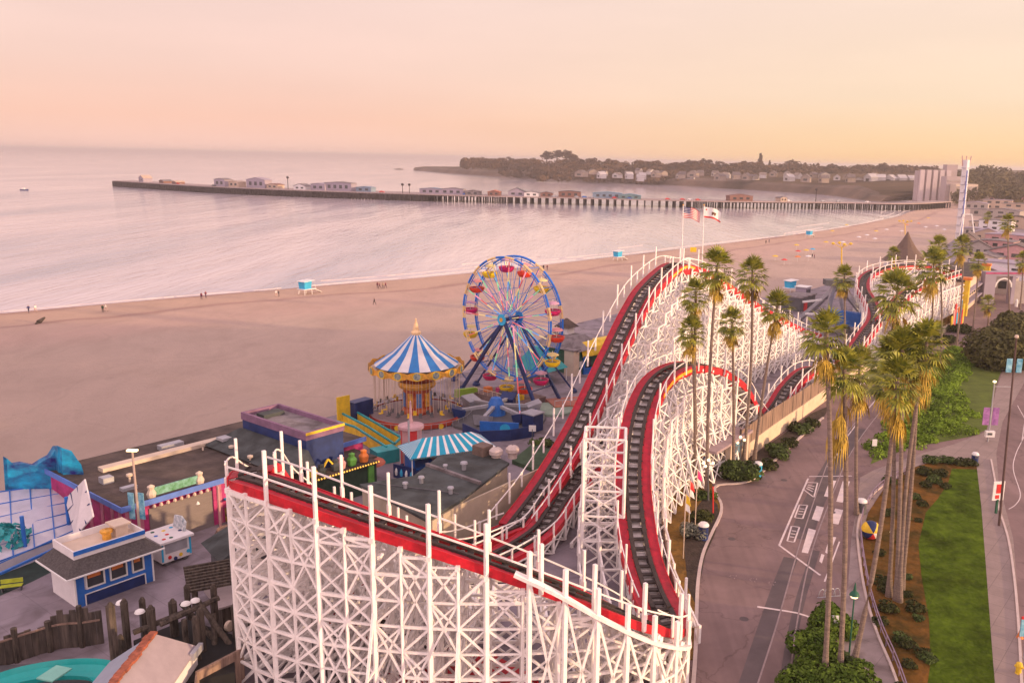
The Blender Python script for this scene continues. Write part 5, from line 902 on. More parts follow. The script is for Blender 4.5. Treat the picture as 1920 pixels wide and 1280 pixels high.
# ------------------------------------------------------------------ the wooden roller coaster
rc = thing('roller_coaster', 'white timber roller coaster with red track winding along the street', 'roller coaster', V((0, 90, 0)))
UPZ = V((0, 0, 1))
def frames(P):
    F = []
    for i, p in enumerate(P):
        d = (P[min(i + 1, len(P) - 1)] - P[max(i - 1, 0)]).normalized(); s = V((d.y, -d.x, 0)).normalized(); F.append((p, d, s, s.cross(d).normalized() * 1.0))
    return F
NPOST = [0]; JR = random.Random(77)
def section(name, pts, bent=2.6, tk=.2, level=2.3, rowsL=(), rowsR=(), outL=0, outR=0, tall=2.6, post_every=2.4, bank=lambda f: 0, plate=False, solo=False, allt=False, outr=0, glow=None, ties=True, skip_bents=False, g0=0.0, xd=1, jit=False, W=.88, rail_sides=(-1, 1), fas=.55, wk=1.0):
    P = cr(pts, .6); FRM = frames(P); n = len(FRM); sec = bpy.data.objects.new(name, None); COL.objects.link(sec); sec.parent = rc; sec['_b'] = rc['_b']; sec.location = (0, 0, 0)
    def at(i, x, z):
        p, d, s, u = FRM[i]; b_ = bank(i / (n - 1)); 
        x = x * W; return p + s * (x * cos(b_)) + UPZ * (z + x * sin(b_))
    def ribbon(nm, mt, x0, x1, z0, z1, seg=1):
        q = MB(); vs_ = []
        for i in range(0, n): vs_ += [at(i, x0, z0), at(i, x1, z0), at(i, x1, z1), at(i, x0, z1)]
        q.add(vs_, [(i * 4 + k_, i * 4 + (k_ + 1) % 4, (i + 1) * 4 + (k_ + 1) % 4, (i + 1) * 4 + k_) for i in range(n - 1) for k_ in range(4)] + [(0, 1, 2, 3), (n * 4 - 1, n * 4 - 2, n * 4 - 3, n * 4 - 4)]); return q.build(nm, mt, sec)
    if ties:
        q = MB()
        for i in range(0, n, 2):
            a, b_ = at(i, -1.0, -.1), at(i, 1.0, -.1); q.beam(a, b_, .42, .14)
        q.build('ties', M_tie, sec)
    ribbon('under_boards', mat('grey_white_boards', (.5, .45, .44), .7, .3, 1.5), -.44, .44, -.46, -.40)
    for s in (-1, 1):
        ribbon('rail', M_tie, s * .50, s * .90, -.02, .16); ribbon('walkway', M_red2, s * 1.02, s * (1.02 + .62 * wk), -.06, .0)
        ribbon('fascia', M_red, s * (1.02 + .62 * wk), s * (1.12 + .62 * wk), -fas, .06); ribbon('stringer', M_red, s * .9, s * 1.02, -.5, -.02)
        if s in rail_sides:
            oo = outr if s > 0 else 0; ribbon('handrail', M_white, s * (1.14 + .62 * wk) + oo, s * (1.22 + .62 * wk) + oo, .98, 1.10)
            q = MB(); acc = 0; kk = 0
            for i in range(1, n):
                acc += (FRM[i][0] - FRM[i - 1][0]).length
                if acc >= post_every:
                    acc = 0; kk += 1; x = s * (1.2 + .62 * wk) + oo; h = tall if (kk % 2 == 0 or allt) else 1.1; a = at(i, x, -.5); q.beam(a, a + UPZ * (h + .5), tk * ((.85 if s > 0 else .6) if plate else .6))
                    if plate: q.beam(a + UPZ * .1, a + UPZ * 1.2, tk * 1.15, tk * .7)
                    if solo and NPOST[0] < 98: q.build('rail_post', M_white, sec); q = MB(); NPOST[0] += 1
            if q.f: tag(q.build('rail_post', M_white, sec), kind='stuff')
    if glow:  # added emissive boards that make the fascia glow orange near a crest
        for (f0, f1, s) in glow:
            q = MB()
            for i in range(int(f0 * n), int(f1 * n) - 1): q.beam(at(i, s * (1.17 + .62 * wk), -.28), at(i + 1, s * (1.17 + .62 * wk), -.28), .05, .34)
            q.build('glow_strip', M_glow, sec)
    if skip_bents: return FRM
    # bents
    idx = [0]; acc = 0
    for i in range(1, n):
        acc += hypot(FRM[i][0].x - FRM[i - 1][0].x, FRM[i][0].y - FRM[i - 1][0].y)
        if acc >= bent: idx.append(i); acc = 0
    br = MB(); prev = None
    for i in idx:
        p, d, s, u = FRM[i]; h = p.z - .5
        if h < .6: prev = None; continue
        xs = [-1.55, 1.55]; cols = [(-1.55, h), (1.55, h)]
        for r in rowsL: cols.append((-r, max(.5, h * .96 - (r - 1.55) * .62)))
        for r in rowsR: cols.append((r, max(.5, h * .96 - (r - 1.55) * .62)))
        cols.sort(); q = MB(); B = lambda x, z: V((p.x + s.x * x, p.y + s.y * x, z))
        for x, hh in cols: q.beam(B(x, g0 - .1), B(x, hh), tk * (1 if not jit or (idx.index(i) % 2 == 0 and abs(x) < 2) else .62))
        if jit and idx.index(i) % 3 == 0 and h > 5 and idx.index(i) > 4: q.beam(B(1.7 + h * .22, g0 - .1), B(1.7, h * .62), tk * .6); q.beam(B(1.7 + h * .11, h * .31), B(1.6, h * .31), tk * .45)
        if outL: q.beam(B(-1.55 - outL * h, g0 - .1), B(-1.55, h * .97), tk)
        if outR: q.beam(B(1.55 + outR * h, g0 - .1), B(1.55, h * .97), tk)
        q.beam(B(-1.75, h), B(1.75, h), tk, tk * 1.2)
        nl = max(1, int(round(h / level))); zsl = [h * k_ / nl for k_ in range(1, nl + 1)]
        if jit: nl = int(h / level) + 1; zsl = [min(h, level * k_) for k_ in range(1, nl + 1)]
        xl = lambda z: (-1.55 - outL * (h - z)) if outL else cols[0][0]
        xr = lambda z: (1.55 + outR * (h - z)) if outR else cols[-1][0]
        for z in zsl[:-1]:
            if cols[0][1] >= z or outL: a = xl(z)
            else: a = min(x for x, hh in cols if hh >= z)
            b_ = xr(z) if (cols[-1][1] >= z or outR) else max(x for x, hh in cols if hh >= z); q.beam(B(a, z), B(b_, z), tk * .7)
        for (x0, h0), (x1, h1) in zip(cols, cols[1:]):
            for k_ in range(nl):
                z0, z1 = h * k_ / nl, h * (k_ + 1) / nl
                if z1 <= min(h0, h1) + .2: q.beam(B(x0, z0), B(x1, z1), tk * .55); q.beam(B(x1, z0), B(x0, z1), tk * .55)
        q.build('trestle', M_white, sec)
        # faces between bents
        faces = [(-1.55 - outL * 0, outL, -1), (1.55, outR, 1)] + [(-r, 0, -1) for r in rowsL] + [(r, 0, 1) for r in rowsR]
        if outL: faces.append((-1.55, 0, -1))
        if outR: faces.append((1.55, 0, 1))
        if prev is not None and (prev[0] - p).length < bent * 3:
            pp_, ps_, ph = prev
            for x, o, sg in faces:
                hh = min(h, ph) if abs(x) < 1.6 else max(.5, min(h, ph) * .96 - (abs(x) - 1.55) * .62); nn_ = max(1, int(round(hh / level))) if not jit else int(hh / level) + 1
                for k_ in range(nn_):
                    z0, z1 = (hh * k_ / nn_, hh * (k_ + 1) / nn_) if not jit else (min(hh, level * k_), min(hh, level * (k_ + 1)))
                    f = lambda pt, sv, z, H_: V((pt.x + sv.x * (x + sg * o * max(0, H_ - z)), pt.y + sv.y * (x + sg * o * max(0, H_ - z)), z))
                    a0, a1, b0, b1 = f(pp_, ps_, z0, ph), f(pp_, ps_, z1, ph), f(p, s, z0, h), f(p, s, z1, h)
                    jr = JR.uniform(.7, 1.2) if jit else 1
                    if not jit or JR.random() > .12: br.beam(a1, b1, tk * .6 * jr)
                    pk = JR.random() if jit else 0
                    if pk < .55: br.beam(a0, b1, tk * .5 * jr); br.beam(a1, b0, tk * .5)
                    elif pk < .72: br.beam(a0, b1, tk * .55 * jr)
                    elif pk < .86: br.beam(a1, b0, tk * .55 * jr)
                    elif k_ + 1 < nn_: z2 = hh * (k_ + 2) / nn_ if not jit else min(hh, level * (k_ + 2)); br.beam(a0, f(p, s, z2, h), tk * .5); br.beam(f(pp_, ps_, z2, ph), b0, tk * .5)
        prev = (p, s, h)
    br.build('bracing', M_white, sec); return FRM
crest = V((12.6, 130.2, 21)); bot = (-6.7, 78)
lift = [(48, 182, 1.2), (41.5, 172, 4.3), (34.9, 162, 8.2), (29, 153.5, 11.8), (23.5, 145.5, 15.6), (19, 139, 18.6), (15.6, 134.4, 20.4)]
dp = [(1262, 499), (1216, 537), (1190, 577), (1165, 627), (1137, 687), (1111, 745), (1085, 800), (1050, 862), (1010, 925), (965, 985)]
drop = [PV(u, v, (12.6, 130.2), bot) for u, v in dp]
ret = [V((-11.5, 73.5, 1.9)), V((-16.8, 70.8, 4.0)), V((-21.2, 67.2, 7.8)), V((-23.3, 63, 11.6)), V((-23.2, 59.2, 14.2))]
fan = [PD(466, 893, 56.2), PD(515, 908, 54.7), PD(600, 938, 53.2), PD(700, 974, 52.4), PD(850, 1025, 52), PD(1000, 1080, 52.3), PD(1120, 1128, 53), PD(1200, 1162, 54.2), PD(1243, 1178, 56)]
hill2 = [PD(1251, 1170, 58.3), PD(1240, 1140, 61), PD(1222, 1100, 64.8), PD(1203, 1040, 69.5), PD(1192, 970, 74), PD(1187, 900, 79), PD(1191, 830, 84), PD(1204, 765, 89), PD(1228, 716, 93.5), PD(1262, 690, 97.3), PD(1300, 682, 101), PD(1342, 690, 104.5), PD(1380, 718, 108.5), PD(1408, 765, 112.5), PD(1430, 786, 116), PD(1453, 765, 120), PD(1478, 726, 125.5), PD(1508, 697, 131.5), PD(1540, 690, 137.5), PD(1566, 702, 143)]
trackB = [PD(1195, 765, 108), PD(1160, 798, 100), PD(1110, 862, 92), PD(1052, 935, 83.5), PD(1003, 1000, 76.5), V((-9.5, 69.5, 1.9)), V((-15, 64.8, 3.2)), V((-18.5, 61.5, 4.6)), PD(640, 1138, 58.8), PD(760, 1196, 57.8), PD(900, 1262, 57.6), PD(1010, 1300, 59)]
section('lift_hill', [tuple(p) for p in lift] + [tuple(crest)], bent=2.5, tk=.26, level=1.8, rowsL=(3.2, 5.0), rowsR=(3.2,), outR=.0, fas=1.3)
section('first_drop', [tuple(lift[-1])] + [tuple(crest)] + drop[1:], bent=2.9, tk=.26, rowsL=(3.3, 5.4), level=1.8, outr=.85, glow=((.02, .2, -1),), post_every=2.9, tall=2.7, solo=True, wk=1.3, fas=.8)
section('return_climb', drop[-1:] + ret + fan[:1], bent=2.3, tk=.3, bank=lambda f: -.15)
section('fan_turn', fan, bent=1.68, tk=.27, level=1.75, jit=True, rowsL=(2.9, 9.0, 11.0), post_every=3.3, allt=True, tall=2.9, bank=lambda f: .05 + .12 * f, plate=True, solo=True, fas=.6, wk=.9)
section('turnaround', [tuple(fan[-2]), tuple(fan[-1]), tuple(hill2[0]), tuple(hill2[1])], bent=1.5, tk=.26, post_every=1.6, bank=lambda f: .22)
section('far_dip', hill2[11:], bent=2.6, tk=.24, fas=.9, level=1.8, rowsL=(3.2,))
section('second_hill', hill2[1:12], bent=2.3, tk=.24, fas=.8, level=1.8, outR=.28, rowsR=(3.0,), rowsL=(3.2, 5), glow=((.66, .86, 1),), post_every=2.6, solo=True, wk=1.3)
section('inner_track', trackB, bent=2.6, tk=.24, post_every=2.6, tall=1.2)
far = [PD(1566, 702, 143), PD(1592, 668, 152), PD(1620, 628, 163), PD(1640, 596, 174), PD(1632, 566, 186), PD(1618, 540, 199), PD(1625, 517, 211), PD(1655, 503, 220), PD(1700, 497, 227), PD(1745, 499, 230), PD(1785, 508, 226)]
section('far_turn', far, fas=1.0, bent=3.4, tk=.3, rowsR=(4, 6.5), post_every=3.4)
far2 = [PD(1792, 512, 222), PD(1765, 520, 211), PD(1735, 530, 200), PD(1705, 545, 189), PD(1680, 568, 179), PD(1655, 600, 169)]
section('far_straight', far2, bent=3.2, tk=.3, rowsL=(3.5,), post_every=3.2)
# X-braced tower beside the second hill
sec = bpy.data.objects.new('support_tower', None); COL.objects.link(sec); sec.parent = rc; sec['_b'] = rc['_b']
b0, b1 = G(1090, 1060, 0), G(1166, 1063, 0); dx = b1 - b0; dy = V((-dx.y, dx.x, 0)); ht = 12.0; q = MB(); hz_ = MB()
cs = [b0, b1, b1 + dy, b0 + dy]
for p in cs: q.beam(p, p + V((0, 0, ht)), .22)
for k_ in range(5):
    z0, z1 = k_ * ht / 5, (k_ + 1) * ht / 5
    for i in range(4):
        a, b_ = cs[i], cs[(i + 1) % 4]; hz_.beam(a + UPZ * z1, b_ + UPZ * z1, .16)
        if i > 1: continue
        hz_.beam(a + UPZ * z0, b_ + UPZ * z1, .12); hz_.beam(b_ + UPZ * z0, a + UPZ * z1, .12)
q.build('corner_post', M_white, sec); hz_.build('bracing', M_white, sec)
# curved white outer ledger and lower railing of the turn
q = MB(); wl = cr([PD(965, 1075, 50.2), PD(1040, 1110, 50.0), PD(1130, 1160, 50.5), PD(1210, 1198, 51.8), PD(1262, 1212, 53.4), PD(1288, 1212, 55.2), PD(1288, 1196, 57.5)], .5)
for a, b_ in zip(wl, wl[1:]): q.beam(a, b_, .55, .22)
o = q.build('outer_ledger', M_white, rc); q = MB()
for i in range(2, len(wl), 5): q.beam(V((wl[i].x, wl[i].y, -.1)), wl[i] + UPZ * 1.9, .26)
for i in range(2, len(wl) - 5, 5):
    a, b_ = wl[i], wl[i + 5]; q.beam(V((a.x, a.y, 0)), b_, .16); q.beam(V((b_.x, b_.y, 0)), a, .16); q.beam(V((a.x, a.y, 2.2)), V((b_.x, b_.y, 2.2)), .18)
q.build('outer_posts', M_white, rc)
# red panels of the tunnel and brake area under the turn
q = MB(); q.prism([G(740, 1225, .8), G(905, 1215, .8), G(1010, 1270, .8), G(900, 1330, .8), G(720, 1290, .8)], .05, .8); q.build('red_platform', M_red, rc)
q = MB(); q.prism([G(870, 1055, 2.2), G(930, 1050, 2.2), G(945, 1075, 2.2), G(890, 1090, 2.2)], 1.9, 2.2); q.build('tarpaulin', M_post, rc)
# small yellow box at the crest
for (u, v) in ((1300, 468),):
    p = PD(u, v, 131 if u < 1310 else 146); 
    q = MB(); q.box(p, (.9, .2, .7)); q.build('marker_lamp', M_yel, rc)
# flags on the crest
def flag(u, vt, label, ca, Y=131):
    base = PD(u, 470, Y); top = PD(u + 2, vt, Y); t = thing('flag_pole', label, 'flagpole', base); q = MB(); q.tube([V((base.x, base.y, 19)), top], [.12, .06], 7); q.build('pole', M_post, t); q = MB(); q.lathe(top, [(.02, 0), (.14, .1), (.02, .24)], 8); q.build('finial', M_gold, t)
    nx, nz = 26, 13; L_, Hh = 2.6, 1.55; vs_ = []
    for j in range(nz + 1):
        for i in range(nx + 1):
            x = i / nx; vs_.append(top + V((x * L_ * .98, .22 * sin(x * 9) * x, -.12 - Hh * j / nz - .62 * x * x * L_ * .45 - .05 * sin(x * 8))))
    qs = [MB(), MB(), MB()]
    for j in range(nz):
        for i in range(nx):
            if ca:
                r = j >= nz - 2; bear = (12 <= i <= 17 and 5 <= j <= 7) or (i in (12, 13, 16, 17) and j == 8) or (i == 18 and j in (5, 6)); star = (3 <= i <= 4 and 2 <= j <= 3)
                m_ = 0 if (r or star) else 2 if bear else 1
            else: m_ = 2 if (i < 11 and j < 7) else (0 if j % 2 == 0 else 1)
            if m_ == 2 and not ca and i % 2 == 1 and j % 2 == 1: m_ = 1
            qs[m_].add([vs_[j * (nx + 1) + i], vs_[j * (nx + 1) + i + 1], vs_[(j + 1) * (nx + 1) + i + 1], vs_[(j + 1) * (nx + 1) + i]], [(0, 1, 2, 3)])
    f = MB(); mi = 0
    for k_, qq in enumerate(qs): f.add(qq.v, qq.f, k_)
    f.build('flag', [M_redp, M_post, mat('flag_brown', (.16, .08, .05), .8) if ca else mat('flag_navy', (.04, .04, .16), .8)], t)
flag(1279, 386, 'flagpole flying the stars and stripes on the coaster crest', False); flag(1318, 386, 'flagpole flying a white bear flag with red stripe on the coaster crest', True)

# ------------------------------------------------------------------ far rides
c = G(1570, 625, 0); t = thing('far_tower_ride', 'grey legged pendulum ride with blue hull beyond the coaster', 'ride', c); top = PD(1572, 532, c.y)
for u, v in ((1497, 600), (1545, 618), (1590, 622), (1640, 618), (1520, 585), (1615, 590)):
    q = MB(); ft = G(u, v, 0); q.beam(ft, top + V((rnd.uniform(-1, 1), 0, 0)), .9); q.build('leg', M_lgrey, t)
q = MB(); q.box(top + V((0, 0, .3)), (6, 3, 1.2)); q.build('machine_deck', M_grey, t)
q = MB(); q.beam(PD(1553, 592, c.y - 2), PD(1625, 602, c.y - 2), 2.4, 3.0); q.build('hull', mat('hull_blue', (.02, .12, .42), .4, .15, .5), t); q = MB(); q.beam(PD(1618, 598, c.y - 3.5), PD(1645, 602, c.y - 3.5), 2.6, 3.0); q.build('prow', M_redp, t); q = MB(); q.beam(PD(1510, 588, c.y), PD(1625, 590, c.y), .4); q.beam(PD(1505, 566, c.y + 6), PD(1560, 560, c.y + 6), .4); q.build('rail', M_post, t)
k = O('ride_block', 'dark grey machine shed left of the pendulum ride', 'shed', G(1500, 585, 0)); k.boxes('wall', M_grey, [(-5, 0, 0, 9, 0, 3.4)]); k.boxes('roof', M_roof3, [(-5.3, .3, -.3, 9.3, 3.4, 3.7)]); k.boxes('door', M_redp, [(0, .1, 2, 4, 0, 2.4)])
k = O('control_cabin', 'small lilac glass cabin left of the pendulum ride', 'cabin', G(1510, 560, 0)); k.boxes('wall', M_sh1, [(-3, 0, 0, 3.4, 0, 3)]); k.boxes('window', M_glass, [(0, .1, .4, 3, 1, 2.4)]); k.boxes('roof', M_post, [(-3.3, .3, -.3, 3.7, 3, 3.2)])
c = G(1692, 545, 0); t = thing('cone_pavilion', 'round pavilion with tall brown shingled cone roof beyond the coaster', 'building', c); q = MB(); ct = PD(1692, 434, c.y)
q.lathe(V((c.x, c.y, 0)), [(6.8, 9.0), (6.3, 9.3), (3.0, 12.5), (1.2, ct.z - 2.2), (.1, ct.z)], 14); q.build('roof', mat('cone_shingles', (.15, .10, .08), .9, .25, 3, bump=.2), t); q = MB(); q.lathe(V((c.x, c.y, 0)), [(6, 0), (6, 9)], 14); q.build('wall', M_wwall, t)
c = G(1797, 452, 0); t = thing('drop_tower', 'tall white and blue drop tower standing by the beach', 'tower', c); tp = PD(1812, 300, c.y)
q = MB(); q.beam(c, tp, 2.6, 2.2); q.build('shaft', M_wwall, t); q = MB(); q.beam(c + V((0, -1.3, 1)), tp + V((0, -1.3, -5)), 1.5, .5); q.build('blue_face', mat('tower_blue', (.12, .18, .5), .5, .1, .3), t)
for k_ in range(7): q = MB(); f = .12 + k_ * .1; q.box(c.lerp(tp, f) + V((0, -1.65, 0)), (.9, .2, 1.7)); q.build('pale_mark', M_sh1, t)
for dx in (-1.6, 0, 1.6): q = MB(); q.beam(tp + V((dx, 0, -3)), tp + V((dx * 1.4, 0, 2.0)), .35); q.build('top_mast', M_pink, t)
for k_ in range(9): q = MB(); q.box(c.lerp(tp, .1 + k_ * .1), (3.2, 2.8, .3)); q.build('collar', M_lgrey, t)
c = G(1829, 460, 0); t = thing('white_frame_ride', 'thin white gantry frame right of the drop tower', 'ride', c); q = MB(); p1 = PD(1822, 402, c.y); p2 = PD(1806, 402, c.y); q.beam(c, p1, .5); q.beam(p1, p2, .4); q.beam(p2, V((p2.x - 1, p2.y, 0)), .4); q.build('frame', M_post, t)
for (u, v, vt, lb) in ((1578, 500, 465, 'yellow topped mast on the beach before the pendulum ride'), (1697, 440, 420, 'thin yellow mast above the cone roof')):
    c = G(u, v, 0); tp = PD(u, vt, c.y); t = thing('mast', lb, 'mast', c); q = MB(); q.tube([c, tp], .22, 6); q.build('pole', M_yel, t); q = MB()
    for a in range(4): q.beam(tp, tp + V((3.2 * cos(a * 1.57), 3.2 * sin(a * 1.57), 1.6)), .16)
    q.build('arm', M_yel, t)
    for a in range(4): q = MB(); p = tp + V((3.2 * cos(a * 1.57), 3.2 * sin(a * 1.57), 1.6)); q.lathe(p, [(.1, -.5), (.8, 0), (.1, .5)], 7); q.build('seat_pod', M_yel, t)
# cream arcade beyond the coaster
k = O('arcade_hall', 'long cream arcade hall with mauve awnings and yellow tower beyond the coaster', 'building', G(1800, 592, 0), a=R_(31))
k.boxes('wall', M_stucco, [(-9, 0, 0, 46, 0, 8.4)]); k.boxes('roof', M_roof, [(-9.4, .3, -.3, 46.3, 8.4, 8.9)]); k.boxes('awning', M_sh1, [(0, 1.4, .5, 30, 5.4, 5.7), (0, 1.6, .5, 34, 2.8, 3.1)])
for i in range(9): k.boxes('window', M_glass, [(0, .08, 2 + i * 3.6, 4 + i * 3.6, 3.5, 5.0)])
k.boxes('tower', M_yel, [(0, 1.8, 33, 35.2, 0, 9.5), (0, 1.4, 0, 1.6, 0, 9.0)]); k.boxes('tower_cap', M_org, [(-.3, 2, 32.8, 35.4, 9.5, 10.1), (-.3, 1.8, -.3, 1.9, 9, 9.6)])
k = O('mural_gate', 'mural panels of red, blue and yellow at the street end of the coaster', 'mural', G(1782, 622, 0), a=R_(33))
for i, (mt, y) in enumerate(((M_yel, 0), (M_pink, 2), (M_redp, 3.4), (M_cyan, 5.5), (M_org, 7.5), (M_cyan, 9.5), (M_redp, 11.5), (M_yel, 13))): k.boxes('panel', mt, [(-.2, 0, y, y + 1.6, 0, 3.4 + (i % 3) * 1.2)])
k = O('arch_gateway', 'wide white gateway of arches closing the street beyond the palms', 'gateway', G(1855, 570, 0), a=R_(-8))
k.boxes('wall', M_sh1, [(-2, 1.2, 0, 2, 0, 7.6), (6, 7, 0, 2, 0, 7.6), (12, 13.2, 0, 2, 0, 7.6), (-2, 24, 0, 2, 7.6, 8.8), (18, 19, 0, 2, 0, 7.6)]); k.boxes('door_panel', M_stucg, [(7, 12, .5, 1, 0, 6.2)]); k.boxes('red_cornice', M_mag, [(-2, 24, -.1, 0, 8.2, 8.6)])
q = MB()
for i in range(8): a0, a1 = pi * i / 8, pi * (i + 1) / 8; q.beam(k.p(3.6 + 2.4 * cos(a0), .2, 4.6 + 2.4 * sin(a0)), k.p(3.6 + 2.4 * cos(a1), .2, 4.6 + 2.4 * sin(a1)), .4)
q.build('arch', M_post, k.t)
rr = random.Random(21); tc_ = [(M_stucco, 'cream'), (M_stucg, 'grey'), (M_wwall, 'white'), (M_pink, 'pink'), (M_sh2, 'sand coloured')]
blds = [(1850, 545, 16, 10, 5), (1880, 520, 20, 10, 5), (1905, 500, 18, 12, 6), (1845, 500, 12, 10, 4), (1870, 478, 14, 10, 6), (1832, 480, 10, 8, 4), (1900, 460, 22, 14, 5), (1850, 452, 14, 8, 4), (1868, 432, 18, 10, 6), (1838, 428, 12, 10, 4), (1905, 428, 24, 12, 6), (1880, 410, 26, 12, 6), (1845, 405, 20, 10, 5), (1910, 398, 26, 12, 7), (1870, 392, 24, 10, 8), (1830, 392, 20, 12, 5), (1900, 380, 26, 12, 9), (1850, 382, 22, 12, 7), (1825, 440, 9, 9, 3.5), (1815, 462, 8, 8, 4)]
wh = ['nearest behind the arched gateway', 'behind the gateway, right side', 'third back behind the gateway', 'left of the lone street palm', 'with raised upper floor mid town', 'small one at the edge of the far beach', 'wide one right of the tall thin palm', 'low one right of the drop tower foot', 'stepped one above the thin palm', 'small one right of the drop tower', 'wide one at the right edge below the hill', 'long one below the backlit trees', 'long one right of the drop tower shaft', 'long one at the right edge under the trees', 'taller one below the backlit trees', 'beside the drop tower mid height', 'highest one at the right edge', 'pale one right of the hotel', 'tiny one at the drop tower foot', 'tiny one left of the beach edge houses']
for (u, v, w_, d_, h_), wl_ in zip(blds, wh):
    i = rr.randrange(5); rf = rr.choice([M_roof3, M_farr, M_roof, M_sh1]); p = G(u, v, 0); house('town_building', tc_[i][1] + ' low town building, ' + wl_, 'building', p, w_, d_, h_, rr.choice([.4, 1.5, 2.5]), R_(rr.uniform(20, 45)), tc_[i][0], rf, 'town buildings on the right', (max(1, int(h_ / 3)), 3))

# ------------------------------------------------------------------ the street and gardens
def pxs(L, z=0): return [G(u, v, z) for u, v in L]
q = MB(); q.sheet(pxs([(1215, 1400), (1300, 1200), (1300, 1100), (1300, 950), (1345, 850), (1530, 745), (1640, 680), (1780, 605), (1830, 545), (1960, 520), (2300, 540), (2500, 900), (2300, 1500)]), .016); struct(q, 'street', M_asph)
kerbL = [(1290, 1400), (1303, 1240), (1306, 1150), (1309, 1090), (1318, 1040), (1335, 1000), (1351, 965), (1352, 945), (1343, 928), (1340, 916), (1350, 909), (1385, 907), (1410, 900), (1435, 880), (1470, 848), (1510, 812), (1545, 782)]
KC = cr(pxs(kerbL), 1.0); q = MB()
for a, b_ in zip(KC, KC[1:]): q.beam(a + UPZ * .08, b_ + UPZ * .08, .3, .15)
struct(q, 'kerb', M_kerb)
fenceL = [(1232, 1400), (1268, 1240), (1262, 1150), (1240, 1040), (1238, 968), (1262, 920), (1300, 880), (1345, 845)]
bedL = [(1303, 1235), (1306, 1150), (1309, 1090), (1318, 1040), (1335, 1000), (1350, 965), (1350, 945), (1340, 925), (1334, 905), (1300, 885), (1262, 925), (1240, 970), (1242, 1040), (1262, 1150), (1275, 1235)]
q = MB(); q.prism(pxs(bedL, .1), 0, .1); struct(q, 'planting_bed', mat('dry_ground_cover', (.17, .10, .02), .95, .4, .7, bump=.7, col2=(.26, .13, .02)))
q = MB(); q.prism(pxs([(1340, 1000), (1322, 1040), (1312, 1090), (1308, 1140), (1290, 1100), (1282, 1020), (1300, 960), (1325, 925), (1345, 945), (1349, 965)], .13), 0, .13); struct(q, 'soil_bed', M_dirt)
q = MB(); q.prism(pxs([(1388, 903), (1420, 890), (1470, 845), (1510, 810), (1545, 780), (1556, 760), (1520, 775), (1460, 820), (1400, 860), (1385, 880)], .1), 0, .1); struct(q, 'verge_bed', M_dirt)
# white retaining wall and brown fence along the coaster
t = thing('boundary_wall', 'cream boundary wall with brown plank fence along the coaster and street', 'wall', G(1300, 900, 0))
FW = cr(pxs([(1275, 1300), (1268, 1180), (1245, 1060), (1238, 975), (1252, 935), (1300, 880), (1330, 852)]), 3.0)
q = MB(); q2 = MB()
for a, b_ in zip(FW, FW[1:]): wall(q, a, b_, 0, 1.0, .3); wall(q2, a, b_, 1.0, 2.7, .1)
q.build('wall', M_stucco, t); q2.build('plank_fence', M_fencew, t)
FW2 = cr(pxs([(1385, 872), (1440, 828), (1500, 785), (1565, 738), (1640, 690)]), 4.0); q = MB(); q2 = MB(); q3 = MB()
for a, b_ in zip(FW2, FW2[1:]): wall(q, a, b_, 0, 2.0, .35); wall(q2, a, b_, 2.0, 4.3, .1); q3.beam(a + UPZ * 2.0, a + UPZ * 4.6, .14)
q.build('wall', mat('sunlit_cream_wall', (.66, .52, .38), .85, .1, .6), t); q2.build('plank_fence', M_fencew, t); q3.build('fence_post', M_wood, t)
FW3 = cr(pxs([(1660, 683), (1720, 652), (1790, 612)]), 6.0); t = thing('low_wall', 'low cream wall below the far end of the coaster', 'wall', G(1720, 652, 0)); q = MB(); q2 = MB()
for a, b_ in zip(FW3, FW3[1:]): wall(q, a, b_, 0, 1.6, .35); wall(q2, a, b_, 1.6, 3.4, .12)
q.build('wall', M_stucco, t); q2.build('plank_fence', M_mulch, t)
# entrance recess with posters under the hill
k = O('coaster_entrance', 'recessed coaster entrance with posters, cream pillar and mauve canopy roof', 'entrance', G(1340, 905, 0), a=R_(33))
k.boxes('wall', M_mulch, [(-3.4, -3, -1, 9, 0, 3.4)]); k.boxes('pillar', M_stucco, [(-.5, .1, 3.6, 4.4, 0, 3.6), (-.4, 0, 9.0, 9.6, 0, 3.6)]); k.boxes('canopy', mat('mauve_canopy', (.36, .27, .29), .8, .1, 1), [(-3.6, .3, -.5, 10, 3.6, 3.9)]); k.boxes('poster', mat('coloured_poster', (.5, .18, .05), .6, .7, 2, col2=(.1, .3, .45)), [(-.2, -.1, 4.6, 8.8, .6, 3.3)]); k.boxes('blue_poster', M_blue, [(-2.9, -2.8, .6, 1.8, .5, 2.8), (-2.9, -2.8, 2.6, 3.4, .5, 2.8)])
k = O('lit_awning', 'brown arched awning with a lit yellow edge at the foot of the lattice', 'awning', G(1290, 870, 0), a=R_(33)); q = MB()
for i in range(8): a0, a1 = pi * i / 8, pi * (i + 1) / 8; q.hexa([k.p(-2.6 - .0, 3 - 3.4 * cos(a0), 2.6 + 1.6 * sin(a0)), k.p(-2.6, 3 - 3.4 * cos(a1), 2.6 + 1.6 * sin(a1)), k.p(.3, 3 - 3.4 * cos(a1), 2.6 + 1.6 * sin(a1)), k.p(.3, 3 - 3.4 * cos(a0), 2.6 + 1.6 * sin(a0))], [k.p(-2.6, 3 - 3.4 * cos(a0), 2.8 + 1.6 * sin(a0)), k.p(-2.6, 3 - 3.4 * cos(a1), 2.8 + 1.6 * sin(a1)), k.p(.3, 3 - 3.4 * cos(a1), 2.8 + 1.6 * sin(a1)), k.p(.3, 3 - 3.4 * cos(a0), 2.8 + 1.6 * sin(a0))])
q.build('arched_canopy', M_mulch, k.t); q = MB(); q.beam(k.p(.4, -.6, 2.6), k.p(.4, 5, 3.0), .3, .12); q.build('glow_strip', M_bulb, k.t)
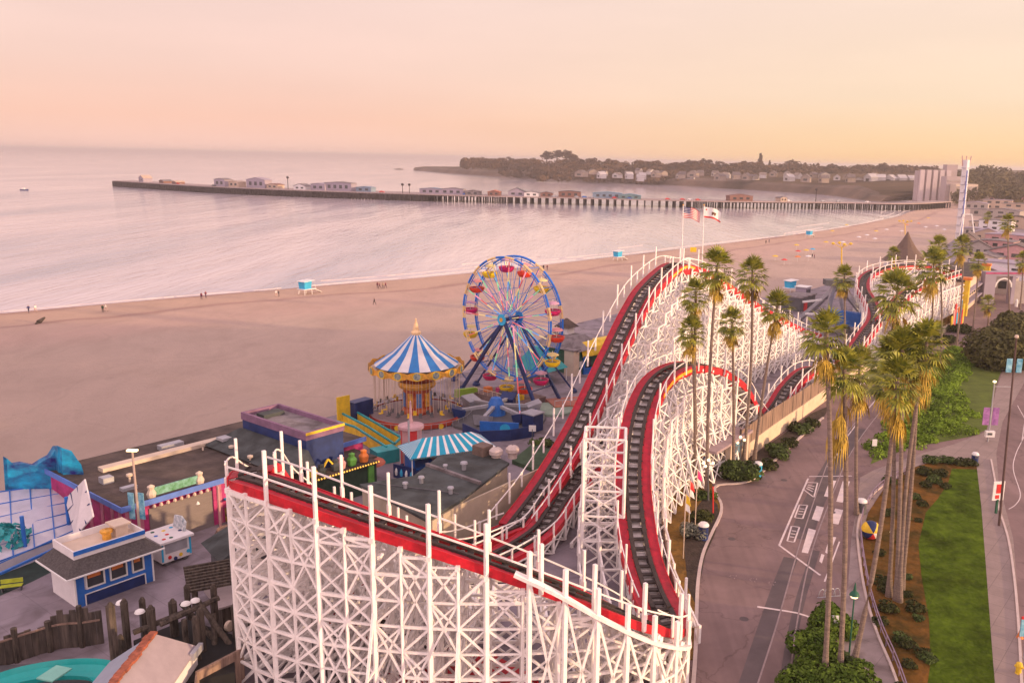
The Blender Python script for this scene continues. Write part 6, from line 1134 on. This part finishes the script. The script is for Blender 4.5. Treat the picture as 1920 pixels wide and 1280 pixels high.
# road markings
def mark(name, L, w_, z=.021, mt=M_paint, m=None):
    Pp = cr(pxs(L), .8) if len(L) > 2 else pxs(L); q = m or MB()
    for a, b_ in zip(Pp, Pp[1:]): d = (b_ - a).normalized(); s = V((d.y, -d.x, 0)) * w_ / 2; q.add([a - s + UPZ * z, b_ - s + UPZ * z, b_ + s + UPZ * z, a + s + UPZ * z], [(0, 1, 2, 3)] if True else [])
    return q if m is not None else struct(q, name, mt)
for L, w_, z in (([(1400, 1290), (1432, 1190), (1462, 1100), (1485, 1040)], 1.3, .019), ([(1470, 1290), (1484, 1200), (1502, 1120), (1530, 1030)], .8, .019), ([(1500, 1010), (1525, 945), (1550, 895), (1575, 850)], 2.2, .019), ([(1560, 880), (1580, 845), (1610, 800)], 2.4, .0185)): mark('asphalt_patch', L, w_, z, M_asph2)
for L in ([(1418, 1290), (1455, 1175), (1485, 1070), (1506, 1000), (1540, 900), (1562, 850), (1610, 785), (1690, 700), (1790, 620)], [(1478, 1290), (1494, 1170), (1513, 1070), (1533, 1000), (1568, 910), (1592, 855), (1640, 785), (1715, 700), (1805, 622)]): mark('tram_rail', L, .13, .027, M_steel)
q = MB()
for L, w_ in (([(1461, 1022), (1538, 1078)], .22), ([(1420, 1137), (1460, 1143), (1500, 1150), (1530, 1162)], .24), ([(1461, 1022), (1492, 950), (1517, 893)], .2), ([(1517, 893), (1597, 892)], .2), ([(1546, 1090), (1574, 1015)], .14), ([(1552, 875), (1577, 842)], .15), ([(1585, 823), (1606, 795)], .15), ([(1624, 770), (1650, 742)], .15), ([(1672, 722), (1700, 697)], .15), ([(1722, 678), (1750, 655)], .15)): mark('', L, w_, m=q)
def quad(c4, z=.022): q.add([G(u, v) + UPZ * z for u, v in c4], [(0, 1, 2, 3)])
quad([(1503, 1035), (1516, 990), (1530, 994), (1515, 1037)]); quad([(1522, 973), (1531, 948), (1545, 951), (1536, 977)]); quad([(1545, 930), (1556, 900), (1568, 901), (1556, 932)]); quad([(1556, 980), (1566, 953), (1581, 956), (1572, 983)]); quad([(1547, 1035), (1556, 1005), (1568, 1007), (1555, 1040)]); quad([(1568, 940), (1580, 902), (1594, 902), (1580, 942)]); quad([(1536, 1052), (1540, 1038), (1546, 1040), (1541, 1056)])
struct(q, 'road_marking', M_paint)
# three hatched boxes with worn letters: frame and glyph-like bars
q = MB()
for (a, b_, c_, d_) in (((1506, 907 + 10), (1513, 906 - 2), (1533, 905), (1526, 932)), ((1490, 970), (1499, 946), (1514, 947), (1505, 972)), ((1476, 1014), (1484, 986), (1499, 988), (1489, 1016))):
    A, B, C, D = [G(*x) + UPZ * .022 for x in (a, b_, c_, d_)]
    for p_, r_ in ((A, B), (B, C), (C, D), (D, A)): s_ = (r_ - p_).normalized(); s_ = V((s_.y, -s_.x, 0)) * .08; q.add([p_ - s_, r_ - s_, r_ + s_, p_ + s_], [(0, 1, 2, 3)])
    for f in (.3, .5, .7): x, y = A.lerp(B, f), D.lerp(C, f); x, y = x.lerp(y, .2), x.lerp(y, .8); s_ = (y - x).normalized(); s_ = V((s_.y, -s_.x, 0)) * .09; q.add([x - s_, y - s_, y + s_, x + s_], [(0, 1, 2, 3)])
struct(q, 'worn_marking', M_paint)
q = MB()
for u, v in ((1376, 1081), (1414, 1087), (1449, 1093)):
    for k_ in range(8): a = k_ * pi / 4; p = G(u, v) + V((.35 * cos(a), .3 * sin(a), .022)); s_ = V((.13 * cos(a * 1.7), .13 * sin(a * 1.7), 0)); q.add([p - s_, p + V((.05, 0, 0)), p + s_, p - V((.05, 0, 0))], [(0, 1, 2, 3)])
struct(q, 'worn_letters', mat('faded_marking', (.38, .28, .27), .9, .1, 2))
# path, sidewalk, lawns, mulch
path = [(1600, 1010), (1610, 900), (1640, 880), (1720, 850), (1780, 832), (1850, 808), (1870, 700), (1905, 640), (1960, 600), (1990, 600), (1950, 700), (1895, 760), (1868, 850), (1872, 900), (1905, 1010), (1935, 1400), (1870, 1400), (1858, 1200), (1845, 1030), (1830, 890), (1780, 860), (1730, 870), (1665, 905), (1640, 945), (1625, 1010)]
def slabz(name, L, z, mt): q = MB(); P_ = pxs(L, z); q.sheet(P_, z); return struct(q, name, mt)
slabz('sidewalk', [(1600, 1000), (1612, 905), (1612, 905 - 10), (1640, 880), (1720, 852), (1790, 832), (1850, 808), (1868, 730), (1895, 650), (1930, 600), (1975, 600), (1930, 700), (1880, 790), (1868, 850), (1872, 900), (1900, 1010), (1932, 1400), (1868, 1400), (1852, 1150), (1836, 950), (1829, 880), (1790, 862), (1730, 868), (1668, 900), (1640, 940), (1622, 1000)], .03, M_side)
slabz('path', [(1596, 1010), (1605, 960), (1622, 950), (1620, 1000), (1622, 1050), (1640, 1130), (1670, 1200), (1720, 1320), (1600, 1400), (1500, 1330), (1560, 1200), (1590, 1100)], .026, mat('path_concrete', (.31, .245, .24), .9, .14, .4, joints=(3, .03, .75), stain=.3, detail=8))
lawn = [(1832, 880), (1840, 950), (1850, 1080), (1862, 1240), (1878, 1420), (1720, 1420), (1745, 1240), (1742, 1160), (1728, 1080), (1722, 1020), (1736, 960), (1758, 935), (1778, 905), (1785, 878)]
slabz('lawn', lawn, .05, M_lawn)
slabz('mulch_bed', [(1785, 878), (1778, 905), (1758, 935), (1736, 960), (1722, 1020), (1728, 1080), (1742, 1160), (1745, 1240), (1720, 1420), (1700, 1330), (1640, 1180), (1618, 1080), (1614, 1010), (1628, 960), (1660, 912), (1700, 880), (1760, 862), (1830, 866), (1832, 880)], .045, M_mulch)
slabz('upper_lawn', [(1820, 818), (1850, 805), (1868, 720), (1900, 640), (1850, 655), (1830, 660), (1790, 650), (1760, 690), (1640, 850), (1632, 870), (1700, 840)], .04, mat('upper_lawn_grass', (.085, .12, .012), .95, .3, .35, bump=.5, detail=8))
# ivy bank: soil mound plus leaves
rr = random.Random(31); q = MB(); iv = [(1640, 865), (1820, 816), (1835, 790), (1795, 740), (1810, 700), (1822, 672), (1790, 655), (1755, 668), (1720, 720), (1660, 800), (1630, 840)]
P_ = pxs(iv); cen = sum(P_, V()) / len(P_)
def inside(p, poly):
    c = False; n = len(poly)
    for i in range(n):
        a, b_ = poly[i], poly[(i + 1) % n]
        if (a.y > p.y) != (b_.y > p.y) and p.x < (b_.x - a.x) * (p.y - a.y) / (b_.y - a.y) + a.x: c = not c
    return c
x0, x1 = min(p.x for p in P_), max(p.x for p in P_); y0, y1 = min(p.y for p in P_), max(p.y for p in P_)
bumps = []
while len(bumps) < 190:
    p = V((rr.uniform(x0, x1), rr.uniform(y0, y1), 0))
    if inside(p, P_): bumps.append(p)
for p in bumps: leaf_blob(q, p + UPZ * .25, (rr.uniform(.9, 1.6), rr.uniform(.9, 1.6), rr.uniform(.5, 1.0)), 230, .17, rr)
tag(q.build('ivy_bank', M_ivy), 'billowing bright green ivy bank between the street and the upper lawn', 'ivy', kind='stuff')
# shrubs
shr = {}
def shrub(u, v, rx, rz_, mt, label, n=420, size=.16, group=None):
    key = (mt.name, n, size); c = G(u, v, 0)
    if key in shr: o = dup(shr[key], c, rnd.uniform(0, 6), label); o.scale = (rx, rx, rz_)
    else:
        o = thing('shrub', label, 'shrub', c); q = MB()
        for j in range(7): a = j * .9; leaf_blob(q, (.5 * cos(a) * (j > 0), .5 * sin(a) * (j > 0), .45 + .12 * (j % 3)), (.5, .5, .45), n // 7, size, random.Random(j + n))
        w_ = q.build('leaves', mt); w_.parent = o; s_ = MB(); s_.tube([(0, 0, -.05), (0, 0, .5)], [.07, .03], 5); s2 = s_.build('stem', M_bark); s2.parent = o; shr[key] = o; o.scale = (rx, rx, rz_)
    if group: o['group'] = group
    return o
sb = [(1668, 905, 1.2), (1735, 890, 1.4), (1762, 892, 1.2), (1750, 905, 1.3), (1772, 915, .9), (1735, 912, 1.0), (1715, 935, .9), (1728, 948, .9), (1665, 965, 1.0), (1700, 975, .7), (1722, 978, .6), (1648, 1040, .8), (1690, 1020, .8), (1655, 1095, 1.1), (1662, 1110, 1.1), (1700, 1085, .7), (1700, 1118, .7), (1716, 1145, 1.2), (1722, 1162, .7), (1665, 1145, 1.2), (1650, 1170, .9), (1690, 1202, 1.0), (1702, 1212, 1.0), (1730, 1230, .9), (1740, 1240, .9), (1705, 1250, .8), (1695, 1300, 1.0), (1745, 868, 1.4), (1800, 872, 1.3), (1820, 872, 1.2), (1775, 868, 1.3), (1640, 1000, .7)]
for i, (u, v, r) in enumerate(sb):
    loc = 'at the top of the mulch bed' if v < 925 else 'in the mulch bed beside the upper palm trunks' if v < 1000 else 'in the mulch bed left of the lawn middle' if v < 1130 else 'in the lowest stretch of the mulch bed'
    sz = 'small' if r < .85 else 'medium' if r < 1.15 else 'large'
    shrub(u, v, r * .78, r * .6, M_leafd if i % 3 else M_leaf, '%s %s shrub %s' % (sz, 'dull olive' if i % 3 else 'mid green', loc), group='shrubs ' + loc + ', ' + sz + (' olive' if i % 3 else ' green'))
def bigbush(u, v, rad, h, mt, label, n=3500, size=.22, seed=1, name='bush', lobes=12):
    c = G(u, v, 0); q = MB(); r2 = random.Random(seed); o = thing(name, label, 'bush', c)
    for j in range(lobes): a = r2.uniform(0, 6.3); d = r2.uniform(0, .75) * rad; leaf_blob(q, c + V((d * cos(a), d * sin(a), h * r2.uniform(.35, .65))), (rad * .45, rad * .45, h * .42), n // lobes, size, r2)
    q.build('leaves', mt, o); s_ = MB(); s_.tube([c, c + UPZ * h * .6], [.2, .08], 6); s_.build('stem', M_bark, o)
bigbush(1548, 1190, 2.2, 2.2, M_leafg, 'round green bush, topmost of the cluster at the palm feet', 4200, .16, 2)
bigbush(1530, 1235, 2.3, 2.2, M_leafg, 'round green bush in the middle of the cluster at the palm feet', 4200, .16, 3)
bigbush(1512, 1296, 2.6, 2.0, M_leafg, 'round green bush at the bottom left of the palm feet cluster', 4200, .16, 4)
bigbush(1600, 1300, 2.2, 1.8, M_leafg, 'round bright bush at the bottom right of the palm feet cluster', 3500, .16, 5)
bigbush(1582, 1262, 1.3, 1.6, M_leaf, 'small dark bush between the lower palm trunks', 1600, .15, 6)
M_hedge = mat('hedge_leaves', (.05, .055, .015), .8, .5, .5, col2=(.14, .13, .03))
bigbush(1868, 688, 6.5, 7.0, M_hedge, 'large rounded dark hedge mass above the upper lawn', 9000, .4, 7, lobes=30)
bigbush(1905, 640, 6.0, 6.0, M_hedge, 'olive bush mass behind the large dark hedge at the right edge', 6000, .4, 8, lobes=20)
bigbush(1798, 622, 3.2, 1.6, M_leafd, 'low dark shrub bed below the mural panels', 1500, .3, 9)
bigbush(1765, 642, 3.0, 1.6, M_leafd, 'low dark shrub bed below the far coaster wall', 1500, .3, 10)
bigbush(1388, 900, 2.6, 2.2, M_leaf, 'dark green bush beside the blue bin at the coaster entrance', 2600, .22, 11)
bigbush(1320, 975, 1.6, .9, M_leafd, 'low shrub beside the navy and white bin', 900, .15, 12)
bigbush(1297, 1010, 1.3, 1.4, mat('silvery_leaves', (.14, .15, .12), .8, .4, 1.5, col2=(.26, .27, .22)), 'silvery round bush left of the navy and white bin', 1300, .12, 13)
bigbush(1318, 935, 1.5, .8, M_leaf, 'low green ground shrub at the three palm trunks by the entrance', 900, .16, 14)
for i, (u, v) in enumerate([(1440, 880), (1462, 858), (1480, 838), (1505, 812), (1522, 800), (1455, 848), (1490, 808)]): shrub(u, v, 1.2 + .3 * (i % 2), 1.1, M_leaf if i % 2 else M_leafd, ['dark shrub nearest the blue bin along the cream wall', 'green shrub along the cream wall, second from the bin', 'dark shrub mid way along the cream wall', 'green shrub past mid way along the cream wall', 'dark shrub farthest along the cream wall', 'green shrub close against the cream wall', 'dark shrub close against the far cream wall'][i])
# palms
def frond_fan(mb, base, dirv, L_, rad, rr, droop, mi=0, nseg=9, spread=1.25):
    d = dirv.normalized(); side = d.cross(UPZ)
    if side.length < .1: side = V((1, 0, 0))
    side.normalize(); nn = side.cross(d).normalized(); tip = base + d * L_ - UPZ * droop * .25 * L_
    mb.add([base - side * .03, base + side * .03, tip + side * .02, tip - side * .02], [(0, 1, 2, 3)], mi)
    for j in range(nseg):
        a = (j / (nseg - 1) - .5) * 2 * spread + rr.uniform(-.05, .05); dd = (d * cos(a) + side * sin(a)); r = rad * (1 - .22 * abs(a) / spread) * rr.uniform(.9, 1.1); w_ = rad * .062
        ss = (side * cos(a) - d * sin(a)) * w_; mid = tip + dd * r * .6 + nn * .05 - UPZ * droop * r * .12; end = tip + dd * r - UPZ * (droop * r * .38 + .06)
        mb.add([tip, mid + ss + nn * .04, end, mid - ss], [(0, 1, 2, 3)], mi)
crown = []
for k_ in range(3):
    rr = random.Random(60 + k_); g_, dr = MB(), MB()
    for i in range(38):
        f = (i + .5) / 38; el = R_(82 - 120 * f ** .9) + rr.uniform(-.12, .12); az = i * 2.4 + rr.uniform(-.3, .3); d = V((cos(el) * cos(az), cos(el) * sin(az), sin(el)))
        frond_fan(g_, V((0, 0, -.5 * f)), d, rr.uniform(.7, 1.05), rr.uniform(1.0, 1.35), rr, .12 + f * .6, nseg=11)
    for i in range(17): el = R_(rr.uniform(-78, -38)); az = rr.uniform(0, 6.3); d = V((cos(el) * cos(az), cos(el) * sin(az), sin(el))); frond_fan(dr, V((0, 0, -.5 - .7 * rr.random())), d, rr.uniform(.5, .9), rr.uniform(.65, .9), rr, 1.4, nseg=7, spread=.9)
    crown.append((g_, dr))
gm = [None] * 3
def palm(bu, bv, cu, cv, wpx, label, lean=1, k_=None, skirt=False, group=None, Y=None):
    b_ = G(bu, bv, 0) if Y is None else None
    if Y is not None: b_ = PD(bu, bv, Y); b_.z = 0
    tp = PD(cu, cv, b_.y); k_ = rnd.randrange(3) if k_ is None else k_; dist = (tp - V((0, 0, CAMH))).length; s = (wpx * dist / FPX) / 3.3
    t = thing('palm_tree', label, 'palm tree', b_, group)
    q = MB(); n = 9; pts = []; bow = V((rnd.uniform(-.5, .5), rnd.uniform(-.4, .4), 0))
    for i in range(n + 1): f = i / n; pts.append(b_.lerp(tp, f) + bow * sin(pi * f) * .9 + V((0, 0, 0)))
    q.tube([p for p in pts], [.33 if i == 0 else .195 - .05 * i / n for i in range(n + 1)], 9); q.build('trunk', M_trunk, t)
    for j, nm, mt in ((0, 'fronds', M_frond), (1, 'dry_fronds', M_dry)):
        if gm[k_] is None: gm[k_] = [None, None]
        if gm[k_][j] is None: o = crown[k_][j].build(nm, mt); gm[k_][j] = o
        else: o = gm[k_][j].copy(); COL.objects.link(o)
        o.parent = t; o.location = tp - b_; o.rotation_euler.z = rnd.uniform(0, 6.3); o.scale = (s, s, s * (1.0 if j == 0 else (2.3 if 'shaggy' in label else rnd.uniform(1.2, 1.5) if skirt else 1.15)))
    return t
P5 = [(1325, 930, 1345, 497, 70, 'tallest palm in front of the coaster crest'), (1309, 908, 1305, 548, 56, 'palm left of the tallest one, before the coaster crest'), (1302, 915, 1297, 618, 56, 'shortest palm of the trio before the second hill'),
      (1393, 872, 1411, 510, 62, 'tall palm second to the right of the tallest crest palm'), (1375, 890, 1373, 602, 54, 'palm with low crown over the right side of the second hill'), (1414, 862, 1458, 572, 60, 'leaning palm before the lift hill'),
      (1583, 700, 1583, 518, 42, 'small palm in front of the far pendulum ride'), (1545, 1282, 1549, 622, 88, 'left palm of the street cluster with a clean trunk down to the bushes'), (1574, 1272, 1583, 692, 84, 'palm of the street cluster with a shaggy dry skirt'), (1606, 965, 1612, 690, 84, 'palm standing at the path edge behind the street cluster'),
      (1596, 1262, 1683, 708, 90, 'strongly leaning palm rooted among the lower bushes'), (1666, 1118, 1672, 676, 92, 'left palm of the mulch bed group'), (1680, 1125, 1692, 655, 92, 'middle palm of the mulch bed group'), (1686, 1128, 1738, 640, 84, 'right leaning palm of the mulch bed group'), (1690, 1105, 1722, 668, 78, 'slender palm on the right of the mulch bed group'),
      (1672, 800, 1683, 545, 82, 'big crowned palm in front of the far coaster turn'), (1742, 712, 1751, 495, 62, 'tall palm over the far coaster wall'), (1763, 692, 1760, 461, 38, 'small palm behind the tall palm at the far coaster wall'), (1792, 655, 1805, 458, 36, 'thin palm before the drop tower foot'), (1821, 640, 1835, 489, 30, 'thin palm before the cream arcade hall'), (1893, 588, 1890, 415, 28, 'very tall thin palm at the town street'),
      (1912, 580, 1918, 485, 26, 'palm cut by the right edge of the photo'), (1852, 612, 1853, 566, 26, 'short young palm in the street'), (1677, 560, 1676, 474, 24, 'tiny palm in front of the brown cone roof'), (1852, 440, 1852, 404, 14, 'tiny palm right of the drop tower')]
for i, a in enumerate(P5): palm(*a, skirt=7 <= i <= 15)
# bins, lamps, poles, signs
def bin_(u, v, mt, label, h=1.3, w_=.8, cap=M_post):
    c = G(u, v, 0); t = thing('litter_bin', label, 'bin', c); q = MB(); q.lathe(c, [(w_ * .5, 0), (w_ * .52, .1), (w_ * .52, h), (.05, h)], 14); q.build('body', mt, t); q = MB(); q.lathe(c, [(w_ * .56, h), (w_ * .56, h + .12), (w_ * .4, h + .3), (.03, h + .34)], 14); q.build('lid', cap, t); q = MB(); q.box(c + V((0, -w_ * .5, h * .82)), (.35, .1, .2)); q.build('slot', M_grey, t)
bin_(1318, 1012, M_navy, 'navy and white bin by the left kerb bend', 1.5, .95); bin_(1420, 893, M_cyan, 'blue bin at the street corner below the cream wall', 1.5, .95); bin_(1614, 962, M_grey, 'black bin with white lid at the path edge', 1.3, 1.0); bin_(1827, 868, M_navy, 'navy bin at the top corner of the lower lawn', 1.1, .8); bin_(1875, 926, M_lgrey, 'small grey bin beside the right sidewalk kerb', .8, .6)
for i, (bu, bv, tu, tv, mt, lb) in enumerate([(1281, 1048, 1286, 925, M_yel, 'yellow and white pennant flag, nearest of three by the kerb bed'), (1291, 1000, 1294, 900, M_redp, 'red and white pennant flag, middle of three by the kerb bed'), (1303, 990, 1308, 880, mat('hot_pink', (.7, .03, .2), .6, .1, 1), 'pink pennant flag, farthest of three by the kerb bed')]):
    c = G(bu, bv, 0); tp = PD(tu, tv, c.y); t = thing('pennant_pole', lb, 'flag', c); q = MB(); q.tube([c, tp], .05, 6); q.build('pole', M_stucco, t)
    for j, m_ in enumerate((mt, M_post)):
        q = MB(); z0 = .0 + j * .7
        q.add([tp - UPZ * z0 + V((.0, 0, 0)), tp - UPZ * (z0 + .9) + V((.02, 0, 0)), tp - UPZ * (z0 + 1.3) + V((.55, .1, 0)), tp - UPZ * (z0 + .45) + V((.35, .2, 0)), tp - UPZ * (z0 + .9) + V((.02, .03, 0)), tp - UPZ * (z0 + 1.3) + V((.55, .13, 0))], [(0, 1, 2, 3), (3, 5, 4, 0)]); q.build('cloth', m_, t)
c = G(1337, 963, 0); t = thing('red_marker_post', 'slim red marker post in the kerb bed by the palm trunks', 'post', c); q = MB(); q.tube([c, PD(1337, 915, c.y)], .08, 7); q.build('post', M_redp, t)
q = MB(); q.lathe(PD(1337, 914, c.y), [(.12, 0), (.09, .12), (.01, .16)], 8); q.build('cap', M_redp, t)
for u, v, tv, lb in ((1328, 940, 872, 'black lamp post with a cluster of lit globes at the coaster entrance'), (1388, 880, 828, 'black lamp post with a cluster of lit globes behind the palm trunks')):
    c = G(u, v, 0); tp = PD(u, tv, c.y); t = thing('globe_lamp', lb, 'street lamp', c); q = MB(); q.tube([c, tp], [.12, .07], 8); q.build('pole', M_grey, t); q = MB(); q.beam(tp - V((.6, 0, 0)), tp + V((.6, 0, 0)), .07); q.build('arm', M_grey, t)
    for dx, dz in ((-.5, .25), (.5, .25), (0, .6), (-.3, -.1)): q = MB(); q.lathe(tp + V((dx, 0, dz)), [(.02, -.17), (.12, -.12), (.17, 0), (.12, .12), (.02, .17)], 10); q.build('globe', M_lamp, t, smooth=True)
c = G(1630, 1235, 0); p = PD(1602, 1115, c.y); c = V((p.x, p.y, 0)); t = thing('street_lamp', 'dark bell shaded street lamp glowing over the path', 'street lamp', c); q = MB(); q.tube([c, p + UPZ * .5], [.07, .05], 8); q.build('pole', M_dgrn, t); q = MB(); q.lathe(p, [(.38, 0), (.3, .18), (.12, .35), (.08, .7), (.02, 1.0)], 14); q.build('shade', M_dgrn, t); q = MB(); q.lathe(p, [(.02, -.26), (.24, -.18), (.34, 0), (.3, .03)], 14); q.build('globe', M_lamp, t, smooth=True)
c = G(1852, 828, 0); tp = PD(1865, 716, c.y); t = thing('banner_lamp', 'grey street lamp with two purple banners and a lit head above the lawn', 'street lamp', c); q = MB(); q.tube([c, tp], [.11, .08], 8); q.build('pole', M_lgrey, t); q = MB(); q.lathe(tp, [(.05, -.1), (.25, 0), (.2, .16), (.02, .22)], 10); q.build('lamp_head', M_lamp, t, smooth=True); q = MB(); q.beam(tp - UPZ * .6, tp + V((2.6, .4, -.7)), .07); q.build('arm', M_lgrey, t)
for s in (-1, 1): q = MB(); q.box(c.lerp(tp, .42) + V((s * .62, -.05, .1)), (.85, .07, 2.4)); q.build('banner', mat('purple_banner', (.28, .10, .36), .7, .3, 1.5, col2=(.48, .22, .5)), t)
q = MB(); q.box(c.lerp(tp, .14) + V((.1, -.1, 0)), (1.2, .5, .8)); q.build('signal_box', M_post, t); q = MB(); q.box(c.lerp(tp, .14) + V((.0, -.38, .05)), (.6, .08, .3)); q.build('signal_face', M_grey, t)
c = G(1873, 985, 0); tp = PD(1906, 634, c.y); t = thing('utility_pole', 'tall thin brown pole with two blue banners at the right road', 'pole', c); q = MB(); q.tube([c, tp], [.13, .08], 8); q.build('pole', mat('dark_brown_pole', (.10, .06, .055), .8, .2, 1), t)
for s in (-1, 1): q = MB(); q.box(c.lerp(tp, .86) + V((s * .5, -.05, 0)), (.55, .07, 1.4)); q.build('banner', MATS['blue_banner'], t)
q = MB(); q.lathe(tp, [(.1, 0), (.22, .1), (.18, .3), (.02, .36)], 8); q.build('cap', M_stucco, t)
k = O('red_sign', 'white sign with a red figure on a dark post by the right sidewalk', 'sign', G(1867, 962, 0), a=R_(80)); k.boxes('post', M_dgrn, [(-.1, .1, -.1, .1, 0, 1.6)]); k.boxes('board', M_post, [(-.06, .06, -.65, .65, 1.5, 3.6)]); k.boxes('red_mark', M_redp, [(.06, .09, -.3, .35, 2.3, 3.3), (.06, .09, -.35, .1, 1.7, 2.1)])
k = O('road_sign', 'blue and white sign with red top at the bottom right edge', 'sign', G(1920, 1235, 0), a=R_(85)); k.boxes('post', M_lgrey, [(-.05, .05, -.05, .05, 0, 2.6)]); k.boxes('board', MATS['blue_banner'], [(-.05, .05, -.6, .8, 1.9, 3.3)]); k.boxes('top_strip', M_redp, [(-.05, .06, -.6, .8, 3.3, 3.5)])
k = O('yellow_hydrant', 'yellow hydrant at the bottom right corner kerb', 'hydrant', G(1909, 1262, 0)); q = MB(); q.lathe(k.o, [(.26, 0), (.2, .08), (.2, .6), (.26, .65), (.2, .85), (.03, .95)], 12); q.build('body', M_yel, k.t); q = MB(); q.tube([k.p(-.3, 0, .55), k.p(.3, 0, .55)], .09, 8); q.build('outlet', M_yel, k.t)
c = G(1912, 1195, 0); q = MB(); q.lathe(c, [(.3, 0), (.22, .1), (.05, .75)], 10); tag(q.build('traffic_cone', M_org, loc=c), 'orange cone by the blue and white sign at the right edge', 'cone')
# beach ball sculpture and small sign in the beds
c = G(1631, 1010, 0); t = thing('beach_ball_sculpture', 'big yellow and blue beach ball behind the path railing', 'sculpture', c)
for i, mt in enumerate((M_yel, M_navy, M_yel, M_navy, M_redp, M_post)):
    q = MB(); n_ = 8; R0s = .95
    for j in range(n_):
        t0, t1 = -pi / 2 + pi * j / n_, -pi / 2 + pi * (j + 1) / n_
        for s_ in range(3):
            a0, a1 = (i + s_ / 3) * pi / 3, (i + (s_ + 1) / 3) * pi / 3; f = lambda a, t_: c + V((R0s * cos(t_) * cos(a), R0s * sin(t_) * .9, .95 + R0s * cos(t_) * sin(a))); q.add([f(a0, t0), f(a1, t0), f(a1, t1), f(a0, t1)], [(0, 1, 2, 3)])
    q.build('gore', mt, t)
c = G(1669, 1030, 0); t = thing('garden_lamp', 'small white globe lamp between the mulch bed palm trunks', 'lamp', c); q = MB(); q.tube([c, c + UPZ * 1.6], .06, 6); q.build('pole', M_post, t); q = MB(); q.lathe(c + UPZ * 1.8, [(.02, -.2), (.2, 0), (.02, .2)], 9); q.build('globe', M_lamp, t)
for u, v, lb in ((1638, 838, 'small white square sign on the ivy corner'), (1562, 1185, 'small white sign on the topmost green bush')):
    c = G(u, v + 14, 0); t = thing('small_sign', lb, 'sign', c); q = MB(); q.tube([c, c + UPZ * 1.2], .04, 5); q.build('post', M_grey, t); q = MB(); q.box(c + V((0, 0, 1.6)), (.6, .06, .9)); q.build('board', M_post, t)
# railings along the curved path
t = thing('path_railing', 'curved metal railing in two rails along the path and mulch bed', 'railing', G(1640, 1100, 0)); RL = cr(pxs([(1706, 1330), (1680, 1255), (1650, 1185), (1628, 1110), (1615, 1030), (1614, 985), (1626, 950), (1652, 918), (1700, 888)]), 1.0)
q = MB()
for o_ in (.55, 1.0):
    for a, b_ in zip(RL, RL[1:]): q.beam(a + UPZ * o_, b_ + UPZ * o_, .07)
q.build('rail', mat('mauve_rail', (.30, .22, .32), .4, .2, 1, metal=.4), t)
for a in RL[::2]: q = MB(); q.beam(a, a + UPZ * 1.02, .07); q.build('post', MATS['mauve_rail'], t)
q = MB()
for a, b_ in zip(RL, RL[1:]): q.beam(a + UPZ * .1 + V((-.3, 0, 0)), b_ + UPZ * .1 + V((-.3, 0, 0)), .2, .2)
q.build('kerb', M_kerb, t)
q = MB()
for L in ([(1858, 862), (1866, 905), (1872, 950), (1890, 1010), (1901, 1080), (1910, 1180), (1916, 1300)],):
    for a, b_ in zip(*(lambda x: (x, x[1:]))(cr(pxs(L), 1))): q.beam(a + UPZ * .07, b_ + UPZ * .07, .2, .14)
struct(q, 'sidewalk_kerb', M_kerb)
mark('lane_line', [(1908, 760), (1925, 800), (1905, 850), (1900, 880), (1913, 925), (1905, 945), (1890, 955)], .1, .024)
mark('lane_line', [(1980, 700), (1930, 770), (1915, 830)], .1, .024)
c = G(45, 357, -.3); t = thing('boat', 'tiny dark motorboat alone on the sea at the left edge', 'boat', c); q = MB(); q.hexa([c + V((-3, -.8, -.2)), c + V((2, -.8, -.2)), c + V((3.6, 0, -.2)), c + V((2, .8, -.2)), c + V((-3, .8, -.2))], [c + V((-3.2, -1.1, .9)), c + V((2.2, -1.1, .9)), c + V((4.4, 0, 1.2)), c + V((2.2, 1.1, .9)), c + V((-3.2, 1.1, .9))]); q.build('hull', M_navy, t); q = MB(); q.box(c + V((-.3, 0, 1.5)), (2, 1.5, 1.2)); q.build('cabin', M_post, t)
c = G(1556, 1120, 0); t = thing('bike_rack', 'bent metal bike rack at the path edge above the topmost green bush', 'bike rack', c)
for i in range(4): q = MB(); p = c + V((i * .45 - .7, i * .1, 0)); q.tube([p + V((.32 * cos(a * pi / 8), .1 * cos(a * pi / 8), .75 * sin(a * pi / 8))) for a in range(9)], .035, 6); q.build('hoop', M_lgrey, t)
q = MB(); q.beam(c + V((-1.1, -.1, .03)), c + V((1.0, .35, .03)), .08, .06); q.build('base', M_lgrey, t)
q = MB(); rr = random.Random(3)
for u, v in ((1372, 1010), (1395, 1160), (1560, 960), (1470, 900)):
    p = G(u, v); pts = [p + V((.38 * cos(a * pi / 8), .38 * sin(a * pi / 8), 0)) for a in range(16)]; q.sheet(pts, .0235)
struct(q, 'manhole_cover', M_asph2)
# extra street things at the far end
for i, (u, v, lb) in enumerate([(1848, 590, 'dark figure-like post at the gateway arch'), (1905, 575, 'white post at the right end of the gateway')]):
    c = G(u, v, 0); t = thing('bollard', lb, 'bollard', c); q = MB(); q.lathe(c, [(.4, 0), (.4, 1.6), (.2, 2), (.02, 2.1)], 10); q.build('post', M_grey if i == 0 else M_post, t)
# ------------------------------------------------------------------ evening haze
hm = bpy.data.materials.new('haze_air'); hm.use_nodes = True; t = hm.node_tree; t.nodes.clear(); o = N('ShaderNodeOutputMaterial', t); v_ = N('ShaderNodeVolumePrincipled', t); v_.inputs['Color'].default_value = (1, .93, .95, 1); v_.inputs['Density'].default_value = HAZE = .00018; v_.inputs['Anisotropy'].default_value = .35; t.links.new(v_.outputs[0], o.inputs['Volume'])
if HAZE:
    q = MB(); q.box((0, 10600, 20), (41000, 23000, 70)); hz_o = q.build('haze', hm); tag(hz_o, kind='stuff', label='thin pink evening haze over the bay', cat='haze')
for o in bpy.data.objects:
    if '_b' in o: del o['_b']
